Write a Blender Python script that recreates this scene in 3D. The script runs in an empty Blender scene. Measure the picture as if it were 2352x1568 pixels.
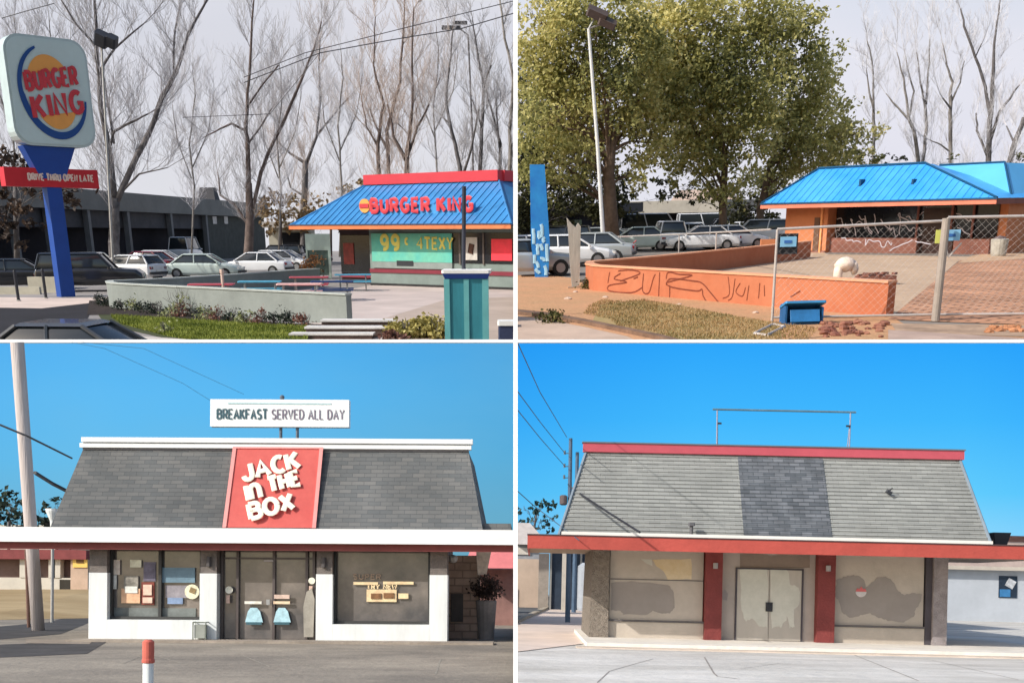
import bpy, bmesh, math, random
from mathutils import Matrix, Vector, noise
R = math.radians
rnd = random.Random(7)
# ---------------------------------------------------------------- camera, world, sun, exposure
W0, H0, F, CX, HY = 2352.0, 1568.0, 2400.0, 1184.0, 1340.0      # picture size the measurements were taken in, focal length, principal point
S_LOW = 0.30                                                   # the two lower places are models at 3/10 scale
EYE = Vector((0, 0, 1.6*S_LOW))
scene = bpy.context.scene
COL = scene.collection
cam_d = bpy.data.cameras.new("camera"); cam = bpy.data.objects.new("camera", cam_d); COL.objects.link(cam)
cam.location = EYE; cam.rotation_euler = (R(90), 0, 0)
cam_d.sensor_width = 36; cam_d.lens = F/W0*36
cam_d.shift_x = -(CX-W0/2)/W0; cam_d.shift_y = (HY-H0/2)/W0
cam_d.clip_start = 0.05; cam_d.clip_end = 1000
scene.camera = cam
SUN = Vector((-1.36, -0.92, 1.0)).normalized()
world = bpy.data.worlds.new("World"); scene.world = world; world.use_nodes = True
nt = world.node_tree; bg = nt.nodes["Background"]
sky = nt.nodes.new("ShaderNodeTexSky"); sky.sky_type = 'NISHITA'; sky.sun_disc = False
sky.sun_elevation = math.asin(SUN.z); sky.sun_rotation = math.atan2(SUN.x, SUN.y)
sky.air_density = 1.0; sky.dust_density = 1.6
nt.links.new(sky.outputs[0], bg.inputs[0]); bg.inputs[1].default_value = 0.14
sun_d = bpy.data.lights.new("sun", 'SUN'); sun_o = bpy.data.objects.new("sun", sun_d); COL.objects.link(sun_o)
sun_d.energy = 3.7; sun_d.angle = R(0.6); sun_d.color = (1.0, 0.95, 0.87)
sun_o.rotation_euler = SUN.to_track_quat('Z', 'Y').to_euler()
vs = scene.view_settings; vs.view_transform = 'Standard'; vs.look = 'None'; vs.exposure = 0.25; vs.gamma = 1; vs.use_curve_mapping = False
scene.cycles.max_bounces = 6; scene.cycles.diffuse_bounces = 3; scene.cycles.glossy_bounces = 3; scene.cycles.transparent_max_bounces = 6

# ---------------------------------------------------------------- the four places, each with its own ground plane
class Place:
    def __init__(s, name, hor, h, roll, scale):
        s.name, s.h, s.scale = name, h, scale
        th = math.atan((HY-hor)/F)
        s.M = Matrix.Translation(EYE) @ Matrix.Rotation(th, 4, 'X') @ Matrix.Rotation(R(roll), 4, 'Y') @ Matrix.Scale(scale, 4) @ Matrix.Translation((0, 0, -h))
        s.Ri = s.M.to_3x3().inverted()
    def d(s, px, py):
        return s.Ri @ Vector(((px-CX)/F, 1, -(py-HY)/F))
    def P(s, px, py, Y):
        v = s.d(px, py); v = v*(Y/v.y); return Vector((v.x, v.y, v.z+s.h))
    def g(s, px, py, z=0.0):
        v = s.d(px, py); v = v*((z-s.h)/v.z); return Vector((v.x, v.y, z))
    def m(s, Y):           # pixels per metre at depth Y
        return F/(Y*math.cos(math.atan2((s.M.to_3x3() @ Vector((0,1,0))).z, (s.M.to_3x3() @ Vector((0,1,0))).y)))
A = Place("upper left", 537, 2.57, 0.0, 1.0)
B = Place("upper right", 488, 2.45, -1.2, 1.0)
C = Place("lower left", 1340, 1.6, 0.4, 0.42)      # stands farther back than its neighbour, so neither shades the other
D = Place("lower right", 1339, 1.6, 1.35, S_LOW)

# ---------------------------------------------------------------- materials
def s2l(c):
    c = c/255.0
    return c/12.92 if c <= 0.04045 else ((c+0.055)/1.055)**2.4
def rgb(r, g, b): return (s2l(r), s2l(g), s2l(b))
MATS = {}
def newmat(name):
    m = bpy.data.materials.new(name); m.use_nodes = True
    return m, m.node_tree.nodes, m.node_tree.links, m.node_tree.nodes["Principled BSDF"]
def ramp(N, stops):
    r = N.new("ShaderNodeValToRGB"); cr = r.color_ramp
    while len(cr.elements) < len(stops): cr.elements.new(0.5)
    for e, (p, c) in zip(cr.elements, stops): e.position = p; e.color = (*c[:3], 1)
    return r
def mul(c, k): return tuple(min(1, x*k) for x in c)
def mat(name, col, rough=.8, var=.18, scale=2.0, bump=0.0, metal=0.0, spec=.35, col2=None, stretch=None, bscale=None, coat=0):
    if name in MATS: return MATS[name]
    m, N, L, b = newmat(name)
    tc = N.new("ShaderNodeTexCoord"); mp = N.new("ShaderNodeMapping"); L.new(tc.outputs["Object"], mp.inputs[0])
    if stretch: mp.inputs["Scale"].default_value = stretch
    n = N.new("ShaderNodeTexNoise"); n.inputs["Scale"].default_value = scale; n.inputs["Detail"].default_value = 6; n.inputs["Roughness"].default_value = .62
    L.new(mp.outputs[0], n.inputs["Vector"])
    c2 = col2 or mul(col, 1+var); c1 = col if col2 else mul(col, 1-var)
    r = ramp(N, [(0.33, c1), (0.67, c2)]); L.new(n.outputs[0], r.inputs[0])
    n2 = N.new("ShaderNodeTexNoise"); n2.inputs["Scale"].default_value = scale*7; n2.inputs["Detail"].default_value = 4
    L.new(mp.outputs[0], n2.inputs["Vector"])
    mx = N.new("ShaderNodeMixRGB"); mx.blend_type = 'MULTIPLY'; mx.inputs[0].default_value = min(1, var*2)
    r2 = ramp(N, [(0.3, (.72,)*3), (0.7, (1,)*3)]); L.new(n2.outputs[0], r2.inputs[0])
    L.new(r.outputs[0], mx.inputs[1]); L.new(r2.outputs[0], mx.inputs[2]); L.new(mx.outputs[0], b.inputs["Base Color"])
    b.inputs["Roughness"].default_value = rough; b.inputs["Metallic"].default_value = metal
    b.inputs["Specular IOR Level"].default_value = spec
    if coat: b.inputs["Coat Weight"].default_value = coat
    if bump:
        bp = N.new("ShaderNodeBump"); bp.inputs["Strength"].default_value = bump; bp.inputs["Distance"].default_value = .05
        n3 = N.new("ShaderNodeTexNoise"); n3.inputs["Scale"].default_value = bscale or scale*10; n3.inputs["Detail"].default_value = 5
        L.new(mp.outputs[0], n3.inputs["Vector"]); L.new(n3.outputs[0], bp.inputs["Height"]); L.new(bp.outputs[0], b.inputs["Normal"])
    MATS[name] = m; return m
def brickmat(name, c1, c2, mortar, bw, bh, ms=.02, axes='XZ', rough=.85, rot=0, bump=.4, offset=.5, var=.35, nscale=.6):
    if name in MATS: return MATS[name]
    m, N, L, b = newmat(name)
    tc = N.new("ShaderNodeTexCoord"); sp = N.new("ShaderNodeSeparateXYZ"); cb = N.new("ShaderNodeCombineXYZ")
    L.new(tc.outputs["Object"], sp.inputs[0])
    L.new(sp.outputs[axes[0]], cb.inputs["X"]); L.new(sp.outputs[axes[1]], cb.inputs["Y"])
    mp = N.new("ShaderNodeMapping"); mp.inputs["Rotation"].default_value = (0, 0, rot); L.new(cb.outputs[0], mp.inputs[0])
    bt = N.new("ShaderNodeTexBrick"); bt.offset = offset
    bt.inputs["Scale"].default_value = 1; bt.inputs["Brick Width"].default_value = bw; bt.inputs["Row Height"].default_value = bh
    bt.inputs["Mortar Size"].default_value = ms; bt.inputs["Mortar Smooth"].default_value = .3; bt.inputs["Bias"].default_value = 0
    bt.inputs["Color1"].default_value = (*c1, 1); bt.inputs["Color2"].default_value = (*c2, 1); bt.inputs["Mortar"].default_value = (*mortar, 1)
    L.new(mp.outputs[0], bt.inputs["Vector"])
    n = N.new("ShaderNodeTexNoise"); n.inputs["Scale"].default_value = nscale; n.inputs["Detail"].default_value = 6; L.new(tc.outputs["Object"], n.inputs["Vector"])
    r = ramp(N, [(0.3, (1-var,)*3), (0.7, (1.0,)*3)]); L.new(n.outputs[0], r.inputs[0])
    mx = N.new("ShaderNodeMixRGB"); mx.blend_type = 'MULTIPLY'; mx.inputs[0].default_value = 1
    L.new(bt.outputs[0], mx.inputs[1]); L.new(r.outputs[0], mx.inputs[2]); L.new(mx.outputs[0], b.inputs["Base Color"])
    bp = N.new("ShaderNodeBump"); bp.inputs["Strength"].default_value = bump; bp.inputs["Distance"].default_value = .02; bp.invert = True
    L.new(bt.outputs["Fac"], bp.inputs["Height"]); L.new(bp.outputs[0], b.inputs["Normal"])
    b.inputs["Roughness"].default_value = rough; b.inputs["Specular IOR Level"].default_value = .25
    MATS[name] = m; return m
def leafmat(name, stops, scale=.35, trans=.25):
    if name in MATS: return MATS[name]
    m, N, L, b = newmat(name)
    g = N.new("ShaderNodeNewGeometry")
    tc = N.new("ShaderNodeTexCoord"); n = N.new("ShaderNodeTexNoise"); n.inputs["Scale"].default_value = scale; n.inputs["Detail"].default_value = 3
    L.new(tc.outputs["Object"], n.inputs["Vector"])
    a = N.new("ShaderNodeMath"); a.operation = 'MULTIPLY_ADD'; a.inputs[1].default_value = .45
    L.new(g.outputs["Random Per Island"], a.inputs[0])
    s = N.new("ShaderNodeMath"); s.operation = 'MULTIPLY_ADD'; s.inputs[1].default_value = 1.6; s.inputs[2].default_value = -.52
    L.new(n.outputs[0], s.inputs[0]); L.new(s.outputs[0], a.inputs[2])
    r = ramp(N, stops); L.new(a.outputs[0], r.inputs[0]); L.new(r.outputs[0], b.inputs["Base Color"])
    b.inputs["Roughness"].default_value = .6; b.inputs["Specular IOR Level"].default_value = .25
    tr = N.new("ShaderNodeBsdfTranslucent"); L.new(r.outputs[0], tr.inputs[0])
    ms = N.new("ShaderNodeMixShader"); ms.inputs[0].default_value = trans
    out = N["Material Output"] if "Material Output" in N else N.new("ShaderNodeOutputMaterial")
    L.new(b.outputs[0], ms.inputs[1]); L.new(tr.outputs[0], ms.inputs[2]); L.new(ms.outputs[0], out.inputs[0])
    MATS[name] = m; return m
def skymat(name, stops, noise_amt=0.0, ns=.03, c2=(1, 1, 1), side=None):
    """stops: colour against height of the backdrop (generated Z)"""
    m, N, L, b = newmat(name); N.remove(b)
    tc = N.new("ShaderNodeTexCoord"); sp = N.new("ShaderNodeSeparateXYZ"); L.new(tc.outputs["Generated"], sp.inputs[0])
    r = ramp(N, stops); L.new(sp.outputs["Z"], r.inputs[0])
    src = r.outputs[0]
    if side:
        rs = ramp(N, side); L.new(sp.outputs["X"], rs.inputs[0])
        mm = N.new("ShaderNodeMixRGB"); mm.blend_type = 'MULTIPLY'; mm.inputs[0].default_value = 1
        L.new(src, mm.inputs[1]); L.new(rs.outputs[0], mm.inputs[2]); src = mm.outputs[0]
    if noise_amt:
        n = N.new("ShaderNodeTexNoise"); n.inputs["Scale"].default_value = ns; n.inputs["Detail"].default_value = 5
        mp = N.new("ShaderNodeMapping"); mp.inputs["Scale"].default_value = (1, 1, 2.2); L.new(tc.outputs["Object"], mp.inputs[0]); L.new(mp.outputs[0], n.inputs["Vector"])
        rr = ramp(N, [(0.35, (0, 0, 0)), (0.7, (noise_amt,)*3)]); L.new(n.outputs[0], rr.inputs[0])
        mx = N.new("ShaderNodeMixRGB"); L.new(rr.outputs[0], mx.inputs[0]); L.new(src, mx.inputs[1]); mx.inputs[2].default_value = (*c2, 1); src = mx.outputs[0]
    e = N.new("ShaderNodeEmission"); L.new(src, e.inputs[0]); e.inputs[1].default_value = 2**-vs.exposure
    L.new(e.outputs[0], N["Material Output"].inputs[0]); MATS[name] = m; return m

# ---------------------------------------------------------------- mesh builder
class MB:
    def __init__(s): s.v = []; s.f = []
    def add(s, vs_, fs_):
        o = len(s.v); s.v += [tuple(v) for v in vs_]; s.f += [tuple(i+o for i in f) for f in fs_]; return s
    def hexa(s, p):       # 4 bottom then 4 top, both counter-clockwise seen from above
        return s.add(p, [(3,2,1,0), (4,5,6,7), (0,1,5,4), (1,2,6,5), (2,3,7,6), (3,0,4,7)])
    def box(s, x0, x1, y0, y1, z0, z1):
        return s.hexa([(x0,y0,z0), (x1,y0,z0), (x1,y1,z0), (x0,y1,z0), (x0,y0,z1), (x1,y0,z1), (x1,y1,z1), (x0,y1,z1)])
    def rbox(s, c, size, M=None, bev=0):
        x, y, z = [k/2 for k in size]
        if bev:
            b = bev; pr = [(-x+b,-y), (x-b,-y), (x,-y+b), (x,y-b), (x-b,y), (-x+b,y), (-x,y-b), (-x,-y+b)]
            pts = [Vector((a, d, -z)) for a, d in pr]+[Vector((a, d, z)) for a, d in pr]
            fs = [tuple(range(7, -1, -1)), tuple(range(8, 16))]+[(i, (i+1) % 8, (i+1) % 8+8, i+8) for i in range(8)]
        else:
            pts = [Vector(q) for q in [(-x,-y,-z), (x,-y,-z), (x,y,-z), (-x,y,-z), (-x,-y,z), (x,-y,z), (x,y,z), (-x,y,z)]]
            fs = [(3,2,1,0), (4,5,6,7), (0,1,5,4), (1,2,6,5), (2,3,7,6), (3,0,4,7)]
        if M is not None: pts = [M @ q for q in pts]
        c = Vector(c); return s.add([q+c for q in pts], fs)
    def prism(s, pts, off):
        n = len(pts); off = Vector(off); a = [Vector(p) for p in pts]
        return s.add(a+[p+off for p in a], [tuple(range(n-1, -1, -1)), tuple(range(n, 2*n))]+[(i, (i+1) % n, (i+1) % n+n, i+n) for i in range(n)])
    def tube(s, pts, rad, n=6, cap=True, flat=None):
        pts = [Vector(p) for p in pts]
        if not hasattr(rad, '__len__'): rad = [rad]*len(pts)
        vs_ = []; fs = []; prev = None
        for i, p in enumerate(pts):
            t = (pts[min(i+1, len(pts)-1)]-pts[max(i-1, 0)])
            t = t.normalized() if t.length > 1e-9 else Vector((0, 0, 1))
            if flat is not None: u = t.cross(flat).normalized(); w = Vector(flat).normalized()
            else:
                if prev is None: u = t.orthogonal().normalized()
                else:
                    u = prev-t*prev.dot(t); u = u.normalized() if u.length > 1e-6 else t.orthogonal().normalized()
                w = t.cross(u); prev = u
            k = .2 if flat is not None else 1
            for j in range(n):
                a = 2*math.pi*j/n; vs_.append(p+(u*math.cos(a)+w*math.sin(a)*k)*rad[i])
        for i in range(len(pts)-1):
            for j in range(n): fs.append((i*n+j, i*n+(j+1) % n, (i+1)*n+(j+1) % n, (i+1)*n+j))
        if cap: fs.append(tuple(range(n-1, -1, -1))); fs.append(tuple((len(pts)-1)*n+j for j in range(n)))
        return s.add(vs_, fs)
    def lathe(s, c, prof, n=16, axis=None):
        vs_ = []; fs = []; c = Vector(c)
        for r_, z in prof:
            for j in range(n):
                a = 2*math.pi*j/n; q = Vector((r_*math.cos(a), r_*math.sin(a), z))
                vs_.append(c+(axis @ q if axis is not None else q))
        m_ = len(prof)
        for i in range(m_-1):
            for j in range(n): fs.append((i*n+j, i*n+(j+1) % n, (i+1)*n+(j+1) % n, (i+1)*n+j))
        fs.append(tuple(range(n-1, -1, -1))); fs.append(tuple((m_-1)*n+j for j in range(n)))
        return s.add(vs_, fs)
    def ball(s, c, r, n=10, m_=7, jit=0):
        prof = [(max(1e-3, math.sin(math.pi*i/m_)), -math.cos(math.pi*i/m_)) for i in range(m_+1)]
        rx, ry, rz = r if hasattr(r, '__len__') else (r, r, r)
        t = MB(); t.lathe((0, 0, 0), prof, n)
        return s.add([Vector(c)+Vector((v[0]*rx, v[1]*ry, v[2]*rz))*(1+rnd.uniform(-jit, jit)) for v in t.v], t.f)
    def quad(s, a, b, c, d): return s.add([a, b, c, d], [(0, 1, 2, 3)])
    def xf(s, M): s.v = [tuple(M @ Vector(v)) for v in s.v]; return s
    def build(s, name, m, parent=None, origin=None, smooth=False, label=None):
        me = bpy.data.meshes.new(name)
        v = s.v if origin is None else [(a[0]-origin[0], a[1]-origin[1], a[2]-origin[2]) for a in s.v]
        me.from_pydata(v, [], s.f)
        if m: me.materials.append(m)
        if smooth:
            for p in me.polygons: p.use_smooth = True
        me.update()
        o = bpy.data.objects.new(name, me); COL.objects.link(o)
        if parent: o.parent = parent
        if label: o["label"] = label
        return o
PLACE = {}
def thing(W, name, label, cat, p=(0, 0, 0), rz=0, group=None, M=None):
    o = bpy.data.objects.new(name, None); o.empty_display_size = .3; COL.objects.link(o)
    o.matrix_world = W.M @ Matrix.Translation(p) @ (M if M is not None else Matrix.Rotation(rz, 4, 'Z'))
    o["label"] = label; o["category"] = cat
    if group: o["group"] = group
    PLACE[o.name] = W; return o
def solo(W, mb, name, m, label, cat, p=(0, 0, 0), rz=0, group=None, smooth=False, world_pts=True):
    o = mb.build(name, m, None, origin=p if world_pts else None, smooth=smooth)
    o.matrix_world = W.M @ Matrix.Translation(p) @ Matrix.Rotation(rz, 4, 'Z')
    o["label"] = label; o["category"] = cat
    if group: o["group"] = group
    PLACE[o.name] = W; return o
def struct(W, mb, name, m, kind="structure"):
    o = mb.build(name, m); 
    if W: o.matrix_world = W.M.copy(); PLACE[o.name] = W
    o["kind"] = kind; return o
def sheet(W, pts, z, name, m, th=0.0):
    """pts: picture points on the ground of place W"""
    mb = MB(); q = [W.g(px, py, z) for px, py in pts]
    if sum(q[i].x*q[(i+1) % len(q)].y-q[(i+1) % len(q)].x*q[i].y for i in range(len(q))) < 0: q.reverse()      # face upwards
    if th: mb.prism([Vector((p.x, p.y, z-th)) for p in q][::1], (0, 0, th))
    else: mb.add(q, [tuple(range(len(q)))])
    return struct(W, mb, name, m)
def copytree(o, W, p, rz=0, label=None, scale=1):
    c = o.copy(); COL.objects.link(c)
    for ch in [k for k in bpy.data.objects if k.parent == o]:
        d = ch.copy(); COL.objects.link(d); d.parent = c
        for gch in [k for k in bpy.data.objects if k.parent == ch]:
            e = gch.copy(); COL.objects.link(e); e.parent = d
    c.matrix_world = W.M @ Matrix.Translation(p) @ Matrix.Rotation(rz, 4, 'Z') @ Matrix.Scale(scale, 4)
    if label: c["label"] = label
    PLACE[c.name] = W; return c

# ---------------------------------------------------------------- stroke lettering
def arc(cx, cy, rx, ry, a0, a1, n=9): return [(cx+rx*math.cos(R(a0+(a1-a0)*i/n)), cy+ry*math.sin(R(a0+(a1-a0)*i/n))) for i in range(n+1)]
LET = {
 'A': [[(0,0), (.35,1), (.7,0)], [(.13,.35), (.57,.35)]],
 'B': [[(0,0), (0,1)], [(0,1), (.35,1)]+arc(.35,.77,.22,.23,90,-90,6)+[(0,.54)], [(0,.54), (.38,.54)]+arc(.38,.27,.26,.27,90,-90,6)+[(0,0)]],
 'C': [arc(.38,.5,.36,.5,55,305,12)], 'D': [[(0,0), (0,1), (.25,1)]+arc(.25,.5,.38,.5,90,-90,8)+[(0,0)]],
 'E': [[(.55,1), (0,1), (0,0), (.55,0)], [(0,.52), (.45,.52)]], 'F': [[(.55,1), (0,1), (0,0)], [(0,.52), (.45,.52)]],
 'G': [arc(.38,.5,.36,.5,50,320,12)+[(.7,.45), (.42,.45)]], 'H': [[(0,0), (0,1)], [(.6,0), (.6,1)], [(0,.5), (.6,.5)]],
 'I': [[(.05,0), (.05,1)]], 'J': [[(.5,1), (.5,.28)]+arc(.26,.28,.24,.28,0,-180,7)], 'K': [[(0,0), (0,1)], [(.58,1), (.03,.45)], [(.2,.58), (.6,0)]],
 'L': [[(0,1), (0,0), (.5,0)]], 'N': [[(0,0), (0,1), (.6,0), (.6,1)]], 'n': [[(0,0), (0,.55)]+arc(.3,.62,.3,.34,180,0,8)+[(.6,0)]],
 'O': [arc(.38,.5,.38,.5,0,360,16)], 'P': [[(0,0), (0,1), (.35,1)]+arc(.35,.74,.24,.26,90,-90,6)+[(0,.48)]],
 'R': [[(0,0), (0,1), (.35,1)]+arc(.35,.74,.24,.26,90,-90,6)+[(0,.48)], [(.3,.48), (.6,0)]],
 'S': [arc(.3,.74,.27,.25,40,270,8)+arc(.3,.25,.28,.25,90,-140,8)[1:]], 'T': [[(0,1), (.66,1)], [(.33,1), (.33,0)]],
 'U': [[(0,1), (0,.3)]+arc(.3,.3,.3,.3,180,360,8)+[(.6,1)]], 'V': [[(0,1), (.33,0), (.66,1)]], 'W': [[(0,1), (.22,0), (.45,.8), (.68,0), (.9,1)]],
 'X': [[(0,0), (.62,1)], [(0,1), (.62,0)]], 'Y': [[(0,1), (.33,.5), (.66,1)], [(.33,.5), (.33,0)]], 'M': [[(0,0), (0,1), (.36,.3), (.72,1), (.72,0)]],
 '9': [arc(.32,.68,.3,.32,0,360,14), [(.62,.68), (.6,.35)]+arc(.3,.3,.3,.3,10,-110,6)], '4': [[(.5,0), (.5,1), (0,.35), (.65,.35)]],
 '$': [[(.4,.6), (.1,.6), (.05,.3), (.1,0), (.4,0)], [(.22,.75), (.22,-.15)]], '-': [[(.05,.5), (.4,.5)]],
 '0': [arc(.33,.5,.33,.5,0,360,16)], '.': [[(.05,0), (.1,0)]],
}
def word(mb, text, O, U, V, size, wt, gap=.32, cond=1.0, n=8):
    """raised rounded strokes; O start of baseline, U along, V up"""
    U = Vector(U).normalized(); V = Vector(V).normalized(); Nn = U.cross(V); x = 0
    for ch in text:
        if ch == ' ': x += .5*size*cond; continue
        st = LET[ch]; w = max(p[0] for s_ in st for p in s_)
        for s_ in st:
            mb.tube([Vector(O)+U*(x+p[0]*size*cond)+V*(p[1]*size) for p in s_], wt, n, True, flat=Nn)
        x += (w+gap)*size*cond
    return x-gap*size*cond
def wordlen(text, size, gap=.32, cond=1.0):
    x = 0
    for ch in text:
        x += .5*size*cond if ch == ' ' else (max(p[0] for s_ in LET[ch] for p in s_)+gap)*size*cond
    return x-gap*size*cond
# ---------------------------------------------------------------- shared builders
class Facade:
    """a wall plane standing on the ground between two ground points of place W: x along it, y inwards, z up"""
    def __init__(s, W, P0, P1):
        s.W = W; s.O = Vector((P0.x, P0.y, 0)); d_ = P1-P0; s.a = math.atan2(d_.y, d_.x); s.len = Vector((d_.x, d_.y)).length
        s.M = Matrix.Translation(s.O) @ Matrix.Rotation(s.a, 4, 'Z'); s.I = s.M.inverted()
    def h(s, px, py, y=0.0):
        e = s.I @ Vector((0, 0, s.W.h)); d_ = s.I.to_3x3() @ s.W.d(px, py); t = (y-e.y)/d_.y; q = e+d_*t; return q.x, q.z
    def thing(s, name, label, cat, group=None, off=(0, 0, 0)):
        q = s.M @ Vector(off); return thing(s.W, name, label, cat, q, s.a, group)

def branch(mb, p, d_, ln, rad, lev, rg, spread=.8, up=.25):
    n = 4; pts = [p.copy()]; rs = [rad]; q = p.copy(); dd = d_.normalized()
    for i in range(n):
        dd = (dd+Vector((rg.uniform(-.25, .25), rg.uniform(-.25, .25), rg.uniform(-.1, .25)+up*.25))).normalized()
        q = q+dd*(ln/n); pts.append(q.copy()); rs.append(max(.006, rad*(1-.8*(i+1)/n)))
        if lev > 0:
            for k in range(2 if lev > 1 else rg.choice((1, 2, 2))):
                sd = Vector((rg.gauss(0, 1), rg.gauss(0, 1), rg.gauss(0, .6))).normalized()
                branch(mb, q.copy(), (dd+sd*spread+Vector((0, 0, up))).normalized(), ln*rg.uniform(.38, .62), max(.007, rs[-1]*.6), lev-1, rg, spread, up)
    mb.tube(pts, rs, 3 if rad < .05 else 5, False)
def bare_tree(W, label, Y, limbs, m, tm, seed, step=.9, blen=(1.2, 3.0), lev=2, group=None, name="bare_tree", minz=3.0, up=.3, extra=0, brad=.028):
    rg = random.Random(seed); k = 1.0/W.m(Y); px0, py0 = limbs[0][0][:2]
    b0 = W.P(px0, py0, Y); base = Vector((b0.x, Y, 0)); t = thing(W, name, label, "tree", base, 0, group)
    tr = MB(); cr = MB()
    for li, lb in enumerate(limbs):
        pts = []; rs = []
        dy = 0 if li == 0 else rg.uniform(-1.0, 1.0)
        for i, q in enumerate(lb):
            f = i/(len(lb)-1); v = W.P(q[0], q[1], Y+dy*f*1.5); pts.append(v-base); rs.append(q[2]*k/2)
        # smooth the limb a little
        sm = []; sr = []
        for i in range(len(pts)-1):
            for j in range(3):
                f = j/3; sm.append(pts[i].lerp(pts[i+1], f)+Vector((rg.uniform(-.04, .04), rg.uniform(-.04, .04), 0))*min(1, i)); sr.append(rs[i]*(1-f)+rs[i+1]*f)
        sm.append(pts[-1]); sr.append(rs[-1])
        tr.tube(sm, sr, 8 if rs[0] > .12 else 6, True)
        L_ = 0
        for i in range(1, len(sm)):
            seg = (sm[i]-sm[i-1]); L_ += seg.length*1.45
            if sm[i].z < minz: continue
            while L_ > step:
                L_ -= step
                sd = Vector((rg.gauss(0, 1), rg.gauss(0, 1), 0)).normalized()
                dd = (seg.normalized()*.6+sd*.9+Vector((0, 0, up*1.3))).normalized()
                hi = min(1, (sm[i].z)/14)
                branch(cr, sm[i], dd, rg.uniform(*blen)*(1.1-.3*hi), min(sr[i]*.6, brad), lev, rg, .85, up)
        branch(cr, sm[-1], (sm[-1]-sm[-2]), blen[1]*.9, min(sr[-1], .03), lev, rg, .7, up)
    tr.build("trunk", tm, t, smooth=True); cr.build("crown", m, t)
    return t

def leaf_cloud(lobes, size, rg, flat=.0):
    """lobes: (centre, (rx,ry,rz), count). Leaf-sized quads in clumps spread through each lobe, fewer towards its middle"""
    mb = MB(); V = mb.v; Fc = mb.f
    for c, r, n in lobes:
        ncl = max(8, n//30)
        for k in range(ncl):
            while True:
                u = Vector((rg.uniform(-1, 1), rg.uniform(-1, 1), rg.uniform(-1, 1)))
                l = u.length
                if .25 < l <= 1 and rg.random() < l*l+.15: break
            cc = Vector((c[0]+u.x*r[0], c[1]+u.y*r[1], c[2]+u.z*r[2])); cr = rg.uniform(.5, 1.0)*min(1.4, max(.25, min(r)*.55))
            m_ = n//ncl
            for j in range(m_):
                p = cc+Vector((rg.gauss(0, .5), rg.gauss(0, .5), rg.gauss(0, .36)))*cr
                nn = Vector((rg.gauss(0, 1), rg.gauss(0, 1), rg.gauss(.5, 1))).normalized(); a = nn.orthogonal().normalized(); b = nn.cross(a)
                th = rg.uniform(0, 6.28); s_ = size*rg.uniform(.6, 1.25)
                a2 = (a*math.cos(th)+b*math.sin(th))*s_; b2 = (b*math.cos(th)-a*math.sin(th))*s_*.6
                o = len(V); V += [tuple(p-a2), tuple(p-b2+nn*s_*.15), tuple(p+a2), tuple(p+b2+nn*s_*.15)]; Fc.append((o, o+1, o+2, o+3))
    return mb
def leafy_tree(W, label, Y, basepx, lobes, m, tm, seed, size=.2, dens=1.0, trunk=None, group=None, name="leafy_tree", cat="tree", tw=14):
    rg = random.Random(seed); k = 1.0/W.m(Y); b0 = W.P(basepx, HY-500, Y); 
    base = Vector((trunk[0][0] if False else W.P((trunk[0][0] if trunk else basepx), (trunk[0][1] if trunk else 560), Y).x, Y, 0))
    t = thing(W, name, label, cat, base, 0, group); L_ = []; tr = MB()
    for (px, py, rx, ry, dn) in lobes:
        dy = rg.uniform(-1.5, 1.5); c = W.P(px, py, Y+dy)-base; a, b = rx*k, ry*k
        n = int(a*b*52*dens*dn); L_.append((c, (a, (a+b)*.45, b), n))
        if trunk:
            ti = rg.uniform(.45, 1)*(len(trunk)-1); i0 = min(int(ti), len(trunk)-2); fr_ = ti-i0
            tp = (W.P(trunk[i0][0], trunk[i0][1], Y).lerp(W.P(trunk[i0+1][0], trunk[i0+1][1], Y), fr_))-base
            if tp.z > c.z: tp = W.P(trunk[1][0], trunk[1][1], Y)-base
            q1 = tp.lerp(c, .35)+Vector((rg.uniform(-.3,.3), rg.uniform(-.5,.5), .10*abs(c.x-tp.x))); q2 = tp.lerp(c, .7)+Vector((rg.uniform(-.4,.4), rg.uniform(-.5,.5), .12*abs(c.x-tp.x))); tr.tube([tp, q1, q2, c], [tw*k*.2, tw*k*.13, tw*k*.08, tw*k*.03], 6, False)
            for s_ in range(4): 
                branch(tr, q1.lerp(c, .3+.6*rg.random()), Vector((rg.gauss(0, 1), rg.gauss(0, 1), rg.gauss(.4, .6))), min(a, b)*.9, tw*k*.06, 1, rg)
    if trunk:
        tr.tube([W.P(q[0], q[1], Y)-base for q in trunk], [q[2]*k/2 for q in trunk], 9, True); tr.build("trunk", tm, t, smooth=True)
    leaf_cloud(L_, size, rg).build("crown", m, t)
    return t

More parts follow.
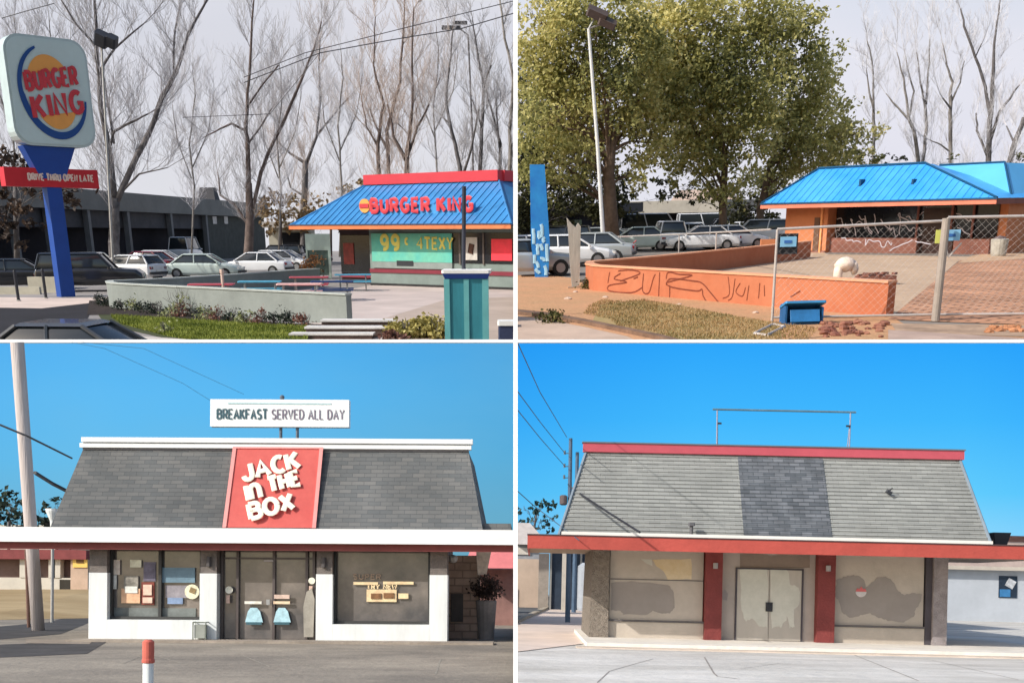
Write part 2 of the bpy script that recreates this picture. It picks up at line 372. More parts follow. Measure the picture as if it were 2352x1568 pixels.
def soften(o, w_, seg=2):
    bm = bmesh.new(); bm.from_mesh(o.data); bmesh.ops.recalc_face_normals(bm, faces=bm.faces[:])
    es = [e for e in bm.edges if len(e.link_faces) == 2 and e.calc_face_angle(0) > R(14)]
    bmesh.ops.bevel(bm, geom=es, offset=w_, segments=seg, affect='EDGES', clamp_overlap=True, profile=.5)
    for f_ in bm.faces: f_.smooth = True
    bm.to_mesh(o.data); bm.free(); return o
def make_car(W, name, label, p, rz, body_m, kind="sedan", group=None, cat="car", L=4.6, wd=1.8, hgt=1.45):
    t = thing(W, name, label, cat, p, rz, group); h2 = L/2; w = wd/2
    if kind == "sedan": bl = [(-h2,.38,.72,.72), (-h2+.12,.26,.86,.93), (-1.5,.24,.93,1), (-.6,.22,.93,1), (.6,.22,.92,1), (1.35,.24,.88,1), (h2-.35,.26,.76,.95), (h2-.05,.34,.62,.78)]; cb = (-1.75,-1.05,.35,1.2)
    elif kind == "hatch": bl = [(-h2,.36,.85,.78), (-h2+.12,.26,.95,.95), (-1.3,.24,.96,1), (0,.22,.95,1), (1.0,.24,.92,1), (h2-.35,.28,.8,.95), (h2-.04,.36,.62,.8)]; cb = (-h2+.12,-h2+.5,.3,1.15)
    elif kind == "suv": bl = [(-h2,.42,.95,.82), (-h2+.1,.32,1.05,.96), (-1.3,.3,1.07,1), (0,.28,1.06,1), (1.1,.3,1.04,1), (h2-.3,.34,.98,.96), (h2-.02,.42,.78,.84)]; cb = (-h2+.1,-h2+.3,.5,1.1)
    else: bl = [(-h2,.42,1.1,.9), (-h2+.1,.36,1.2,1), (0,.32,1.2,1), (1.4,.32,1.15,1), (h2-.3,.36,1.0,.96), (h2-.02,.42,.8,.84)]; cb = (-h2+.06,-h2+.14,1.0,1.7)
    mb = MB(); n = 0
    rings = []
    for x, zb, zt, kk in bl:
        ww = w*kk; rings.append([(x,-ww*.9,zb), (x,-ww,zb+.14), (x,-ww*1.01,(zb+zt)/2), (x,-ww*.99,zt-.1), (x,-ww*.9,zt), (x,0,zt+.035), (x,ww*.9,zt), (x,ww*.99,zt-.1), (x,ww*1.01,(zb+zt)/2), (x,ww,zb+.14), (x,ww*.9,zb)])
    k = 11
    fs = []; vv = [v for r_ in rings for v in r_]
    for i in range(len(rings)-1):
        for j in range(k): fs.append((i*k+j, i*k+(j+1) % k, (i+1)*k+(j+1) % k, (i+1)*k+j))
    fs += [tuple(range(k)), tuple((len(rings)-1)*k+j for j in range(k-1, -1, -1))]
    mb.add(vv, fs)
    zb = max(b_[2] for b_ in bl)-.03; x0, x1, x2, x3 = cb; zt = hgt
    wb, wt_ = w*.9, w*.72
    q0 = [(x0,-wb,zb), (x3,-wb,zb-.02), (x3,wb,zb-.02), (x0,wb,zb)]; q1 = [(x1,-wt_,zt-.05), (x2,-wt_,zt-.05), (x2,wt_,zt-.05), (x1,wt_,zt-.05)]
    g = MB(); g.hexa(q0+q1); gl = soften(g.build("window", MATS["car_glass"], t), .10, 3)
    rf = MB(); rf.hexa([(x1-.06,-wt_-.03,zt-.06), (x2+.06,-wt_-.03,zt-.06), (x2+.06,wt_+.03,zt-.06), (x1-.06,wt_+.03,zt-.06), (x1+.05,-wt_+.1,zt), (x2-.1,-wt_+.1,zt), (x2-.1,wt_-.1,zt), (x1+.05,wt_-.1,zt)])
    for sgn in (-1, 1):
        for a_, b_ in ((0, 0), (1, 1)):
            pa = Vector(q0[a_]); pb = Vector(q1[b_]); pa.y *= sgn*-1 if sgn > 0 else 1; pb.y *= sgn*-1 if sgn > 0 else 1
            pa.y = sgn*abs(pa.y)*1.01; pb.y = sgn*abs(pb.y)*1.01; rf.tube([pa, pb], .045, 5)
        xm = (x0+x3)/2-.1; rf.tube([(xm, sgn*wb*1.01, zb), ((x1+x2)/2-.05, sgn*wt_*1.01, zt-.04)], .04, 5)
    b = soften(mb.build("body", body_m, t), .05, 2); rf.build("roof", body_m, t)
    tb = MB()
    for sx, zz_ in ((h2-.03, .42), (-h2+.03, .46)): tb.rbox((sx, 0, zz_), (.16, wd*.86, .14), None, .04)
    tb.build("bumper", MATS["bumper"], t)
    for sx in (h2+.03, -h2-.03): pb_ = MB(); pb_.rbox((sx, 0, .6), (.02, .5, .12)); pb_.build("number_plate", MATS["lampglass"], t)
    for sy in (-1, 1): hb_ = MB(); hb_.rbox((x3-.15 if kind != "van" else 1.5, sy*(w+.06), zb+.02), (.12, .14, .12), None, .03); hb_.build("side_mirror", body_m, t)
    for sx in (-1, 1):
        for sy in (-1, 1):
            ax = Matrix.Rotation(R(90), 3, 'X'); c = (sx*L*.31, sy*(w-.1), .33)
            wmb = MB(); wmb.lathe(c, [(.2,-.11), (.31,-.11), (.335,-.06), (.335,.06), (.31,.11), (.2,.11)], 16, ax); wo = wmb.build("wheel", MATS["rubber"], t)
            rm = MB(); rm.lathe((c[0], c[1]+sy*.03, c[2]), [(.19,-.1), (.2,.0), (.19,.1)], 12, ax); rm.build("rim", MATS["rim"], wo)
    for sy in (-1, 1):
        a = MB(); a.rbox((h2-.1, sy*w*.62, .62), (.16, .34, .13), bev=.03); a.build("headlight", MATS["lampglass"], t)
        a = MB(); a.rbox((-h2+.06, sy*w*.66, .74), (.12, .3, .14), bev=.03); a.build("taillight", MATS["redlamp"], t)
    return t
mat("car_glass", (.02, .025, .03), .08, .05, spec=.6); mat("bumper", (.05, .05, .055), .6, .1); mat("rubber", (.02, .02, .02), .7, .1); mat("rim", (.35, .36, .38), .35, .1, metal=.7)
mat("lampglass", (.75, .75, .72), .15, .05, spec=.6); mat("redlamp", (.35, .02, .02), .2, .05)
car_white = mat("car_white", (.72, .73, .75), .25, .04, coat=.5); car_black = mat("car_black", (.02, .022, .028), .2, .1, coat=.6)
car_silver = mat("car_silver", (.42, .45, .46), .28, .05, metal=.3, coat=.5); car_red = mat("car_maroon", (.16, .02, .03), .25, .1, coat=.5)
car_green = mat("car_pale_green", (.56, .64, .6), .28, .05, coat=.5)
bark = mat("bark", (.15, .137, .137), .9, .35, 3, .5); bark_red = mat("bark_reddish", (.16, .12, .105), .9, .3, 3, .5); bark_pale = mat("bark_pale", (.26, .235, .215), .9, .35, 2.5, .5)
twig = mat("twigs", (.40, .385, .40), .9, .2); twig_red = mat("twigs_reddish", (.45, .37, .33), .9, .2); twig_far = mat("twigs_far", (.55, .54, .57), .9, .15)  # twig colours lightened to stand in for haze, farthest ones palest
white_paint = mat("white_paint", (.74, .74, .72), .6, .06, 1.5); steel = mat("galvanised_steel", (.42, .42, .41), .45, .12, 4, metal=.5)
dark_glass = mat("dark_glass", (.018, .02, .024), .1, .2, 1.5, spec=.6); dark_metal = mat("dark_metal", (.03, .032, .04), .5, .15)

# ---------------------------------------------------------------- partition between the four places
pm = mat("partition_white", (.97, .97, .97), .5, .0, 1)
b_ = MB(); zp = 4.0; b_.box((1179-CX)/F*zp, (1189-CX)/F*zp, zp-.004, zp+.004, 0, EYE.z+(HY-783)/F*zp)
struct(None, b_, "partition", pm)
b_ = MB(); zp = 16.56; b_.box((1179-CX)/F*zp, (1189-CX)/F*zp, zp-.03, zp+.03, EYE.z+(HY-781)/F*zp, EYE.z+(HY+30)/F*zp)
struct(None, b_, "partition", pm)
b_ = MB(); zb_ = 16.5; zc_ = 16.8; lo_, hi_ = (HY-786.4)/F, (HY-779.6)/F
b_.hexa([(-11.5,zb_,EYE.z+lo_*zb_), (11.5,zb_,EYE.z+lo_*zb_), (11.5,zc_,EYE.z+lo_*zc_), (-11.5,zc_,EYE.z+lo_*zc_), (-11.5,zb_,EYE.z+hi_*zb_), (11.5,zb_,EYE.z+hi_*zb_), (11.5,zc_,EYE.z+hi_*zb_+.01), (-11.5,zc_,EYE.z+hi_*zb_+.01)])
struct(None, b_, "partition", pm)
# ================================================================ PLACE A (upper left): the burger restaurant while it was open
# sky
def backdrop(name, m, x0, x1, z0, z1, Y, n=14, sag=.0):
    b = MB()
    for i in range(n):
        xa = x0+(x1-x0)*i/n; xb = x0+(x1-x0)*(i+1)/n; b.add([(xa, Y, z0), (xb, Y, z0), (xb, Y, z1), (xa, Y, z1)], [(0, 1, 2, 3)])
    b.box(x0, x1, Y+.5, Y+.8, z0, z1)
    o = b.build(name, m); o["kind"] = "structure"; return o
pale = skymat("overcast_sky_left", [(0.0, rgb(228,228,232)), (.45, rgb(222,223,230)), (.75, rgb(214,216,226)), (1, rgb(222,225,236))], .5, .03, rgb(231,229,236), side=None)
backdrop("sky", pale, -150, 0, 38, 110, 175)
pale2 = skymat("overcast_sky_right", [(0.0, rgb(230,230,234)), (.5, rgb(226,226,238)), (1, rgb(214,222,236))], .6, .022, rgb(238,236,244))
backdrop("sky", pale2, 0, 150, 38, 110, 175.0)
# ground
asphalt = mat("asphalt", (.11, .11, .115), .9, .22, .35, .4, bscale=20); asphalt_dark = mat("asphalt_dark", (.016, .015, .019), .85, .25, .5, .3, bscale=20)
lot = mat("parking_lot_surface", (.27, .25, .24), .9, .2, .3, .3, bscale=15)
g_ = MB(); g_.box(-110, 0, 18, 172, -.3, 0); struct(A, g_, "parking_lot", lot)
plaza = mat("plaza_concrete", (.52, .435, .40), .85, .14, .35, .15, bscale=12)
sheet(A, [(700,782), (715,742), (800,739), (806,664), (850,655), (1184,664), (1184,800), (720,800)], .008, "plaza", plaza)
plaza2 = mat("plaza_concrete_warm", (.43, .345, .29), .85, .12, .4, .15)
sheet(A, [(845,742), (1030,686), (1184,682), (1184,800), (930,800), (900,760)], .013, "plaza_strip", plaza2)
walkc = mat("walk_concrete", (.6, .49, .43), .85, .12, .6, .2)
sheet(A, [(-20,682), (140,684), (248,684), (240,692), (95,708), (-20,706)], .012, "walk", walkc)
sheet(A, [(-30,706), (95,708), (240,692), (205,722), (190,760), (300,800), (-60,800)], .008, "road", asphalt_dark)
sheet(A, [(200,765), (330,772), (480,782), (520,810), (240,810)], .016, "sidewalk", mat("sidewalk_concrete", (.55, .5, .46), .85, .12, .6))
grassm = mat("lawn_soil", (.05, .06, .02), .95, .3, 1.5)
sheet(A, [(215,705), (250,712), (420,735), (560,745), (745,752), (700,800), (480,800), (380,776), (240,745)], .012, "lawn", grassm)
mulch = mat("mulch", (.035, .025, .022), .95, .4, 3, .8)
sheet(A, [(205,690), (250,690), (330,706), (520,728), (660,742), (800,746), (745,762), (560,752), (420,738), (250,722), (200,722)], .02, "planting_bed", mulch)
def grass_field(W, pts, n, m, name, hgt=.08, seed=3, wd=.012, z=.015, kind="stuff", label="short grass"):
    rg = random.Random(seed); mb = MB(); poly = [W.g(*p) for p in pts]
    xs = [p.x for p in poly]; ys = [p.y for p in poly]; c = 0
    def inside(x, y):
        r_ = False; j = len(poly)-1
        for i in range(len(poly)):
            if (poly[i].y > y) != (poly[j].y > y) and x < (poly[j].x-poly[i].x)*(y-poly[i].y)/(poly[j].y-poly[i].y)+poly[i].x: r_ = not r_
            j = i
        return r_
    while c < n:
        x = rg.uniform(min(xs), max(xs)); y = rg.uniform(min(ys), max(ys))
        if not inside(x, y): continue
        c += 1; a = rg.uniform(0, 6.28); h_ = hgt*rg.uniform(.5, 1.4); dx, dy = math.cos(a)*wd, math.sin(a)*wd; lx, ly = rg.gauss(0, .4)*h_, rg.gauss(0, .4)*h_
        mb.add([(x-dx, y-dy, z), (x+dx, y+dy, z), (x+lx, y+ly, z+h_)], [(0, 1, 2)])
    o = struct(W, mb, name, m, kind); o["label"] = label; o["category"] = "grass"; return o
green = leafmat("green_blades", [(0.2, (.09, .12, .015)), (.5, (.20, .24, .035)), (.9, (.34, .36, .08))], .8)
grass_field(A, [(255,728), (420,738), (560,748), (720,756), (700,790), (480,790), (380,772), (280,745)], 26000, green, "grass", .1, 5, .022, label="mown green grass strip in front of the low green wall")
# flower bed: each clump of plants
dkleaf = leafmat("bed_leaves_dark", [(0.2, (.012, .02, .018)), (.6, (.03, .045, .03)), (.9, (.07, .08, .05))], 1.0)
redleaf = leafmat("bed_leaves_red", [(0.2, (.1, .04, .03)), (.6, (.25, .12, .09)), (.9, (.4, .25, .2))], 1.0)
paleleaf = leafmat("bed_leaves_pale", [(0.2, (.12, .15, .06)), (.6, (.4, .42, .2)), (.9, (.6, .6, .4))], 1.0)
yelleaf = leafmat("bed_leaves_yellow", [(0.2, (.2,.17,.05)), (.6, (.45,.39,.13)), (.9, (.66,.58,.26))], 1.0)
def shrub(W, px, py, w_, h_, m, label, name="shrub", group=None, n=260, size=.05, seed=0, cat="plant"):
    rg = random.Random(seed+int(px)*7+int(py)); p = W.g(px, py); t = thing(W, name, label, cat, p, 0, group)
    st = MB()
    for k in range(5): branch(st, Vector((0, 0, 0)), Vector((rg.gauss(0, .5), rg.gauss(0, .5), 1)), h_*.8, max(.008, h_*.02), 1, rg)
    st.build("stem", bark, t)
    leaf_cloud([(Vector((0, 0, h_*.52)), (w_/2, w_/2, h_*.48), n)], size, rg).build("foliage", m, t); return t
cols = [(dkleaf, "dark"), (dkleaf, "dark"), (redleaf, "russet"), (dkleaf, "dark"), (paleleaf, "pale")]
ORD = ["first","second","third","fourth","fifth","sixth","seventh","eighth","ninth","tenth","eleventh","twelfth","thirteenth","fourteenth","fifteenth","sixteenth","seventeenth"]
bx = [(228,700), (255,704), (282,712), (312,713), (338,718), (362,722), (392,726), (420,728), (447,732), (476,736), (505,738), (535,741), (566,744), (598,746), (630,748), (662,750), (700,752)]
for i, (px, py) in enumerate(bx):
    m_, c_ = cols[(i*3+i//4) % 5]
    shrub(A, px, py, .55+.1*(i % 3), .34+.06*(i % 2), m_, f"low {c_} bedding plant, {ORD[i]} from the left along the green wall", "bedding_plant", "bedding plants along the green wall", 220, .045, i)
shrub(A, 415, 722, .3, .75, paleleaf, "tall pale yellow-green flowering plant standing up against the green wall", "flowering_plant", None, 120, .05)
shrub(A, 380, 768, .3, .3, paleleaf, "small pale plant sprouting alone in the grass strip", "flowering_plant", None, 60, .05)
for i, (px, py, w_, h_) in enumerate([(925,777,.8,.36), (955,775,.95,.42), (985,774,.9,.45), (1008,778,.6,.42), (905,787,.6,.22)]):
    shrub(A, px, py, w_, h_, yelleaf if i < 4 else redleaf, ["yellow-green ornamental grass nearest the concrete steps", "yellow-green ornamental grass between two others beside the teal box", "yellow tuft of ornamental grass close to the teal box", "yellowish grass tuft touching the teal box", "low russet plant at the foot of the concrete steps"][i], "ornamental_grass", "plants beside the teal box", 420, .07, i)
# steps
st_m = mat("step_concrete", (.62, .6, .58), .8, .12, 1.5); sr_m = mat("step_riser", (.13, .09, .08), .9, .3)
stp = thing(A, "concrete_steps", "pale concrete steps rising from the path at the right end of the green wall", "steps", A.g(800, 772))
o0 = A.g(800, 772)
for i, (y0, z0, xa, xb) in enumerate([(-.9, .0, -1.35, .75), (-.35, .0, -1.05, 1.0), (.35, .0, -.75, 1.2)]):
    s_ = MB(); s_.box(xa, xb, y0, y0+.42, .0+.0, .10+.12*i); s_.build("step", sr_m, stp)
    s_ = MB(); s_.box(xa-.03, xb+.03, y0-.04, y0+.5, .105+.12*i, .15+.12*i); s_.build("tread", st_m, stp)
# low green patio wall (one run: front, rounded left end, back wing)
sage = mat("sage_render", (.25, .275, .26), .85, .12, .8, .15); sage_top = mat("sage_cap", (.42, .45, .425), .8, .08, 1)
def wall_run(W, pts, h_, th, m, mcap, name, label, cat="wall", capo=.03, heights=None):
    """pts: ground points (metres) of the outer line"""
    p0 = pts[0]; t = thing(W, name, label, cat, p0); n = len(pts); L_ = [Vector((p.x-p0.x, p.y-p0.y, 0)) for p in pts]; nor = []
    for i in range(n):
        d_ = (L_[min(i+1, n-1)]-L_[max(i-1, 0)]).normalized(); nor.append(Vector((-d_.y, d_.x, 0)))
    H = heights or [h_]*n
    for (o0_, o1_, za, zb, mm, nm) in ((0, th, 0, -.05, m, "wall_body"), (-capo, th+capo, -.05, 0, mcap, "coping")):
        b = MB()
        for i in range(n-1):
            a0 = L_[i]+nor[i]*o0_; a1 = L_[i]+nor[i]*o1_; c0 = L_[i+1]+nor[i+1]*o0_; c1 = L_[i+1]+nor[i+1]*o1_
            zl = 0 if nm == "wall_body" else H[i]+za; zl2 = 0 if nm == "wall_body" else H[i+1]+za
            b.add([(a0.x,a0.y,zl), (c0.x,c0.y,zl2), (c1.x,c1.y,zl2), (a1.x,a1.y,zl), (a0.x,a0.y,H[i]+zb), (c0.x,c0.y,H[i+1]+zb), (c1.x,c1.y,H[i+1]+zb), (a1.x,a1.y,H[i]+zb)],
                  [(3,2,1,0), (4,5,6,7), (0,1,5,4), (2,3,7,6)]+([(3,0,4,7)] if i == 0 else [])+([(1,2,6,5)] if i == n-2 else []))
        b.build(nm, mm, t)
    return t
fl = A.g(270, 709); fr = A.g(798, 746)
wpts = [fr, fr.lerp(fl, .5), fr.lerp(fl, .9), A.g(262, 707.5), A.g(252, 705), A.g(250, 702), A.g(256, 699.5), A.g(330, 695), A.g(400, 690), A.g(540, 677), A.g(690, 661), A.g(728, 658)]
wpts = wpts[::-1]
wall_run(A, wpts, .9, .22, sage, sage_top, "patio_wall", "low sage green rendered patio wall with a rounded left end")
# bollards and stub wall on the left
for px, py, lab in ((43, 692, "dark steel bollard at the far left beside the pale walk"), (106, 686, "dark steel bollard between the blue sign pole and the left edge")):
    b = MB(); p = A.g(px, py); t = thing(A, "bollard", lab, "bollard", p, 0, "bollards left of the pole sign")
    b.lathe((0,0,0), [(.06,0), (.06,1.15), (.045,1.2)], 12); b.build("post", dark_metal, t); b = MB(); b.lathe((0,0,0), [(.09,0), (.09,.06)], 12); b.build("base", steel, t)
b = MB(); p = A.g(120, 672); b.box(p.x-1.0, p.x+.5, p.y-.15, p.y+.15, 0, .7); solo(A, b, "stub_wall", mat("cream_block", (.5, .47, .38), .85, .12, 1.5), "short cream block wall just left of the blue sign pole", "wall", p)
b = MB(); p = A.g(20, 676); b.box(p.x-2.0, p.x+1.4, p.y, p.y+.2, 0, .32); solo(A, b, "kerb_wall", MATS["cream_block"], "low cream kerb wall at the left edge behind the bollards", "wall", p)

# ---- pole sign
bkblue = mat("sign_blue", rgb(28,70,150), .45, .08, 1.2); bkred = mat("sign_red", rgb(205,62,72), .45, .08, 1.5); bun = mat("bun_orange", rgb(238,165,85), .5, .05); navy = mat("crescent_blue", rgb(30,75,140), .45, .06)
sign_white = mat("sign_face", (.56, .68, .67), .4, .05, .6); sign_edge = mat("sign_casing", (.5, .6, .6), .4, .06)
p0 = A.g(152, 681); Yp = p0.y; k_ = A.m(Yp)
SF = Facade(A, Vector((p0.x, p0.y, 0)), Vector((p0.x+.74, p0.y+.67, 0)))
sg = SF.thing("pole_sign", "tall blue pole sign with a round burger logo on a pale rounded box", "sign")
b = MB(); b.box(-.3,.3,-.28,.28,0,6.2); b.build("pole", bkblue, sg)
xl, zt = SF.h(2, 72, -.45); xr, zt2 = SF.h(198, 120, -.45); _, zb0 = SF.h(100, 335, -.45)
zc = (zt+zb0)/2; hh = (zt-zb0)/2; xc = (xl+xr)/2; ww = (xr-xl)/2
def rrect(x0, x1, z0, z1, r_, n=6):
    pts = []
    for cx, cz, a in ((x1-r_, z0+r_, -90), (x1-r_, z1-r_, 0), (x0+r_, z1-r_, 90), (x0+r_, z0+r_, 180)):
        for i in range(n+1): an = R(a+90*i/n); pts.append((cx+r_*math.cos(an), cz+r_*math.sin(an)))
    return pts
rr = rrect(xc-ww, xc+ww, zb0, zt, .65)
b = MB(); b.prism([(x, -.42, z) for x, z in rr], (0, .84, 0)); sb = b.build("sign_box", sign_edge, sg)
rr = rrect(xc-ww+.09, xc+ww-.09, zb0+.09, zt-.09, .6)
b = MB(); b.prism([(x, -.45, z) for x, z in rr], (0, .03, 0)); b.build("face", sign_white, sg)
b = MB(); b.hexa([(-.5,-.3,zb0-1.25), (.5,-.3,zb0-1.25), (.5,.3,zb0-1.25), (-.5,.3,zb0-1.25), (-1.05,-.33,zb0-.01), (1.05,-.33,zb0-.01), (1.05,.33,zb0-.01), (-1.05,.33,zb0-.01)]); b.build("neck", bkblue, sg)
# logo: two bun halves, slanted words, blue crescent
lx, lz, lr = xc+.05, zc-.02, hh*.86; ang = R(9)
def ellpts(r1, r2, a0, a1, n=22): return [(r1*math.cos(R(a0+(a1-a0)*i/n)), r2*math.sin(R(a0+(a1-a0)*i/n))) for i in range(n+1)]
def place2(pts, y, dy): 
    return [(lx+(x*math.cos(ang)-z*math.sin(ang)), y, lz+(x*math.sin(ang)+z*math.cos(ang))) for x, z in pts]
lrx = lr*.97*ww/hh
b = MB(); b.prism(place2(ellpts(lrx*.70, lr*.80, 33, 147), -.48, 0), (0, .028, 0)); b.build("bun_top", bun, sg)
b = MB(); b.prism(place2(ellpts(lrx*.66, lr*.78, 215, 325), -.48, 0), (0, .028, 0)); b.build("bun_bottom", bun, sg)
cr_o = ellpts(lrx*.97, lr*1.0, 100, 345, 40)
cr_i = []
for i, (x, z) in enumerate(cr_o):
    f = i/40; th = .05+.13*math.sin(math.pi*min(1, f*1.02))**.8*(1 if f > .3 else .75); r_ = math.hypot(x, z); cr_i.append((x*(1-th), z*(1-th)))
b = MB()
for i in range(40):
    q = place2([cr_o[i], cr_o[i+1], cr_i[i+1], cr_i[i]], -.485, 0); b.prism(q, (0, .03, 0))
b.build("crescent", navy, sg)
U_ = Vector((math.cos(ang+R(1)), 0, math.sin(ang+R(1)))); V_ = Vector((-math.sin(R(4)), 0, math.cos(R(4))))
b = MB(); s1 = lr*.36; cw = 1.50*lrx/wordlen("BURGER", s1, .3, 1)
word(b, "BURGER", Vector((lx-.72*lrx, -.5, lz+.02*lr)), U_, V_, s1, .078, .34, cw*.97); 
s2 = lr*.44; cw = 1.46*lrx/wordlen("KING", s2, .3, 1)
word(b, "KING", Vector((lx-.60*lrx, -.5, lz-.56*lr)), U_, V_, s2, .098, .36, cw*.95); b.build("lettering", bkred, sg)
# red reader board under it
xl, zt = SF.h(8, 385, -.3); xr, zb1 = SF.h(228, 430, -.3); _, zb1 = SF.h(120, 430, -.3); _, ztt = SF.h(120, 387, -.3)
b = MB(); b.box(xl, xr, -.3, .3, zb1, ztt); b.build("reader_board", mat("reader_red", rgb(200,40,50), .45, .1, .8), sg)
b = MB(); hgt_ = (ztt-zb1)*.33; z_ = zb1+(ztt-zb1)*.36
word(b, "DRIVE THRU OPEN LATE", Vector((xl+(xr-xl)*.24, -.31, z_)), (1,0,0), (0,0,1), hgt_, .035, .35, 1.0*(xr-xl)*.7/wordlen("DRIVE THRU OPEN LATE", hgt_, .35, 1.0)); b.build("reader_letters", mat("reader_cream", (.8, .6, .5), .6, .1), sg)

# ---- floodlight pole (left) and dark post (right)
p = A.g(262, 655); t = thing(A, "floodlight_pole", "slim grey light pole with dark floodlights at the top beside the big bare tree", "light pole", p)
kk = 1/A.m(p.y); top = A.P(233, 96, p.y)-p
b = MB(); b.tube([(0,0,0), (top.x*.5, 0, top.z*.5), top], [.07, .06, .05], 8); b.build("pole", steel, t)
for dx, dz, s_ in ((.05, .1, 1), (.55, .0, .8)):
    b = MB(); b.rbox((top.x+dx, -.1, top.z+dz), (.62*s_, .5, .62*s_), Matrix.Rotation(R(25), 3, 'Y') @ Matrix.Rotation(R(30), 3, 'X'), .08); b.tube([(top.x, 0, top.z), (top.x+dx, -.1, top.z+dz)], .04, 6); b.build("floodlight", dark_metal, t)
p = A.g(1064, 792); t = thing(A, "utility_post", "dark slim steel post carrying a grey meter box before the teal box", "post", p)
tz = A.P(1066, 428, p.y)-p
b = MB(); b.tube([(0,0,0), (tz.x, 0, tz.z)], .048, 10); b.build("post", mat("post_dark_blue", (.035, .04, .06), .5, .2), t)
q = A.P(1076, 682, p.y-.1)-p; b = MB(); b.rbox(q, (.17, .12, .36), bev=.01); b.build("meter_box", mat("meter_grey", (.33, .38, .38), .5, .1), t)
p = A.g(1045, 560); tp = A.P(1045, 66, 80); p = Vector((tp.x, 80, 0)); t = thing(A, "street_lamp", "distant dark street lamp head high among the bare trees behind the restaurant", "street lamp", p)
b = MB(); b.tube([(1.2,0,0), (1.1,0,tp.z*.6), (.9,0,tp.z-.4), (.3,0,tp.z)], [.09,.07,.06,.05], 7); b.build("pole", bark, t)
b = MB(); b.rbox((-.25,0,tp.z+.05), (1.3,.4,.22), bev=.05); b.rbox((.35,0,tp.z+.35), (1.0,.35,.18), bev=.05); b.build("lamp_head", dark_metal, t)

# ---- teal box, newspaper box
p = A.g(1073, 800); t = thing(A, "utility_cabinet", "tall teal metal enclosure with a white lid and blue band at its top", "cabinet", p)
teal = mat("teal_paint", rgb(52,128,142), .5, .18, 1.2, stretch=(2, 2, .5)); _k = A.m(p.y)
tw_ = 100/_k/2; th_ = (A.P(1073, 640, p.y)).z
b = MB(); b.box(-tw_, tw_, 0, .9, 0, th_); b.build("body", teal, t)
b = MB(); b.box(-tw_-.02, -tw_+.11, -.03, .02, 0, th_-.01); b.box(tw_-.13, tw_+.02, -.03, .02, 0, th_-.01); b.box(-.06,.06,-.03,.02,0,th_-.01); b.build("trim", mat("teal_light", rgb(98,165,168), .5, .1), t)
b = MB(); b.hexa([(-tw_,-.02,th_), (tw_,-.02,th_), (tw_,.92,th_), (-tw_,.92,th_), (-tw_-.05,-.08,th_+.12), (tw_+.05,-.08,th_+.12), (tw_+.05,.98,th_+.12), (-tw_-.05,.98,th_+.12)]); b.build("band", mat("band_blue", rgb(45,75,160), .5, .08), t)
b = MB(); b.rbox((0,.45,th_+.155), (2*tw_+.14, 1.1, .07), bev=.05); b.build("lid", white_paint, t)
p = A.g(1168, 812); t = thing(A, "newspaper_box", "small navy box with a white top at the bottom right corner of the plaza", "box", p); 
_t = A.P(1160, 748, p.y).z; b = MB(); b.rbox((0, .25, _t/2), (.46, .45, _t), bev=.03); b.build("body", mat("navy_paint", (.03, .04, .09), .5, .1), t); b = MB(); b.rbox((0,.25,_t+.05), (.5,.5,.1), bev=.04); b.build("lid", white_paint, t)

# ---- restaurant
RA = Facade(A, A.g(780, 652.3), A.g(1174, 666))
ra = RA.thing("burger_restaurant", "single storey burger restaurant with a blue metal hip roof and red roof band", "restaurant")
xL, _ = RA.h(756, 640); xE = RA.len+3.5; WH = 2.72
sagew = mat("sage_wall", (.2, .25, .235), .85, .12, .9, .1); maroon = mat("maroon_band", rgb(125,45,60), .6, .1, 1)
x850, _ = RA.h(852, 640); x1058, _ = RA.h(1052, 640)
b = MB(); b.box(x850, xE, 0, 9, 0, 2.95); b.build("wall", sagew, ra)
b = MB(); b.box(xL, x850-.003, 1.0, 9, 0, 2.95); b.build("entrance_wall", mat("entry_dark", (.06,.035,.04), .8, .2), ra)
b = MB(); b.box(x850-.02, xE, -.03, -.0, .0, .12); b.build("plinth", mat("plinth_dark", (.03,.03,.03), .9, .2), ra)
_, z1 = RA.h(950, 628); _, z0 = RA.h(950, 619); 
b = MB(); b.box(x850-.01, xE, -.05, -.004, min(z0,z1), max(z0,z1)); b.build("stripe", maroon, ra)
# entrance recess with door and posters
b = MB(); b.box(xL+.05, x850-.75, .94, .996, .55, 2.5); b.box(x850-.7, x850-.03, .94, .996, .02, 2.35); b.build("door", dark_glass, ra)
b = MB(); b.box(xL+.3, xL+1.05, .90, .935, 1.0, 2.1); b.build("poster", mat("poster_dim_red", (.25, .03, .025), .5, .3, 3), ra)
b = MB(); b.box(xL, x850-.75, .90, .935, .32, .48); b.build("stripe", maroon, ra)
# ribbon windows
wz0 = RA.h(1090, 605)[1]; wz1 = RA.h(1090, 540)[1]
b = MB(); b.box(x1058-.45, x1058+.1, -.03, -.004, wz0, wz1+.1); b.build("window", dark_glass, ra)
xa, _ = RA.h(1062, 600); b = MB(); b.box(xa, xE, -.03, -.004, wz0, wz1+.1); b.build("window", dark_glass, ra)
for px in (1058, 1112): 
    x_, _ = RA.h(px, 600); b = MB(); b.box(x_-.05, x_+.05, -.07, -.032, wz0-.05, wz1+.1); b.build("mullion", mat("mullion", (.12,.1,.09), .6, .1), ra)
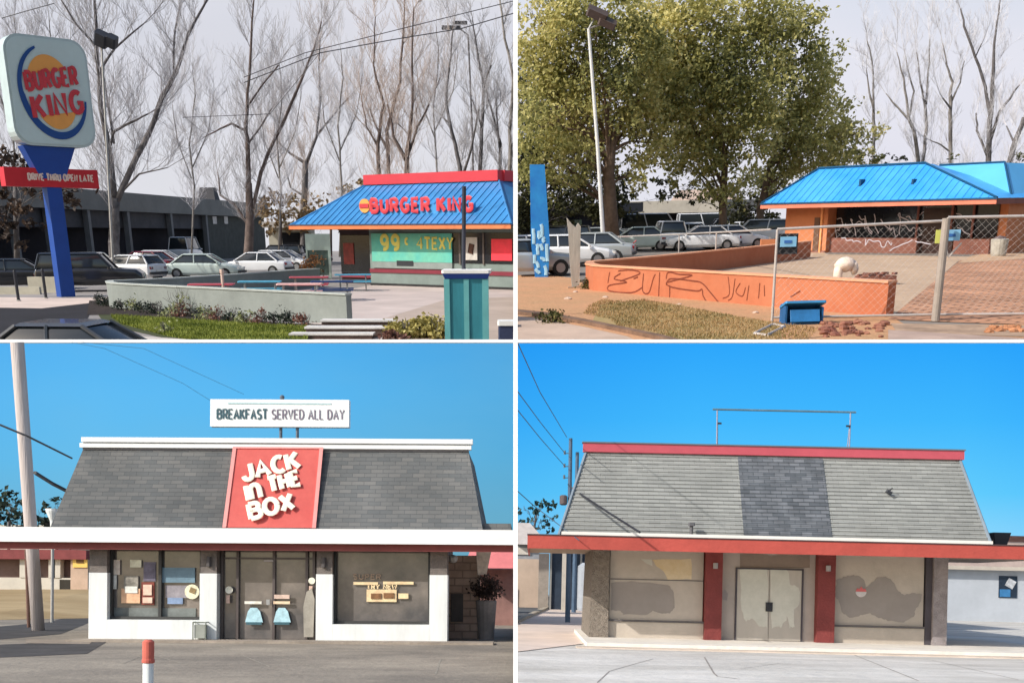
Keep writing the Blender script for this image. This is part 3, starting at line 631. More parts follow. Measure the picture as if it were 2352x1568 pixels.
# banner with big yellow price
xa, za = RA.h(858, 600); xb, zb = RA.h(1040, 536); xb2, _ = RA.h(1042, 600)
bn = mat("banner_teal", rgb(85,185,175), .55, .2, .7, col2=rgb(120,195,165)); b = MB(); b.box(xa, xb, -.11, -.06, za, zb); bno = b.build("banner", bn, ra)
b = MB(); b.box(xa, xb, -.10, -.06, za-.32, za-.005); b.build("banner_hem", mat("hem_grey", (.25,.29,.28), .8, .1), ra)
yel = mat("price_yellow", rgb(225,215,110), .6, .08); xs, zs = RA.h(880, 572); xs2, zt_ = RA.h(880, 541); sz = zt_-zs
b = MB(); word(b, "99", Vector((xs, -.13, zs)), (1,0,0), (0,0,1), sz, .1, .42, 1.05); x3, _ = RA.h(935, 572); b.build("price", yel, bno); b = MB(); word(b, "C", Vector((x3, -.13, zs+sz*.38)), (1,0,0), (0,0,1), sz*.4, .06); b.build("cent_sign", yel, bno); b = MB()
x4, _ = RA.h(962, 572); word(b, "4TEXY", Vector((x4, -.13, zs+.03)), (1,0,0), (0,0,1), sz*.8, .062, .3, .98); b.build("lettering", yel, bno)
x5, z5 = RA.h(914, 592); x6, z6 = RA.h(952, 586); b = MB(); b.box(x5, x6, -.115, -.055, za-.2, za+.06); b.build("slot", dark_metal, ra)
for (pa, pb, m_, nm) in (((1066, 597), (1098, 545), "p", "poster"), ((1131, 598), (1178, 549), "r", "poster")):
    x_, z_ = RA.h(*pa); x2_, z2_ = RA.h(*pb); b = MB(); b.box(x_, x2_, -.09, -.04, z_, z2_)
    po = b.build(nm, mat("poster_pale", (.55,.52,.48), .6, .08) if m_ == "p" else mat("poster_red", rgb(245,60,75), .55, .1, 2), ra, label="pale poster with a brown picture" if m_ == "p" else "bright red poster")
    if m_ == "p": b = MB(); b.rbox(((x_+x2_)/2+.08, -.1, (z_+z2_)/2), (.3, .03, .45), Matrix.Rotation(.2, 3, 'Y'), .05); b.build("picture", mat("pic_brown", (.12,.05,.03), .6, .4, 6), po)
# roof
ovh, ovl, ins, rz_ = 1.15, 1.55, 2.55, 4.55
ex0, ex1, ey0, ey1 = xL-ovl, xE+2, -ovh, 10.2; z0 = 2.98
tx0, _zz = RA.h(840, 430, ins-.6); tx0 = tx0; ty0 = ins-.6; tx1 = RA.h(1146, 420, ty0)[0]; ex1 = tx1+(tx0-ex0)*1.05
tzz = RA.h(1000, 420, ty0)[1]
blue_roof = mat("blue_metal_roof", rgb(62,132,190), .35, .14, .8, spec=.45)
b = MB(); b.hexa([(ex0,ey0,z0), (ex1,ey0,z0), (ex1,ey1,z0), (ex0,ey1,z0), (tx0,ty0,tzz), (tx1,ty0,tzz), (tx1,7,tzz), (tx0,7,tzz)])
n_ = 40
for i in range(n_):
    x_ = ex0+.25+i*.42
    if x_ > ex1-.5: break
    f = max(.03, min(1.0, (x_-ex0)/(tx0-ex0), (ex1-x_)/(ex1-tx1))); xt = x_
    e = Vector((x_, ey0, z0)); g2 = Vector((xt, ey0+(ty0-ey0)*f, z0+(tzz-z0)*f))
    up_ = Vector((0, -(tzz-z0), (ty0-ey0))).normalized()*.035; sd = Vector((.018, 0, 0))
    b.hexa([e-sd-up_*.3, e+sd-up_*.3, g2+sd-up_*.3, g2-sd-up_*.3, e-sd+up_, e+sd+up_, g2+sd+up_, g2-sd+up_])
b.tube([(ex0, ey0, z0+.02), (tx0, ty0, tzz+.02)], .05, 6); b.tube([(tx1, ty0, tzz+.02), (ex1, ey0, z0+.02)], .05, 6)
b.build("roof", blue_roof, ra)
orf = mat("orange_fascia", rgb(215,125,80), .6, .1, 1); b = MB(); b.box(ex0-.03, ex1, ey0-.05, ey0, z0-.19, z0-.0); b.box(ex0-.05, ex0, ey0-.05, ey1, z0-.19, z0); b.build("fascia", orf, ra)
b = MB(); b.box(ex0-.06, ex1, ey0-.08, ey0-.02, z0+.002, z0+.06); b.box(ex0-.06,ex0,ey0-.02,ey1,z0+.002,z0+.06); b.build("gutter", mat("gutter_dark", (.05,.07,.12), .5, .1), ra)
b = MB(); b.box(ex0, ex1, ey0, ey1, z0-.06, z0-.012); b.build("soffit", mat("soffit_brown", (.17,.11,.09), .8, .1), ra)
bz0 = RA.h(1000, 424, ty0-.12)[1]; bz1 = RA.h(1000, 406, ty0-.12)[1]
b = MB(); b.box(tx0-.05, tx1, ty0-.12, ty0+.35, tzz+.003, tzz+.5); b.box(tx0-.15, tx0+.3, ty0+.352, 7, tzz+.003, tzz+.5); b.box(tx1-.35, tx1+.1, ty0+.352, 7, tzz+.003, tzz+.5); b.build("parapet", mat("parapet_red", rgb(205,60,72), .5, .06, .6), ra)
# sign panel on the roof with red letters
sy = -.35; xa, za = RA.h(828, 495, sy); xb, zb = RA.h(1088, 445, sy); zlo = RA.h(960, 492, sy)[1]; zhi = RA.h(960, 446, sy)[1]
b = MB(); b.box(xa+.4, xb, sy, sy+.16, zlo-.05, zlo+.45); b.build("sign_panel", mat("roof_panel_blue", rgb(70,150,210), .45, .08), ra)
sz = (zhi-zlo)*.62; xs, zs = RA.h(852, 484, sy-.1); xe, _ = RA.h(1084, 484, sy-.1)
b = MB(); wl = wordlen("BURGER KING", sz, .36, 1); word(b, "BURGER KING", Vector((xs, sy-.08, zlo+.14)), (1,0,0), (0,0,1), sz, .11, .36, (xe-xs)/wl); b.build("roof_lettering", bkred, ra)
lxc, lzc = RA.h(835, 468, sy-.1); b = MB(); b.prism([(lxc+.36*c_, sy-.05, lzc-.1+.34*s__) for c_, s__ in ellpts(1, 1, 0, 360, 20)[:-1]], (0,.06,0)); lg = b.build("roof_logo", bun, ra)
b = MB(); b.box(lxc-.3, lxc+.3, sy-.09, sy-.055, lzc-.2, lzc+.0); b.build("logo_band", bkred, lg)
for k in range(4): x_ = xa+.8+(xb-xa-1.4)*k/3; b = MB(); b.box(x_, x_+.06, sy+.165, sy+.9, zlo, zlo+.06); b.build("bracket", dark_metal, ra)

# ---- structures behind on the left of the restaurant
p = A.g(716, 640); t = thing(A, "glass_porch", "pale green framed glazed porch left of the restaurant entrance", "porch", p); kk = 1/A.m(p.y)
pg = mat("porch_green", (.42,.52,.46), .6, .08); xa_ = A.P(700, 540, p.y).x-p.x; xb_ = A.P(757, 540, p.y).x-p.x; zt_ = A.P(725, 537, p.y).z; zm = A.P(725, 575, p.y).z
b = MB(); b.box(xa_, xb_, 0, .1, zm, zt_); b.box(xa_, xa_+.1, 0, .1, 0, zm); b.box(xb_-.15, xb_, 0, .1, 0, zm); b.build("frame", pg, t)
b = MB(); b.box(xa_+.1, xb_-.15, .04, .07, .2, zm); b.build("glass", mat("porch_glass", (.1,.15,.13), .2, .3, 2), t)
p = A.g(655, 606); t = thing(A, "small_building", "small cream flat roofed building beyond the parked cars left of the restaurant", "building", p)
cream = mat("cream_wall", (.5, .47, .38), .8, .1); xa_ = A.P(617, 540, p.y).x-p.x; xb_ = A.P(700, 540, p.y).x-p.x; zt_ = A.P(650, 523, p.y).z
b = MB(); b.box(xa_, xb_, 0, 5, 0, zt_); b.build("wall", cream, t)
b = MB(); b.box(xa_-.4, xb_+.4, -.6, 5.4, zt_+.003, zt_+.5); b.build("roof", mat("cream_roof", (.5,.46,.42), .8, .2, 1.5), t)
b = MB(); b.box(xa_+1.2, xa_+2.9, -.03, -.004, .3, zt_-.4); b.build("window", dark_glass, t)

# ---- dark office building on the left
OB = Facade(A, A.g(285, 608), A.g(612, 588)); ob = OB.thing("office_building", "long dark grey flat roofed building with a deep fascia behind the car park", "building")
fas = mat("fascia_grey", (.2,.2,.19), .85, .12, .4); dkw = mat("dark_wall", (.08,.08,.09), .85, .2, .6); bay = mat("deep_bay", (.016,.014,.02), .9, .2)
x0_, zt_ = OB.h(285, 443); _, zf = OB.h(285, 486); xl_, xr_ = -34, OB.len
b = MB(); b.box(xl_, xr_, -.6, 14, zf, zt_); b.build("fascia", fas, ob)
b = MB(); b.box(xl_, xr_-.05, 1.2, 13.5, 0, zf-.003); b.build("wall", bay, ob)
b = MB(); b.box(xl_, xr_-.02, .1, 1.0, zf-1.35, zf-.003); b.build("spandrel", dkw, ob)
xq, _ = OB.h(482, 560); b = MB(); b.box(xq, xr_, -.02, 1.15, 0, zf-.003); b.build("block_wall", mat("block_wall", (.075,.08,.075), .9, .2, 1.5), ob)
for px in (300, 398, 478, 210, 120, 40):
    x_, _ = OB.h(px, 560, -.4); b = MB(); b.box(x_-.22, x_+.22, -.5, -.06, 0, zf-.003); b.build("column", mat("column_grey", (.19,.19,.195), .8, .1), ob)
for px in (494, 520):
    x_, z_ = OB.h(px, 512, -.05); b = MB(); b.box(x_-.6, x_+.5, -.06, -.024, z_-.1, z_+.65); w_o = b.build("window", mat("pale_window", (.3,.31,.32), .2, .3, 2), ob)
x_, z_ = OB.h(478, 440, 3); b = MB(); b.hexa([(x_-.7,2,zt_+.003), (x_+.9,2,zt_+.003), (x_+.9,4,zt_+.003), (x_-.7,4,zt_+.003), (x_-.45,2.2,zt_+1.5), (x_+.4,2.2,zt_+1.5), (x_+.4,3.8,zt_+1.5), (x_-.45,3.8,zt_+1.5)]); b.build("roof_vent", dkw, ob)

# ---- cars
def gcar(W, px, py, rz, m_, kind, label, name="parked_car", grp="cars parked behind the patio", **k):
    return make_car(W, name, label, W.g(px, py), R(rz), m_, kind, grp, **k)
gcar(A, 472, 640, 0, car_green, "sedan", "pale green saloon car directly behind the patio wall")
gcar(A, 590, 632, 172, car_white, "sedan", "white saloon car on the left of the slim second bare tree")
gcar(A, 655, 622, -12, car_white, "hatch", "white hatchback between the second bare tree and the black cars", L=4.2)
gcar(A, 640, 611, 175, car_black, "suv", "black off-road car right of the second bare tree", hgt=1.7)
gcar(A, 700, 608, 170, car_black, "sedan", "black saloon car partly behind the autumn shrub")
gcar(A, 335, 628, 165, car_red, "sedan", "dark maroon saloon car right of the big bare tree")
gcar(A, 372, 622, 0, car_white, "sedan", "white saloon car beyond the maroon one")
gcar(A, 300, 645, 160, car_white, "hatch", "white hatchback with a red tail light just right of the big tree trunk", L=4.1)
gcar(A, 430, 602, 90, car_white, "van", "white delivery van far back in front of the dark building", "parked_van", hgt=2.3, L=5, wd=2)
gcar(A, 215, 668, 12, car_black, "suv", "dark off-road car between the blue pole and the big tree trunk", hgt=1.75, L=4.8)
gcar(A, 45, 664, 15, car_black, "sedan", "black saloon car at the left edge under the sign")
gcar(A, 200, 632, 150, car_silver, "sedan", "silver car behind the dark off-road car")
make_car(A, "parked_car", "dark grey saloon car cut off at the bottom left beside the grass strip", A.g(195, 832)+Vector((0,0,-.60)), R(-4), mat("car_charcoal", (.07,.075,.085), .25, .1, coat=.5), "sedan", None, L=4.7, hgt=1.45)

# ---- picnic tables
def picnic(W, px, py, rz, m_, label):
    p = W.g(px, py, .0); t = thing(W, "picnic_table", label, "picnic table", p, R(rz), "picnic tables inside the patio wall")
    b = MB(); b.rbox((0,0,.74), (1.7,.75,.05), bev=.04); b.build("table_top", m_, t)
    for s_ in (-1, 1):
        b = MB(); b.rbox((0, s_*.7, .44), (1.7,.27,.045), bev=.02); b.build("bench", m_, t)
        b = MB(); b.tube([(s_*.6,-.72,.42), (s_*.6,-.35,.02), (s_*.6,-.2,.7)], .03, 6); b.tube([(s_*.6,.72,.42), (s_*.6,.35,.02), (s_*.6,.2,.7)], .03, 6); b.tube([(s_*.6,-.35,.02), (s_*.6,.35,.02)], .03, 6); b.build("leg", steel, t)
    return t
tred = mat("table_red", rgb(190,85,98), .5, .08); tblue = mat("table_blue", rgb(90,170,200), .5, .08); tpink = mat("table_pale_pink", rgb(235,190,185), .5, .06); tnavy = mat("table_navy", rgb(30,60,110), .5, .1)
picnic(A, 490, 699, 8, tred, "red picnic table near the white umbrella post"); picnic(A, 600, 690, 8, tblue, "pale blue picnic table in the middle of the patio")
picnic(A, 690, 698, 8, tpink, "pale pink picnic table right of the blue one"); picnic(A, 765, 690, 8, tnavy, "navy picnic table close to the end of the patio wall")
picnic(A, 812, 668, 8, tblue, "pale blue picnic table nearest the entrance door"); picnic(A, 712, 676, 8, tred, "red picnic table behind the pale pink one")
b = MB(); p = A.g(516, 700); b.lathe((p.x,p.y,0), [(.25,0), (.25,.06), (.06,.08), (.06,1.15), (.08,1.16), (.08,1.3)], 14); solo(A, b, "umbrella_post", mat("cream_post", (.65,.5,.42), .6, .1), "short cream umbrella post standing in the patio", "post", p)
shrub(A, 722, 640, 1.5, 1.5, leafmat("autumn_leaves", [(0.2, (.18,.06,.02)), (.5, (.4,.2,.08)), (.9, (.62,.42,.25))], 1.2), "orange autumn shrub left of the restaurant entrance", "autumn_shrub", None, 900, .07)

# ---- trees
bare_tree(A, "big bare tree with two thick limbs right of the pole sign", A.g(266,645).y, [
 [(267,648,30), (262,560,26), (264,455,23)], [(262,458,17), (252,350,14), (232,245,11), (226,150,9), (222,60,7), (214,-30,5)], [(268,462,15), (300,390,14), (345,300,12), (375,220,11), (405,165,9), (432,80,7), (485,-20,4)],
 [(250,345,7), (262,302,6), (300,282,5), (340,262,3)], [(228,165,6), (262,112,5), (330,55,3)], [(226,112,6), (180,62,5), (140,0,3)], [(400,172,6), (398,100,5), (412,20,3)], [(262,330,6), (240,190,4), (236,140,3)], [(280,440,6), (320,400,4), (385,385,2)]], twig, bark, 11, .75, (1.3, 3.4))
bare_tree(A, "bare tree behind the patio wall with a long limb leaning right", A.g(568,624).y, [
 [(568,626,24), (574,520,20), (571,420,15)], [(571,425,12), (569,330,10), (564,290,8), (572,180,6), (577,80,5), (584,-10,3)], [(580,480,9), (600,395,9), (615,355,8), (655,270,7), (692,185,6), (722,110,5), (738,50,3)],
 [(563,300,6), (532,284,5), (505,296,4), (470,315,2)], [(572,520,7), (540,470,6), (505,448,5), (500,395,3)], [(565,250,5), (600,200,4), (640,150,3)], [(570,330,5), (600,290,4), (630,240,2)]], twig, bark_red, 12, .75, (1.3, 3.2))
bare_tree(A, "dark bare tree left of the blue roof with a thick forked crown", A.g(697,606).y, [
 [(697,608,18), (698,480,15), (702,370,13)], [(702,380,9), (726,315,6), (735,240,5), (733,150,4), (735,90,2)], [(702,375,8), (665,352,5), (632,318,3)], [(698,450,6), (668,432,4), (650,372,3)], [(728,310,5), (770,260,4), (800,225,3)]], twig_red, bark, 13, .7, (1.2, 2.8))
grp = "bare trees behind the restaurant"
bare_tree(A, "reddish bare tree behind the left end of the red roof band", 76, [[(873,560,9), (872,430,9), (868,330,8), (880,240,6), (858,150,4), (862,40,2)], [(870,340,6), (842,290,4), (830,220,3)]], twig_red, bark_red, 21, .7, (1.2, 2.6), group=grp)
bare_tree(A, "tall bare tree with twin stems behind the blue roof", 79, [[(896,560,9), (893,430,9), (888,300,8), (918,190,6), (926,60,4), (930,-10,2)], [(893,350,6), (868,300,5), (850,250,3)]], twig_red, bark_red, 22, .7, (1.2, 2.6), group=grp)
bare_tree(A, "bare tree with a thick trunk behind the middle of the red roof band", 75, [[(936,560,12), (934,430,12), (936,350,10), (948,240,6), (945,120,4), (950,20,3)], [(934,370,9), (905,315,6), (890,240,4)], [(936,360,8), (960,290,6), (985,240,4), (1010,180,2)]], twig_red, bark_red, 23, .65, (1.2, 2.8), group=grp)
bare_tree(A, "bare tree forking low behind the lettered roof sign", 73, [[(1066,560,11), (1064,425,11), (1050,355,9), (1032,280,7), (1024,220,6), (1035,130,4), (1042,60,2)], [(1064,400,7), (1084,340,5), (1100,250,4)], [(1034,285,4), (1000,255,3)]], twig, bark, 24, .7, (1.2, 2.6), group=grp)
bare_tree(A, "straight bare tree left of the utility post top", 74, [[(1102,560,9), (1103,410,9), (1107,300,8), (1110,190,6), (1095,110,4), (1085,40,2)], [(1106,290,5), (1085,230,3)], [(1110,200,5), (1128,150,3)]], twig, bark, 25, .7, (1.2, 2.4), group=grp)
bare_tree(A, "slender bare tree near the right end of the red roof band", 76, [[(1148,560,8), (1148,410,8), (1148,330,7), (1126,245,4), (1115,200,3)], [(1147,340,5), (1140,250,3)]], twig, bark, 26, .7, (1.0, 2.2), group=grp)
bare_tree(A, "bare tree with a grey curved trunk at the right edge", 72, [[(1163,560,10), (1170,410,10), (1172,300,8), (1178,180,6), (1160,90,5), (1148,0,4)]], twig, bark_pale, 27, .8, (1.0, 2.0), group=grp)
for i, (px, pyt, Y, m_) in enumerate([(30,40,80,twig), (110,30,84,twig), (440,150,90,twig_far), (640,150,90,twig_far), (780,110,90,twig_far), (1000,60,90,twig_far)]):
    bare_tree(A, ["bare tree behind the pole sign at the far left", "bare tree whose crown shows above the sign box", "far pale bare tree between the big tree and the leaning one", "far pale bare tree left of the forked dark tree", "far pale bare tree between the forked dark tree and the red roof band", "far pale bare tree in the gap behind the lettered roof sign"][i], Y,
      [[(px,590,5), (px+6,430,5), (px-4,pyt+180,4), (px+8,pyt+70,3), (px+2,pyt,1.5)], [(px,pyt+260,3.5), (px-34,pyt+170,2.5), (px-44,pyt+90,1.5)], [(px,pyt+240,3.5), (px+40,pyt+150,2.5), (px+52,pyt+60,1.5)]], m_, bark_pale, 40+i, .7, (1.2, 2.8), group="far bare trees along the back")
autumn = leafmat("far_autumn", [(0.2, (.12,.08,.04)), (.5, (.3,.2,.1)), (.9, (.5,.4,.24))], .5)
for i, (px, py, rx, ry) in enumerate([(645,480,55,40), (760,475,70,45), (830,445,50,30)]):
    leafy_tree(A, ["tan autumn bush left of the forked dark tree", "golden brown autumn tree behind the left slope of the blue roof", "pale tan autumn tree top above the blue roof slope"][i], 95+i*3, px, [(px,py,rx,ry,.8), (px+rx*.5,py+ry*.6,rx*.8,ry*.8,.8), (px-rx*.5,py+ry*.7,rx*.7,ry*.7,.8)], autumn, bark_red, 60+i, .2, 2.6, [(px,600,7), (px,py+10,5)], name="autumn_tree", group="autumn trees in the background", tw=5)
darkb = leafmat("dark_brush", [(0.2, (.02,.015,.014)), (.5, (.06,.04,.03)), (.9, (.14,.09,.06))], .6)
leafy_tree(A, "dark brown leafy tree behind the red reader board at the left edge", 62, 30, [(10,370,45,40,.9), (60,380,50,40,.9), (120,400,45,35,.8), (30,440,60,35,.8), (120,450,60,35,1), (60,500,70,40,1), (180,440,40,30,.8), (10,540,40,50,1)], darkb, bark, 71, .18, 2.4, [(40,620,14), (35,420,9)], tw=8)
# ---- overhead wires
def wire(W, pts, rad, label, name="overhead_wire", grp=None, m_=None):
    P_ = [W.P(px, py, Y) for px, py, Y in pts]; o = P_[0]; sm = []
    for i in range(len(P_)-1):
        for j in range(8):
            f = j/8; q = P_[i].lerp(P_[i+1], f); sm.append(q)
    sm.append(P_[-1]); b = MB(); b.tube(sm, rad, 5); return solo(W, b, name, m_ or dark_metal, label, "wire", o, group=grp)
wire(A, [(5,42,45), (60,26,45), (125,8,45)], .016, "short overhead wire crossing the upper left corner above the sign", grp="overhead wires")
wire(A, [(560,178,50), (700,122,50), (900,72,50), (1183,2,50)], .017, "upper overhead wire running to the top right corner", grp="overhead wires")
wire(A, [(560,190,48), (735,122,48), (900,92,48), (1060,66,48), (1183,30,48)], .02, "lower overhead wire passing the distant street lamp", grp="overhead wires")
wire(A, [(420,270,50), (620,262,50), (735,122,50)], .012, "thin slack wire climbing between the bare trees", grp="overhead wires")
# ================================================================ PLACE B (upper right): the same lot after the restaurant closed
g_ = MB(); g_.box(0, 110, 18, 172, -.3, 0); struct(B, g_, "parking_lot", mat("lot_warm", (.21, .185, .165), .9, .2, .3, .3))
dirt = mat("bare_dirt", (.56, .29, .155), .95, .25, .7, .6, col2=(.46, .27, .14), bscale=9)
sheet(B, [(1170,632), (1262,632), (1330,640), (1350,652), (1500,672), (1700,690), (2036,722), (2080,745), (2400,745), (2400,820), (1170,820)], .012, "verge", dirt)
concw = mat("pavement_warm", (.50, .37, .29), .85, .15, .6, .2)
sheet(B, [(1170,724), (1250,733), (1340,750), (1440,772), (1500,800), (1170,800)], .024, "pavement", concw)
kp = [(1170,716), (1250,724), (1340,740), (1440,761), (1520,778), (1580,795)]
b = MB()
for (a, c) in zip(kp[:-1], kp[1:]):
    p, q = B.g(*a), B.g(*c); p2, q2 = B.g(a[0], a[1]+6), B.g(c[0], c[1]+6); b.hexa([(p2.x,p2.y,0), (q2.x,q2.y,0), (q.x,q.y,0), (p.x,p.y,0), (p2.x,p2.y,.09), (q2.x,q2.y,.09), (q.x,q.y,.09), (p.x,p.y,.09)])
struct(B, b, "kerb", mat("kerb_brown", (.2,.12,.08), .9, .3, 2))
deadg = mat("dead_grass_soil", (.42, .27, .13), .95, .3, .9, .5, col2=(.33,.27,.11), bscale=12)
sheet(B, [(1470,690), (1560,700), (1700,728), (1790,742), (1800,800), (1640,800), (1480,762), (1360,738), (1380,700)], .017, "dry_grass_ground", deadg)
strawb = leafmat("straw_blades", [(0.2, (.17,.14,.05)), (.5, (.38,.25,.11)), (.9, (.52,.34,.18))], .5)
grass_field(B, [(1350,706), (1380,690), (1430,694), (1480,690), (1560,704), (1700,730), (1790,744), (1880,756), (1840,800), (1640,800), (1560,782), (1480,762), (1420,752), (1400,735), (1340,722)], 13000, strawb, "dry_grass", .045, 15, .012, .02, label="dry straw coloured grass on the bank in front of the orange wall")
pav1 = mat("patio_grey", (.44,.31,.215), .9, .22, .5, .3, col2=(.54,.385,.265)); sheet(B, [(1352,640), (1860,560), (1900,584), (2270,590), (2200,600), (2045,735), (2036,700), (1350,668)], .010, "patio", pav1)
brickp = brickmat("herringbone_pavers", (.72,.38,.23), (.58,.30,.18), (.24,.13,.08), .62, .3, .045, 'XY', rot=R(45), bump=.6, var=.4, nscale=.4)
sheet(B, [(2040,733), (2205,598), (2380,584), (2380,746), (2145,738)], .014, "brick_paving", brickp)
sheet(B, [(2230,588), (2380,560), (2380,592), (2200,604)], .018, "sand_patch", mat("sand", (.5,.33,.21), .95, .15, .8))
gutterm = mat("gutter_concrete", (.38,.26,.18), .9, .3, 1.5); sheet(B, [(2045,742), (2380,748), (2400,775), (2060,762)], .02, "gutter_strip", gutterm)
sheet(B, [(2040,757), (2380,778), (2380,800), (2040,800)], .026, "street_edge", mat("street_edge", (.4,.29,.24), .9, .2, .7))
# orange wall with graffiti
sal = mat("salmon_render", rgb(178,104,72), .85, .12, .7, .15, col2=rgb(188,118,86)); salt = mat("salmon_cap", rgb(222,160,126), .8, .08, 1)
fr = B.g(2034, 729); fl = B.g(1362, 668)
pts = [B.g(1850, 592), B.g(1700, 612), B.g(1500, 638), B.g(1348, 655), B.g(1345, 662), fl, fl.lerp(fr, .33), fl.lerp(fr, .66), fr]
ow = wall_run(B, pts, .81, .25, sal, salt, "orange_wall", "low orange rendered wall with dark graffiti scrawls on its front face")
WF = Facade(B, fl, fr); p0 = pts[0]
def scrawl(paths, fac, wt, name, m, parent_obj, y=-.03, origin=None, lift=.012):
    b = MB()
    for pth in paths:
        q = []
        for (px, py) in pth:
            x, z = fac.h(px, py, y); q.append(Vector((x, y, z)))
        sm = []
        for i in range(len(q)-1):
            for j in range(4):
                t_ = j/4; a0 = q[max(i-1, 0)]; a1 = q[i]; a2 = q[i+1]; a3 = q[min(i+2, len(q)-1)]
                sm.append(.5*((2*a1)+(a2-a0)*t_+(2*a0-5*a1+4*a2-a3)*t_**2+(3*a1-a0-3*a2+a3)*t_**3))
        sm.append(q[-1]); b.tube(sm, wt, 6, True, flat=Vector((0, 1, 0)))
    if origin is not None: b.xf(Matrix.Translation(-origin) @ fac.M)
    return b.build(name, m, parent_obj)
gdark = mat("graffiti_brown", rgb(120,58,40), .8, .15); 
O_ = Vector((p0.x, p0.y, 0))
G1 = [[(1425,628), (1410,640), (1440,648), (1400,655), (1400,668), (1450,672), (1475,660)], [(1420,622), (1450,620), (1470,628), (1425,645)], [(1478,628), (1476,668), (1490,672), (1500,640), (1505,630)], [(1515,625), (1512,690)], [(1530,640), (1535,625), (1560,630), (1590,632), (1545,645), (1530,650), (1545,660), (1600,668), (1612,664), (1615,680), (1630,700), (1650,706)],
      [(1530,655), (1540,640), (1590,645), (1612,650), (1632,672), (1655,700)], [(1510,690), (1535,692), (1538,655)], [(1400,625), (1396,650)], [(1455,640), (1465,636)]]
G2 = [[(1672,635), (1675,675), (1660,685)], [(1688,640), (1682,680), (1672,690)], [(1700,650), (1690,670), (1705,680), (1712,660)], [(1720,655), (1715,690)], [(1745,650), (1742,685)], [(1755,655), (1756,680)], [(1838,668), (1815,682)]]
for gi, GG in enumerate((G1, G2)):
    for g_one in GG: scrawl([g_one], WF, .02 if gi == 0 else .014, "graffiti", gdark, ow, -.008, O_)
# leaning blue panel, broken post, light pole
p = B.g(1245, 637); k_ = B.m(p.y); t = thing(B, "blue_signboard", "tall narrow blue board with white chalky marks on its lower half beside the broken post", "sign board", p)
def bpt(px, py, dy=0): return B.P(px, py, p.y+dy)-p
b = MB(); a0, a1, a2, a3 = bpt(1229,637), bpt(1259,637), bpt(1251,378), bpt(1217,378)
am, bm_ = bpt(1220,560), bpt(1263,560)
blue2 = mat("board_blue", rgb(38,115,200), .5, .12, 1.2, col2=rgb(50,150,220))
b.prism([a0, a1, bm_, a2, a3, am], (0, .22, 0)); b.build("board", blue2, t)
wm = mat("chalk_white", rgb(170,215,240), .6, .15, 4)
rg = random.Random(4)
for (px0, py0, px1, py1) in [(1226,525,1228,560), (1243,515,1245,545), (1256,560,1259,600), (1240,560,1246,575), (1228,585,1226,605), (1252,610,1255,632), (1244,590,1250,600), (1234,560,1234,585), (1232,600,1238,615), (1248,545,1250,556), (1238,530,1238,548), (1230,618,1240,628)]:
    b = MB(); sm = [bpt(px0+(px1-px0)*i/4+rg.uniform(-2,2), py0+(py1-py0)*i/4) for i in range(5)]; b.tube([q+Vector((0,-.01,0)) for q in sm], .065, 6, True, flat=Vector((0,1,0))); b.build("white_mark", wm, t)
p = B.g(1322, 662); t = thing(B, "broken_post", "splintered pale grey wooden post leaning between the blue board and the orange wall", "post", p)
b = MB(); b.prism([bpt(1314,660), bpt(1331,655), bpt(1334,520), bpt(1328,512), bpt(1322,522), bpt(1313,514), bpt(1302,500), bpt(1306,540), bpt(1309,600)], (0,.16,0)); b.build("timber", mat("weathered_wood", (.42,.4,.36), .9, .2, 3, .4, stretch=(4,4,.4)), t)
b = MB(); b.box(-.25,.3,-.1,.3,0,.05); b.build("footing", MATS["gutter_concrete"], t)
p = B.g(1388, 590); tp = B.P(1352, 66, p.y)-p; t = thing(B, "light_pole", "tall white light pole with two square lamp heads in front of the leafy trees", "light pole", p)
b = MB(); b.tube([(0,0,0), tp*.5+Vector((.05,0,0)), tp], [.13,.1,.08], 10); b.build("pole", white_paint, t)
for (px, py, s_) in ((1372,32,.62), (1395,52,.5)):
    q = B.P(px, py, p.y)-p; b = MB(); b.rbox((q.x,q.y,q.z), (1.3*s_+.3,.9,.4*s_+.12), Matrix.Rotation(R(22), 3, 'Y') @ Matrix.Rotation(R(24), 3, 'X'), .08); hd = b.build("lamp_head", mat("lamp_brown", (.1,.07,.06), .5, .2), t)
    b = MB(); b.tube([tp, q], .05, 6); b.build("arm", steel, t)
# restaurant, closed
RB = Facade(B, B.g(1800, 579), B.g(2250, 585)); rb = RB.thing("closed_restaurant", "closed orange restaurant with a bright blue metal hip roof behind the wire fence", "restaurant")
xE = RB.h(2288, 560)[0]; xw = RB.h(1897, 560)[0]; zE = RB.h(1800, 478)[1]+.25
salw = mat("salmon_wall", rgb(195,122,82), .85, .12, .7, .1, col2=rgb(205,136,96)); brick = brickmat("brick_kneewall", (.34,.14,.1), (.28,.11,.08), (.2,.1,.08), .25, .08, .012, 'XZ', bump=.3)
b = MB(); b.box(0, xw, 0, 3.6, 0, zE); b.box(xw, xE, .9, 3.6, 0, zE); b.build("wall", salw, rb)
zk1 = RB.h(2000, 547, .35)[1]; xk = RB.h(2160, 560, .35)[0]; xk2 = RB.h(2190, 560, .35)[0]
b = MB(); b.box(xw+.003, RB.h(2105,560,.35)[0], .35, .895, 0, zk1); b.build("knee_wall", brick, rb)
b = MB(); b.box(xk2, xE-.5, .35, .895, 0, zk1*.95); b.build("knee_wall", brick, rb)
b = MB(); b.box(xw+.05, xE-.4, .8, .893, zk1+.003, zE-.02); win = b.build("window", dark_glass, rb)
b = MB(); b.box(RB.h(2108,560,.4)[0], RB.h(2180,560,.4)[0], .72, .795, 0, zE-.4); b.build("door", mat("door_dark", (.05,.025,.022), .4, .3), rb)
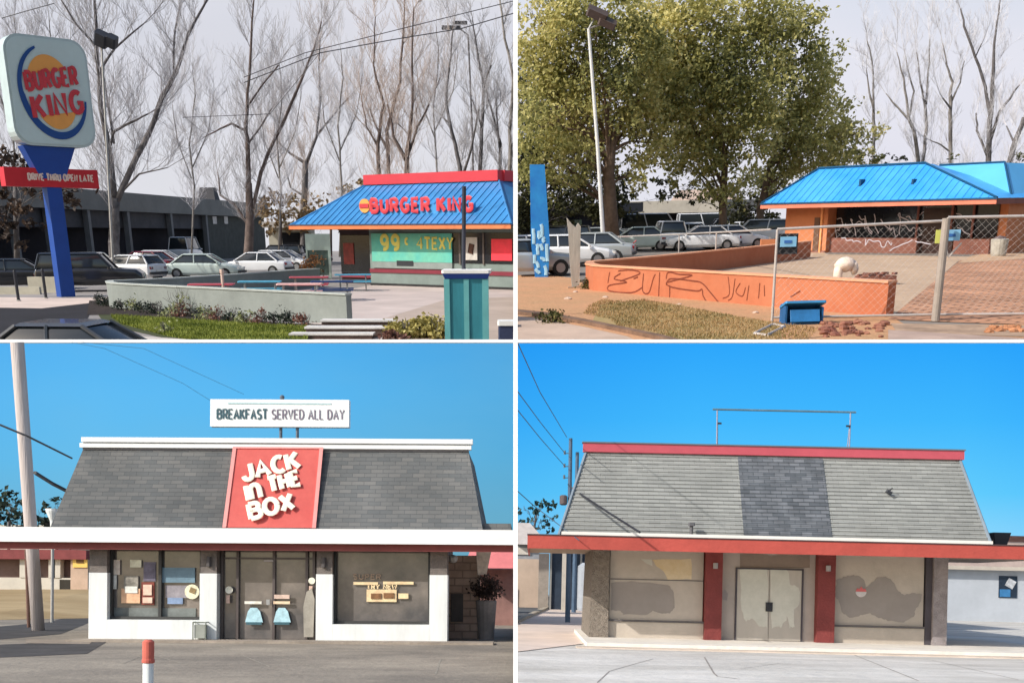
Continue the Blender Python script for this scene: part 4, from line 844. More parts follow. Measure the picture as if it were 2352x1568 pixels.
for px in (1903, 2105, 2183, 2232):
    x_ = RB.h(px, 540, .7)[0]; b = MB(); b.box(x_-.05, x_+.05, .62, .70, zk1+.003, zE-.02); b.build("mullion", mat("mullion_red", (.22,.08,.06), .6, .15), rb)
b = MB(); b.box(0-.0, xw, -.08, -.004, .0, .1); b.build("plinth", brick, rb)
x_, z_ = RB.h(1885, 560); b = MB(); b.box(x_-.06, x_+.05, -.1, -.005, 0, zE); b.build("pilaster", mat("pilaster", rgb(235,165,110), .8, .1), rb)
bx0 = RB.h(1790, 560)[0]; b = MB(); b.box(RB.h(1868,560)[0], RB.h(1880,560)[0], -.05, -.003, 0, zE*.7); b.build("downpipe", mat("pipe_brown", (.15,.08,.05), .7, .2), rb)
# right end pillar block + wing
xp0, _ = RB.h(2283, 520, 3); xp1, _ = RB.h(2318, 520, 3)

eL = RB.h(1748, 475, -1.1)[0]; eR = RB.h(2290, 455, -1.1)[0]; ze = zE
tL = RB.h(1881, 391, 1.6)[0]; zt = RB.h(1990, 383, 1.6)[1]; tR = RB.h(2126, 375, 1.6)[0]
broof = mat("bright_blue_roof", rgb(50,150,232), .32, .16, .35, spec=.45, col2=rgb(85,175,238), stretch=(1, 1, 1))
b = MB(); b.hexa([(eL,-1.1,ze), (eR,-1.1,ze), (eR,4.0,ze), (eL,4.0,ze), (tL,1.6,zt), (tR,1.6,zt), (tR,2.4,zt), (tL,2.4,zt)])
n_ = int((eR-eL)/.42)
for i in range(n_):
    x_ = eL+.2+i*.42; f = min(1.0, (x_-eL)/(tL-eL), (eR-x_)/(eR-tR)); f = max(.04, f)
    e = Vector((x_, -1.1, ze)); g2 = Vector((x_, -1.1+2.7*f, ze+(zt-ze)*f)); up_ = Vector((0, -(zt-ze), 2.7)).normalized()*.03; sd = Vector((.015, 0, 0))
    b.hexa([e-sd-up_*.3, e+sd-up_*.3, g2+sd-up_*.3, g2-sd-up_*.3, e-sd+up_, e+sd+up_, g2+sd+up_, g2-sd+up_])
b.build("roof", broof, rb)
dkb = mat("ridge_dark_blue", rgb(20,75,110), .5, .1)
b = MB(); b.tube([(eL,-1.1,ze+.03), (tL,1.6,zt+.04)], .06, 6); b.tube([(tL,1.6,zt+.04), (tR,1.6,zt+.04)], .07, 6); b.tube([(tR,1.6,zt+.04), (eR,-1.1,ze+.03)], .06, 6); b.build("ridge_cap", dkb, rb)
b = MB(); b.box(eL-.03, eR+.03, -1.17, -1.103, ze-.05, ze+.035); b.build("gutter", dkb, rb)
b = MB(); b.box(eL, eR, -1.13, -1.103, ze-.26, ze-.055); b.box(eL-.03, eL-.003, -1.13, 4.0, ze-.26, ze); b.build("fascia", mat("fascia_salmon", rgb(225,130,105), .7, .1, 1), rb)
b = MB(); b.box(eL, eR, -1.1, 4.0, ze-.27, ze-.003); b.build("soffit", mat("soffit_red", (.25,.1,.08), .8, .15), rb)
for px in (1982, 2102):
    x_ = RB.h(px, 430, .4)[0]; _, z_ = RB.h(px, 428, .3); b = MB(); b.box(x_-.05, x_+.05, .05, .5, z_-.25, z_+.35); b.build("roof_strut", dkb, rb)
# higher wing at the right: roof face
wy = 1.7; w0, _ = RB.h(2158, 380, wy+2); w1, wz1_ = RB.h(2308, 371, wy+2); _, wzt = RB.h(2240, 377, wy+2); we1, _ = RB.h(2326, 468, wy-.6); we0, wze = RB.h(2266, 468, wy-.6)
b = MB(); b.hexa([(w0-.4,wy-.6,wze), (we1,wy-.6,wze), (we1,wy+7,wze), (w0-.4,wy+7,wze), (w0,wy+2,wzt), (w1,wy+2,wzt), (w1,wy+5,wzt), (w0,wy+5,wzt)])
b.build("wing_roof", mat("wing_roof_blue", rgb(95,180,235), .35, .08, .4), rb)
xp0, _ = RB.h(2283, 520, wy); xp1, _ = RB.h(2318, 520, wy); b = MB(); b.box(xp0, xp1, wy, wy+3, 0, wze-.003); b.build("end_pillar", sal, rb)
b = MB(); b.tube([(w0,wy+2,wzt+.03), (w1,wy+2,wzt+.03), (we1,wy-.6,wze+.03)], .06, 6); b.build("wing_ridge", dkb, rb)
gw = mat("graffiti_white", rgb(205,200,210), .7, .1)
def squig(x0, y0, x1, y1, n, s, amp=8):
    r_ = random.Random(s); return [(x0+(x1-x0)*i/n+r_.uniform(-4, 4), y0+(y1-y0)*i/n+r_.uniform(-amp, amp)) for i in range(n+1)]
gp = [squig(1925,498,1950,535,5,1), squig(1955,500,1965,540,4,2), squig(1975,495,2000,535,5,3), squig(2010,498,2015,540,4,4), squig(2022,500,2045,530,5,5), squig(2060,490,2105,510,7,6), squig(2065,500,2070,540,4,7), squig(2110,488,2160,500,7,8), squig(1900,545,1940,520,6,9,5), squig(2070,520,2150,545,9,10), squig(2195,490,2240,510,6,11), squig(1915,505,1925,542,4,31), squig(1990,500,2000,538,4,32), squig(2035,515,2062,540,6,33), squig(2120,520,2140,545,5,34), squig(2160,500,2178,540,5,35), squig(2200,515,2230,540,6,36), squig(1940,520,1990,512,6,37), squig(2080,500,2130,530,8,38)]
for g_one in gp: scrawl([g_one], RB, .025, "graffiti", gw, win, .78)
gp2 = [squig(1935,545,1975,560,7,21,5), squig(1985,555,2050,562,10,22,8), squig(2040,575,2100,552,6,23,2), squig(2100,552,2140,560,4,24,2)]
for g_one in gp2: scrawl([g_one], RB, .022, "graffiti", gw, rb, .33)
# things by the restaurant
p = B.g(2292, 589); t = thing(B, "concrete_bin", "pale round concrete litter bin by the right end of the closed restaurant", "bin", p); kk = 1/B.m(p.y)
b = MB(); b.lathe((0,0,0), [(.3,0), (.34,.1), (.4,.78), (.36,.8), (.3,.76)], 16); b.build("bin_body", mat("concrete_bin", (.42,.4,.35), .9, .2, 3), t)
b = MB(); b.lathe((0,0,.775), [(.3,0), (.22,.12), (.05,.16)], 14); b.build("lid", mat("bin_lid", (.12,.09,.09), .7, .2), t)
p = B.g(2014, 655); t = thing(B, "brick_planter", "broken red brick planter just behind the right end of the orange wall", "planter", p)
kk = 1/B.m(p.y); w_ = 45*kk; b = MB(); b.box(-w_*.85, w_, 0, .7, 0, .28); b.build("brickwork", brick, t); b = MB()
for i in range(14): b.rbox((rnd.uniform(-w_*.8, w_*.95), rnd.uniform(.05,.6), .3+rnd.uniform(0,.06)), (.22,.11,.07), Matrix.Rotation(rnd.uniform(0,3), 3, 'Z'))
b.build("loose_bricks", brick, t)
p = B.g(1925, 650); q = B.P(1936, 600, p.y)-p
b = MB(); b.ball((0,0,.62), (.34,.26,.24), 12, 8, .1); b.ball((-.22,0,.34), (.14,.2,.36), 10, 7, .12); b.ball((.3,.02,.5), (.14,.18,.22), 10, 7, .12)
solo(B, b, "plastic_sheet", mat("sack_white", rgb(235,215,200), .6, .12, 3, .6), "crumpled cream white plastic sheet heaped by the brick planter behind the orange wall", "sheet", B.g(1938, 652), world_pts=False, smooth=True)
# blue crate lying by the wall
p = B.g(1840, 744); t = thing(B, "blue_crate", "blue plastic crate tipped against the orange wall behind the fence foot", "crate", p, R(3)); cb = mat("crate_blue", rgb(35,95,150), .5, .2, 2)
kk = 1/B.m(p.y); w_ = 44*kk; Mx = Matrix.Rotation(R(-18), 3, 'X')
b = MB()
for c, s_ in (((0,.22,.22), (2*w_, .04, .40)), ((-w_,.0,.22), (.04,.42,.38)), ((w_*.97,.0,.20), (.04,.42,.34)), ((0,0,.03), (2*w_,.44,.04))): b.rbox(c, s_, None, 0)
b.build("shell", cb, t); b = MB(); b.rbox((0,-.02,.42), (2*w_+.08,.5,.05), Mx, .03); b.build("lid", mat("crate_lid", rgb(60,140,195), .45, .15, 2), t)
b = MB(); b.rbox((0,-.24,.2), (2*w_*.8,.03,.26), Mx, .01); b.build("front", mat("crate_front", rgb(45,115,175), .5, .2, 2), t)
# rubble
brp = [mat("rubble_red", (.3,.11,.08), .95, .3, 3), mat("rubble_orange", (.45,.2,.1), .95, .3, 3), mat("rubble_pale", (.55,.42,.34), .95, .2, 3)]
rg = random.Random(9)
for (n_, xa_, xb_, ya_, yb_, s0, s1, nm, lab, ms_) in ((24,1890,2030,744,776,.05,.13,"rubble","heap of broken red bricks below the right end of the orange wall",0), (14,2270,2346,752,766,.04,.10,"brick_crumbs","orange brick crumbs on the ground at the lower right corner",1)):
    b = MB(); c_ = B.g((xa_+xb_)/2, (ya_+yb_)/2)
    for i in range(n_*2):
        s_ = rg.uniform(s0, s1); q = B.g(rg.uniform(xa_, xb_), rg.uniform(ya_, yb_))-c_; b.ball((q.x, q.y, s_*.35), (s_, s_*.8, s_*.5), 7, 5, .22)
    o = solo(B, b, nm, mat("rubble_mix", (.15,.05,.04), .95, .3, 2.5, col2=(.42,.2,.13)) if not ms_ else brp[1], lab, "rubble", c_, world_pts=False); o["kind"] = "stuff"
for px, py, s_, lab in ((1322,672,.1,"dark clod at the foot of the broken post"), (1305,688,.13,"pale stone lying on the dirt bank near the broken post"), (1390,684,.1,"pale stone on the grass bank below the wall's left end"), (1735,720,.1,"pale stone at the foot of the orange wall"), (1560,700,.08,"small pale stone under the long graffiti line")):
    b = MB(); b.ball((0,0,s_*.2), (s_*.9,s_*.7,s_*.4), 8, 5, .15); solo(B, b, "stone", brp[2], lab, "stone", B.g(px, py), 0, "stones on the bank", world_pts=False)
shrub(B, 1270, 742, .5, .25, leafmat("weed_green", [(0.2,(.03,.035,.015)), (.6,(.1,.1,.03)), (.9,(.2,.17,.06))], 1), "dark weed tuft on the kerb at the lower left", "weed", None, 260, .05)
shrub(B, 1345, 664, .35, .3, MATS["weed_green"], "brown weed growing at the left corner of the orange wall", "weed", None, 160, .05)
shrub(B, 1375, 596, 2.0, .9, leafmat("dry_shrub", [(0.2,(.06,.045,.03)), (.6,(.2,.14,.1)), (.9,(.34,.26,.2))], 1), "dry brown shrub at the foot of the big leafy tree", "dry_shrub", None, 700, .06)
p = B.g(1428, 590); t = thing(B, "red_cart", "small red wheeled cart beside the cars left of the orange wall", "cart", p); kk = 1/B.m(p.y); rc = mat("cart_red", rgb(200,75,80), .5, .15, 2)
b = MB(); b.hexa([(-.5,-.3,.3), (.45,-.3,.3), (.45,.3,.3), (-.5,.3,.3), (-.62,-.36,.72), (.5,-.36,.66), (.5,.36,.66), (-.62,.36,.72)]); b.build("tub", rc, t)
for sx in (-.35, .3): b = MB(); b.lathe((sx, -.3, .17), [(.17,-.04), (.17,.04)], 12, Matrix.Rotation(R(90), 3, 'X')); b.build("wheel", MATS["rubber"], t)
b = MB(); b.tube([(.5,0,.6), (.8,0,.85)], .03, 6); b.build("handle", rc, t)
# temporary wire fence
galv = mat("fence_tube", (.55,.5,.47), .4, .12, 3, metal=.2)
def chain(name, x0, x1, z0, z1, parent, step=.16):
    b = MB(); n = int((x1-x0+z1-z0)/step)
    for i in range(n):
        a = x0-(z1-z0)+i*step
        for sg_ in (1, -1):
            xa_, za_ = a, (z0 if sg_ == 1 else z1); xb_, zb_ = a+(z1-z0), (z1 if sg_ == 1 else z0)
            if xb_ <= x0 or xa_ >= x1: continue
            if xa_ < x0: za_ += sg_*(x0-xa_); xa_ = x0
            if xb_ > x1: zb_ -= sg_*(xb_-x1); xb_ = x1
            b.tube([(xa_,0,za_), (xb_,0,zb_)], .0016, 3, False)
    return b.build(name, mat("mesh_wire", (.55,.52,.5), .5, .1, metal=.2), parent)
def fence_panel(gl, gr, tl, tr, label, br=.03, mesh=True, dome=0):
    PA, PB_ = B.g(*gl), B.g(*gr); FF = Facade(B, PA, PB_); t = FF.thing("temporary_fence", label, "fence", "temporary wire fence panels")
    x1 = FF.len; z0 = .12; zl = FF.h(*tl)[1]; zr = FF.h(*tr)[1]; zt = (zl+zr)/2
    b = MB(); b.tube([(0,0,z0*.3), (0,0,zl)], br, 8); b.build("post", galv, t); b = MB(); b.tube([(x1,0,z0*.3), (x1,0,zr)], br, 8); b.build("post", galv, t)
    b = MB(); b.tube([(0,0,zl), (x1,0,zr)], br, 8); b.build("top_rail", galv, t); b = MB(); b.tube([(0,0,z0), (x1,0,z0)], br*.9, 8); b.build("bottom_rail", galv, t)
    if mesh: chain("wire_mesh", .03, x1-.03, z0, min(zl, zr)-.02, t)
    return t, FF
f1, FF1 = fence_panel((1773,742), (2143,735), (1766,527), (2146,508), "wire fence panel in front of the orange wall's right half and blue crate")
f2, FF2 = fence_panel((2152,735), (2420,733), (2154,500), (2420,495), "wire fence panel at the far right in front of the brick paving", dome=1)
p = B.g(2148, 738); b = MB(); tz = B.P(2148, 502, p.y).z; b.lathe((0,0,0), [(.09,0), (.085,tz)], 12); solo(B, b, "gate_post", mat("post_grey", (.36,.31,.27), .6, .15, 2), "thick grey post between the two wire fence panels", "post", p, world_pts=False)
p = B.g(1772, 752); b = MB(); c0, c1, c2, c3 = [B.g(x, y, .03)-Vector((p.x, p.y, 0)) for x, y in ((1733,766), (1762,770), (1802,750), (1775,745))]; b.tube([c0, c1, c2, c3, c0], .035, 6); solo(B, b, "ground_frame", galv, "tubular metal fence foot lying on the grass at the left fence post", "fence foot", p, world_pts=False)
# far thin top rail running left
pr = [B.g(1392, 590), B.g(1560, 600), B.g(1772, 612)]
b = MB(); L_ = [B.P(1385, 545, 62), B.P(1560, 538, 58), B.P(1770, 527, 40)]; t = thing(B, "rail_fence", "thin pale rail fence running from the light pole towards the fence post", "fence", Vector((L_[0].x, L_[0].y, 0)))
o_ = Vector((L_[0].x, L_[0].y, 0)); b.tube([q-o_ for q in L_], .035, 6); b.build("rail", galv, t)
for q in (L_[0].lerp(L_[1], .1), L_[1], L_[1].lerp(L_[2], .5)): b = MB(); b.tube([Vector((q.x,q.y,0))-o_, q-o_], .03, 6); b.build("post", galv, t)
# signs on fence
for (FFx, px0, py0, px1, py1, lab, c1) in ((FF1, 1791, 567, 1829, 543, "small pale blue notice with a dark surround wired to the left fence panel", 0), (FF2, 2162, 553, 2206, 527, "pale blue notice with a yellow edge wired to the right fence panel", 1)):
    x0_, z0_ = FFx.h(px0, py0); x1_, z1_ = FFx.h(px1, py1); q = FFx.M @ Vector((x0_, 0, 0)); t = thing(B, "fence_notice", lab, "notice", q, FFx.a, "notices on the fence")
    if not c1: b = MB(); b.box(-.06, x1_-x0_+.06, .07, .12, z0_-.16, z1_+.06); b.build("backing", dark_metal, t)
    else: b = MB(); b.box(-.14, .0, -.05, -.03, z0_-.05, z1_); b.build("edge_strip", mat("notice_yellow", rgb(200,205,110), .6, .1), t); b = MB(); b.tube([(.1,-.02,z0_-.1), ((x1_-x0_)/2,-.02,z0_-.34), (x1_-x0_+.05,-.02,z0_-.05)], .02, 6); b.build("hanging_wire", galv, t)
    b = MB(); b.box(0, x1_-x0_, -.05, -.02, z0_, z1_); b.build("plate", mat("notice_blue", rgb(135,190,225), .5, .1, 3), t)
    b = MB(); b.box(.08, x1_-x0_-.1, -.06, -.053, (z0_+z1_)/2-.03, (z0_+z1_)/2+.03); b.build("text_line", mat("notice_line", rgb(60,110,180), .5, .1), t)
# orange stub with dark opening left of the restaurant
p = B.g(1772, 582); b = MB(); b.box(p.x-.6, p.x+1.0, p.y, p.y+.3, 0, .75); solo(B, b, "stub_wall", salw, "short orange stub wall left of the closed restaurant's corner", "wall", p)
# white office building behind, cars
p = B.g(1470, 545); WB = Facade(B, B.g(1466, 547), B.g(1650, 545)); t = WB.thing("pale_building", "pale concrete flat roofed building with dark bays behind the white cars", "building")
_, zt = WB.h(1500, 462); _, zf = WB.h(1500, 490); L_ = WB.len; pc = mat("pale_concrete", (.42,.39,.34), .85, .15, .5)
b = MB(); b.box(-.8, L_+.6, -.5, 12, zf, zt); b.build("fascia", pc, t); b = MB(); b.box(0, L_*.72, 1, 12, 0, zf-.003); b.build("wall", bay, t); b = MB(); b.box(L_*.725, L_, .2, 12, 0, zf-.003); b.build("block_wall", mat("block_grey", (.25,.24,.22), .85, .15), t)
for px in (1468, 1560, 1608): x_, _ = WB.h(px, 520, -.3); b = MB(); b.box(x_-.15, x_+.15, -.4, -.05, 0, zf-.003); b.build("column", white_paint, t)
b = MB(); x_, _ = WB.h(1560, 450, 2); b.hexa([(x_-.8,2,zt+.003),(x_+5.2,2,zt+.003),(x_+5.2,4,zt+.003),(x_-.8,4,zt+.003),(x_-.1,2,zt+.9),(x_+4,2,zt+.9),(x_+4,4,zt+.9),(x_-.1,4,zt+.9)]); b.build("roof_box", mat("roof_pink", (.5,.4,.36), .8, .15), t)
DB = Facade(B, B.g(1192, 560), B.g(1420, 552)); t = DB.thing("dark_building", "long dark building under the trees behind the blue board", "building"); _, zt = DB.h(1300, 468)
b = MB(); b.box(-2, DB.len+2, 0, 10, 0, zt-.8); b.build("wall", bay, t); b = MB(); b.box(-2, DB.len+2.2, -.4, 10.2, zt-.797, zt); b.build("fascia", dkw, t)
x0_, z0_ = DB.h(1285, 538, -.4); x1_, z1_ = DB.h(1335, 505, -.4); b = MB(); b.box(x0_, x1_, -.5, -.02, z0_, z1_); b.build("green_panel", mat("green_panel", (.13,.16,.11), .8, .2), t)
gb = "cars parked beyond the orange wall"
for (px, py, rz, m_, kd, lab, kw) in [(1200,634,8,car_silver,"hatch","silver hatchback nearest the left edge behind the blue board",{}), (1226,612,5,car_white,"sedan","white saloon car second from the front at the left edge",{}), (1300,612,0,car_white,"sedan","white saloon car behind the broken post",{}), (1352,604,170,car_silver,"sedan","silver car between the broken post and light pole",{}),
   (1465,576,172,car_green,"sedan","pale green saloon car right of the red cart",{}), (1535,573,90,car_white,"suv","white off-road car seen from its end, behind the orange wall",{"hgt":1.75}), (1498,562,0,car_white,"van","white van in front of the pale building",{"hgt":2.2,"L":4.9}), (1612,575,175,car_white,"sedan","large white saloon car nearest the middle of the wall",{}), (1680,572,0,car_white,"sedan","white saloon car right of the large white one",{}),
   (1735,566,170,car_white,"suv","white off-road car left of the closed restaurant",{"hgt":1.7}), (1590,560,0,car_silver,"sedan","silver car under the pale building's column",{}), (1660,556,180,car_black,"suv","black car in the back row behind the white saloons",{"hgt":1.7}), (1778,560,0,car_silver,"hatch","silver hatchback just left of the orange restaurant corner",{}), (1440,561,0,car_white,"sedan","white saloon car in the back row right of the light pole",{}), (1555,557,180,car_white,"hatch","white hatchback in the back row behind the off-road car",{}), (1625,554,0,car_white,"van","white van in the back row under the pale building's block wall",{"hgt":2.1,"L":4.9}), (1705,556,0,car_white,"sedan","white saloon car in the back row left of the off-road car",{}), (1270,592,175,car_black,"suv","black off-road car between the blue board and the broken post",{"hgt":1.7}), (1400,575,10,car_silver,"hatch","silver hatchback beyond the dry shrub by the big trunk",{})]:
    gcar(B, px, py, rz, m_, kd, lab, grp=gb, **kw)
# trees
gold = leafmat("golden_green_leaves", [(0.02, (.07,.08,.035)), (.25, (.22,.225,.08)), (.48, (.5,.47,.17)), (.8, (.85,.76,.36))], .13, .5)
deep = leafmat("deep_green_leaves", [(0.15, (.018,.02,.013)), (.45, (.05,.055,.026)), (.8, (.14,.14,.06)), (1, (.26,.24,.12))], .22, .25)
leafy_tree(B, "huge leafy tree with a thick brown trunk behind the white light pole", 66, 1402, [
 (1245,45,110,75,.95), (1365,40,110,75,.95), (1230,150,90,80,.8), (1330,150,100,80,.85), (1440,130,90,85,.95), (1290,260,95,75,.6), (1220,300,60,80,.6), (1420,260,95,70,.8), (1490,330,75,55,.7), (1230,420,55,60,.75), (1310,380,80,60,.75), (1440,400,60,45,.7), (1300,100,100,70,1), (1390,200,90,80,.9), (1250,350,80,70,.7), (1350,330,80,70,.7), (1460,250,70,60,.8), (1230,230,70,80,.9), (1500,160,60,80,.9), (1500,280,50,60,.7)], gold, mat("trunk_brown", (.17,.115,.08), .9, .3, 3, .5), 5, .145, 6.6,
 [(1408,565,36), (1402,470,30), (1398,400,26), (1408,300,18)], tw=26)
leafy_tree(B, "broad golden green tree in the middle with its trunk behind the white cars", 70, 1660, [
 (1560,60,110,85,.95), (1680,50,110,80,.95), (1780,70,70,80,.9), (1600,190,110,85,.95), (1720,190,100,85,.95), (1560,300,85,70,.7), (1660,310,90,75,.9), (1590,395,60,40,.6), (1680,410,80,55,.85), (1500,200,70,70,.8), (1620,120,100,80,1), (1560,230,90,70,.9), (1680,250,90,70,.9), (1620,350,90,60,.8), (1490,110,70,80,.9), (1500,60,60,60,.9), (1760,290,60,70,.9), (1540,350,60,50,.7), (1750,130,60,80,1), (1540,110,60,90,1), (1525,220,60,80,.9), (1570,170,60,70,.9)], gold, MATS["trunk_brown"], 6, .145, 7.2, [(1662,560,22), (1660,470,18), (1665,380,15), (1650,260,10)], tw=18)
leafy_tree(B, "golden tree whose lobes reach right over the blue roof", 73, 1750, [
 (1820,40,60,55,.85), (1880,30,35,22,.6), (1830,130,55,60,.95), (1890,150,48,60,.95), (1800,240,80,70,.95), (1895,265,70,55,.95), (1860,340,85,55,.95), (1965,315,50,60,.85), (1790,400,60,60,.9), (1940,370,70,25,.8), (2000,360,35,20,.7), (1850,200,70,60,1), (1850,300,80,60,1), (1800,330,70,60,1), (1910,335,70,50,1)], gold, MATS["trunk_brown"], 8, .145, 6.6, [(1748,570,20), (1746,480,17), (1770,380,13), (1800,280,9)], tw=14)
leafy_tree(B, "dark tree low on the left behind the blue board", 80, 1240, [(1215,200,60,70,.9), (1260,330,70,80,1), (1290,240,80,70,.8), (1370,440,60,60,.8), (1200,380,40,60,1), (1420,450,40,50,.6), (1230,500,60,40,1), (1320,495,60,35,1), (1400,490,40,30,.8), (1205,470,40,60,1), (1230,440,60,60,.9), (1320,430,60,55,.9), (1340,290,50,80,.7)], deep, bark, 9, .17, 6.5, [(1250,580,16), (1245,480,13)], tw=12)
leafy_tree(B, "dark green bush tree between the trunks in front of the pale building", 78, 1580, [(1530,430,50,30,.7), (1600,440,40,30,.6), (1720,460,50,55,.9), (1780,450,40,60,.9), (1700,500,40,30,.9), (1770,505,40,30,.9), (1450,470,30,25,.6)], deep, bark, 10, .15, 5, [(1720,570,10), (1720,470,8)], tw=8)
leafy_tree(B, "dark evergreen at the far right edge beside the restaurant wing", 72, 2345, [(2345,420,28,50,1), (2345,500,26,60,1), (2340,380,20,22,.8)], deep, bark, 14, .17, 3.5, [(2345,580,12), (2345,450,8)], tw=8)
leafy_tree(B, "low dark green treetop showing above the blue roof ridge", 74, 2060, [(2020,365,30,16,.7), (2070,375,40,14,.8), (2190,370,14,16,.6)], deep, bark, 15, .15, 3, [(2060,560,8), (2050,400,5)], tw=5)
bt = "bare trees behind the closed restaurant"
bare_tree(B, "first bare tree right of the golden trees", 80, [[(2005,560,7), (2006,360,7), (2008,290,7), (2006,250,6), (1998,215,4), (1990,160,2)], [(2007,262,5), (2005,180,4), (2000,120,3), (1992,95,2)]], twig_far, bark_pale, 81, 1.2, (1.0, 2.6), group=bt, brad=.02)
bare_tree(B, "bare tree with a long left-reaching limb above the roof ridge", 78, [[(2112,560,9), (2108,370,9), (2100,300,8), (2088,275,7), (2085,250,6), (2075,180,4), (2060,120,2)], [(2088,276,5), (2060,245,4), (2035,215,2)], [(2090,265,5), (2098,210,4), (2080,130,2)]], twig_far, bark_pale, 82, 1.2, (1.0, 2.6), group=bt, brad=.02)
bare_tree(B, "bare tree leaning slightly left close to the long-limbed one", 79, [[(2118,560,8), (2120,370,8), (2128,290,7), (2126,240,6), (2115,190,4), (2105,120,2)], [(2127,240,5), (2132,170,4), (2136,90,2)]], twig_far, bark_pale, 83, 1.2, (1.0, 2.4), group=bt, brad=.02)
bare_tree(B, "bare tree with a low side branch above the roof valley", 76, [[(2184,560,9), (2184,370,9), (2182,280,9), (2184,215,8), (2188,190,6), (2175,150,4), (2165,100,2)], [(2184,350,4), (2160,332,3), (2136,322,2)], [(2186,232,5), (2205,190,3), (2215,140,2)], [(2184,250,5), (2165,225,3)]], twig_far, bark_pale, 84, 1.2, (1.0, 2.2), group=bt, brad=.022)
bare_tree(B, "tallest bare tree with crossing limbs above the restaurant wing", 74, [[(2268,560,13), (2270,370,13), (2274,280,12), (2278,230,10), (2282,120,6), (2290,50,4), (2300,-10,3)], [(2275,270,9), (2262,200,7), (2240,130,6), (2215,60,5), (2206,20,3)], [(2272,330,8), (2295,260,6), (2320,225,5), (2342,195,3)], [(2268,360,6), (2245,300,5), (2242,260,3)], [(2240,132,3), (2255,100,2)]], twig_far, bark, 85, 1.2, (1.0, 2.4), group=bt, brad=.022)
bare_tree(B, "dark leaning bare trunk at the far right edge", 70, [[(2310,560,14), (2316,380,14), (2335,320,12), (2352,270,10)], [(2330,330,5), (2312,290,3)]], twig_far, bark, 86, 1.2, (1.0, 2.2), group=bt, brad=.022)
# ================================================================ PLACE C (lower left): the old red-sign restaurant
g_ = MB(); g_.box(-60, 3, 4, 106, -.3, 0); struct(C, g_, "car_park", mat("old_asphalt", (.22,.195,.165), .9, .28, .3, .3, col2=(.40,.35,.285), bscale=9, stretch=(.8,1.1,1)))
FC = Facade(C, C.g(207, 1470), C.g(1012, 1476)); fc = FC.thing("sandwich_restaurant", "old brown mansard roofed restaurant with a red square sign and white lower walls", "restaurant")
cx_ = lambda px, y=0: FC.h(px, 1400, y)[0]
cz_ = lambda py, y=0, px=600: FC.h(px, py, y)[1]
slab = mat("walk_slab", (.34,.29,.24), .9, .2, .8, .2)
b = MB(); b.box(cx_(180), cx_(1135), -.75, 0, -.02, .06); o = b.build("walkway", slab); o.matrix_world = C.M @ FC.M; o["kind"] = "structure"; PLACE[o.name] = C
# dirt and lawn bank on the left, dark verge
bank = MB(); P_ = [C.g(-60,1424), C.g(215,1419), C.P(215,1353,55), C.P(-60,1353,55), C.P(215,1352,66), C.P(-60,1352,66)]
bank.add([P_[0]+Vector((0,0,.01)), P_[1]+Vector((0,0,.01)), P_[2], P_[3], P_[4], P_[5]], [(0,1,2,3), (3,2,4,5)]); struct(C, bank, "lawn_bank", mat("dry_lawn", (.34,.24,.12), .95, .25, .25, .3, col2=(.5,.38,.22), stretch=(.4,1.5,1)))
whr = mat("white_render", (.80,.83,.82), .7, .1, .8, stretch=(2.5,2.5,.5)); shade_col = mat("column_eave_shade", (.24,.21,.19), .9, .2, 6, .5)
gl = mat("shop_glass", (.085,.085,.09), .12, .3, .7, spec=.8, col2=(.27,.235,.21), coat=.6); zt = cz_(1262)  # lighter mottling in the glass colour stands in for reflections and the interior
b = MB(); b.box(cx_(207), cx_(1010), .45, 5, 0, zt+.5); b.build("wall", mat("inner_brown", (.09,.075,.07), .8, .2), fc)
def colm(pa, pb, y0=-.1, y1=.45):
    zs = cz_(1317); b = MB(); b.box(cx_(pa), cx_(pb), y0, y1, 0, zs); b.build("column_base", whr, fc); b = MB(); b.box(cx_(pa)+.012, cx_(pb)-.012, y0+.012, y1, zs+.002, zt); return b.build("column", shade_col, fc)  # upper part coloured darker to stand in for the eave's shade
for a, c in ((207,249), (461,500), (727,765), (987,1028)): colm(a, c)
for (a, c, zs) in ((249,461,1424), (765,987,1431)): b = MB(); b.box(cx_(a)+.003, cx_(c)-.003, -.1, .44, 0, cz_(zs)); b.build("sill_wall", whr, fc)
for a in (482, 745):
    b = MB(); b.rbox((cx_(a), -.14, cz_(1290)), (.12,.1,.26), bev=.03); b.build("wall_lamp", mat("lamp_body", (.1,.09,.09), .5, .2), fc)
frm = mat("window_frame_dark", (.05,.05,.048), .5, .1)
def shopwin(a, c, zlo, mull=None):
    x0, x1, z0 = cx_(a), cx_(c), cz_(zlo); b = MB(); b.box(x0+.05, x1-.05, .25, .28, z0+.05, zt-.01); w = b.build("window", gl, fc)
    b = MB(); b.box(x0+.004, x0+.06, .1, .24, z0+.003, zt-.01); b.box(x1-.06, x1-.004, .1, .24, z0+.003, zt-.01); b.box(x0+.061, x1-.061, .1, .24, z0+.003, z0+.08)
    if mull: x = cx_(mull); b.box(x-.04, x+.04, .12, .24, z0+.081, zt-.01)
    b.build("frame", frm, w); return w
w1 = shopwin(249, 461, 1424, 363); w2 = shopwin(765, 987, 1431)
def panel(par, nm, pa, pb, m, y=.2, th=.03, label=None, bev=.02):
    x0, z0 = FC.h(pa[0], pa[1], y); x1, z1 = FC.h(pb[0], pb[1], y); b = MB(); b.rbox(((x0+x1)/2, y, (z0+z1)/2), (abs(x1-x0), th, abs(z1-z0)), None, 0); return b.build(nm, m, par, label=label)
pc = lambda n, c, v=.12, sc=4: mat(n, tuple(min(.95, k*1.25) for k in c), .6, max(v, .2), sc*1.5)
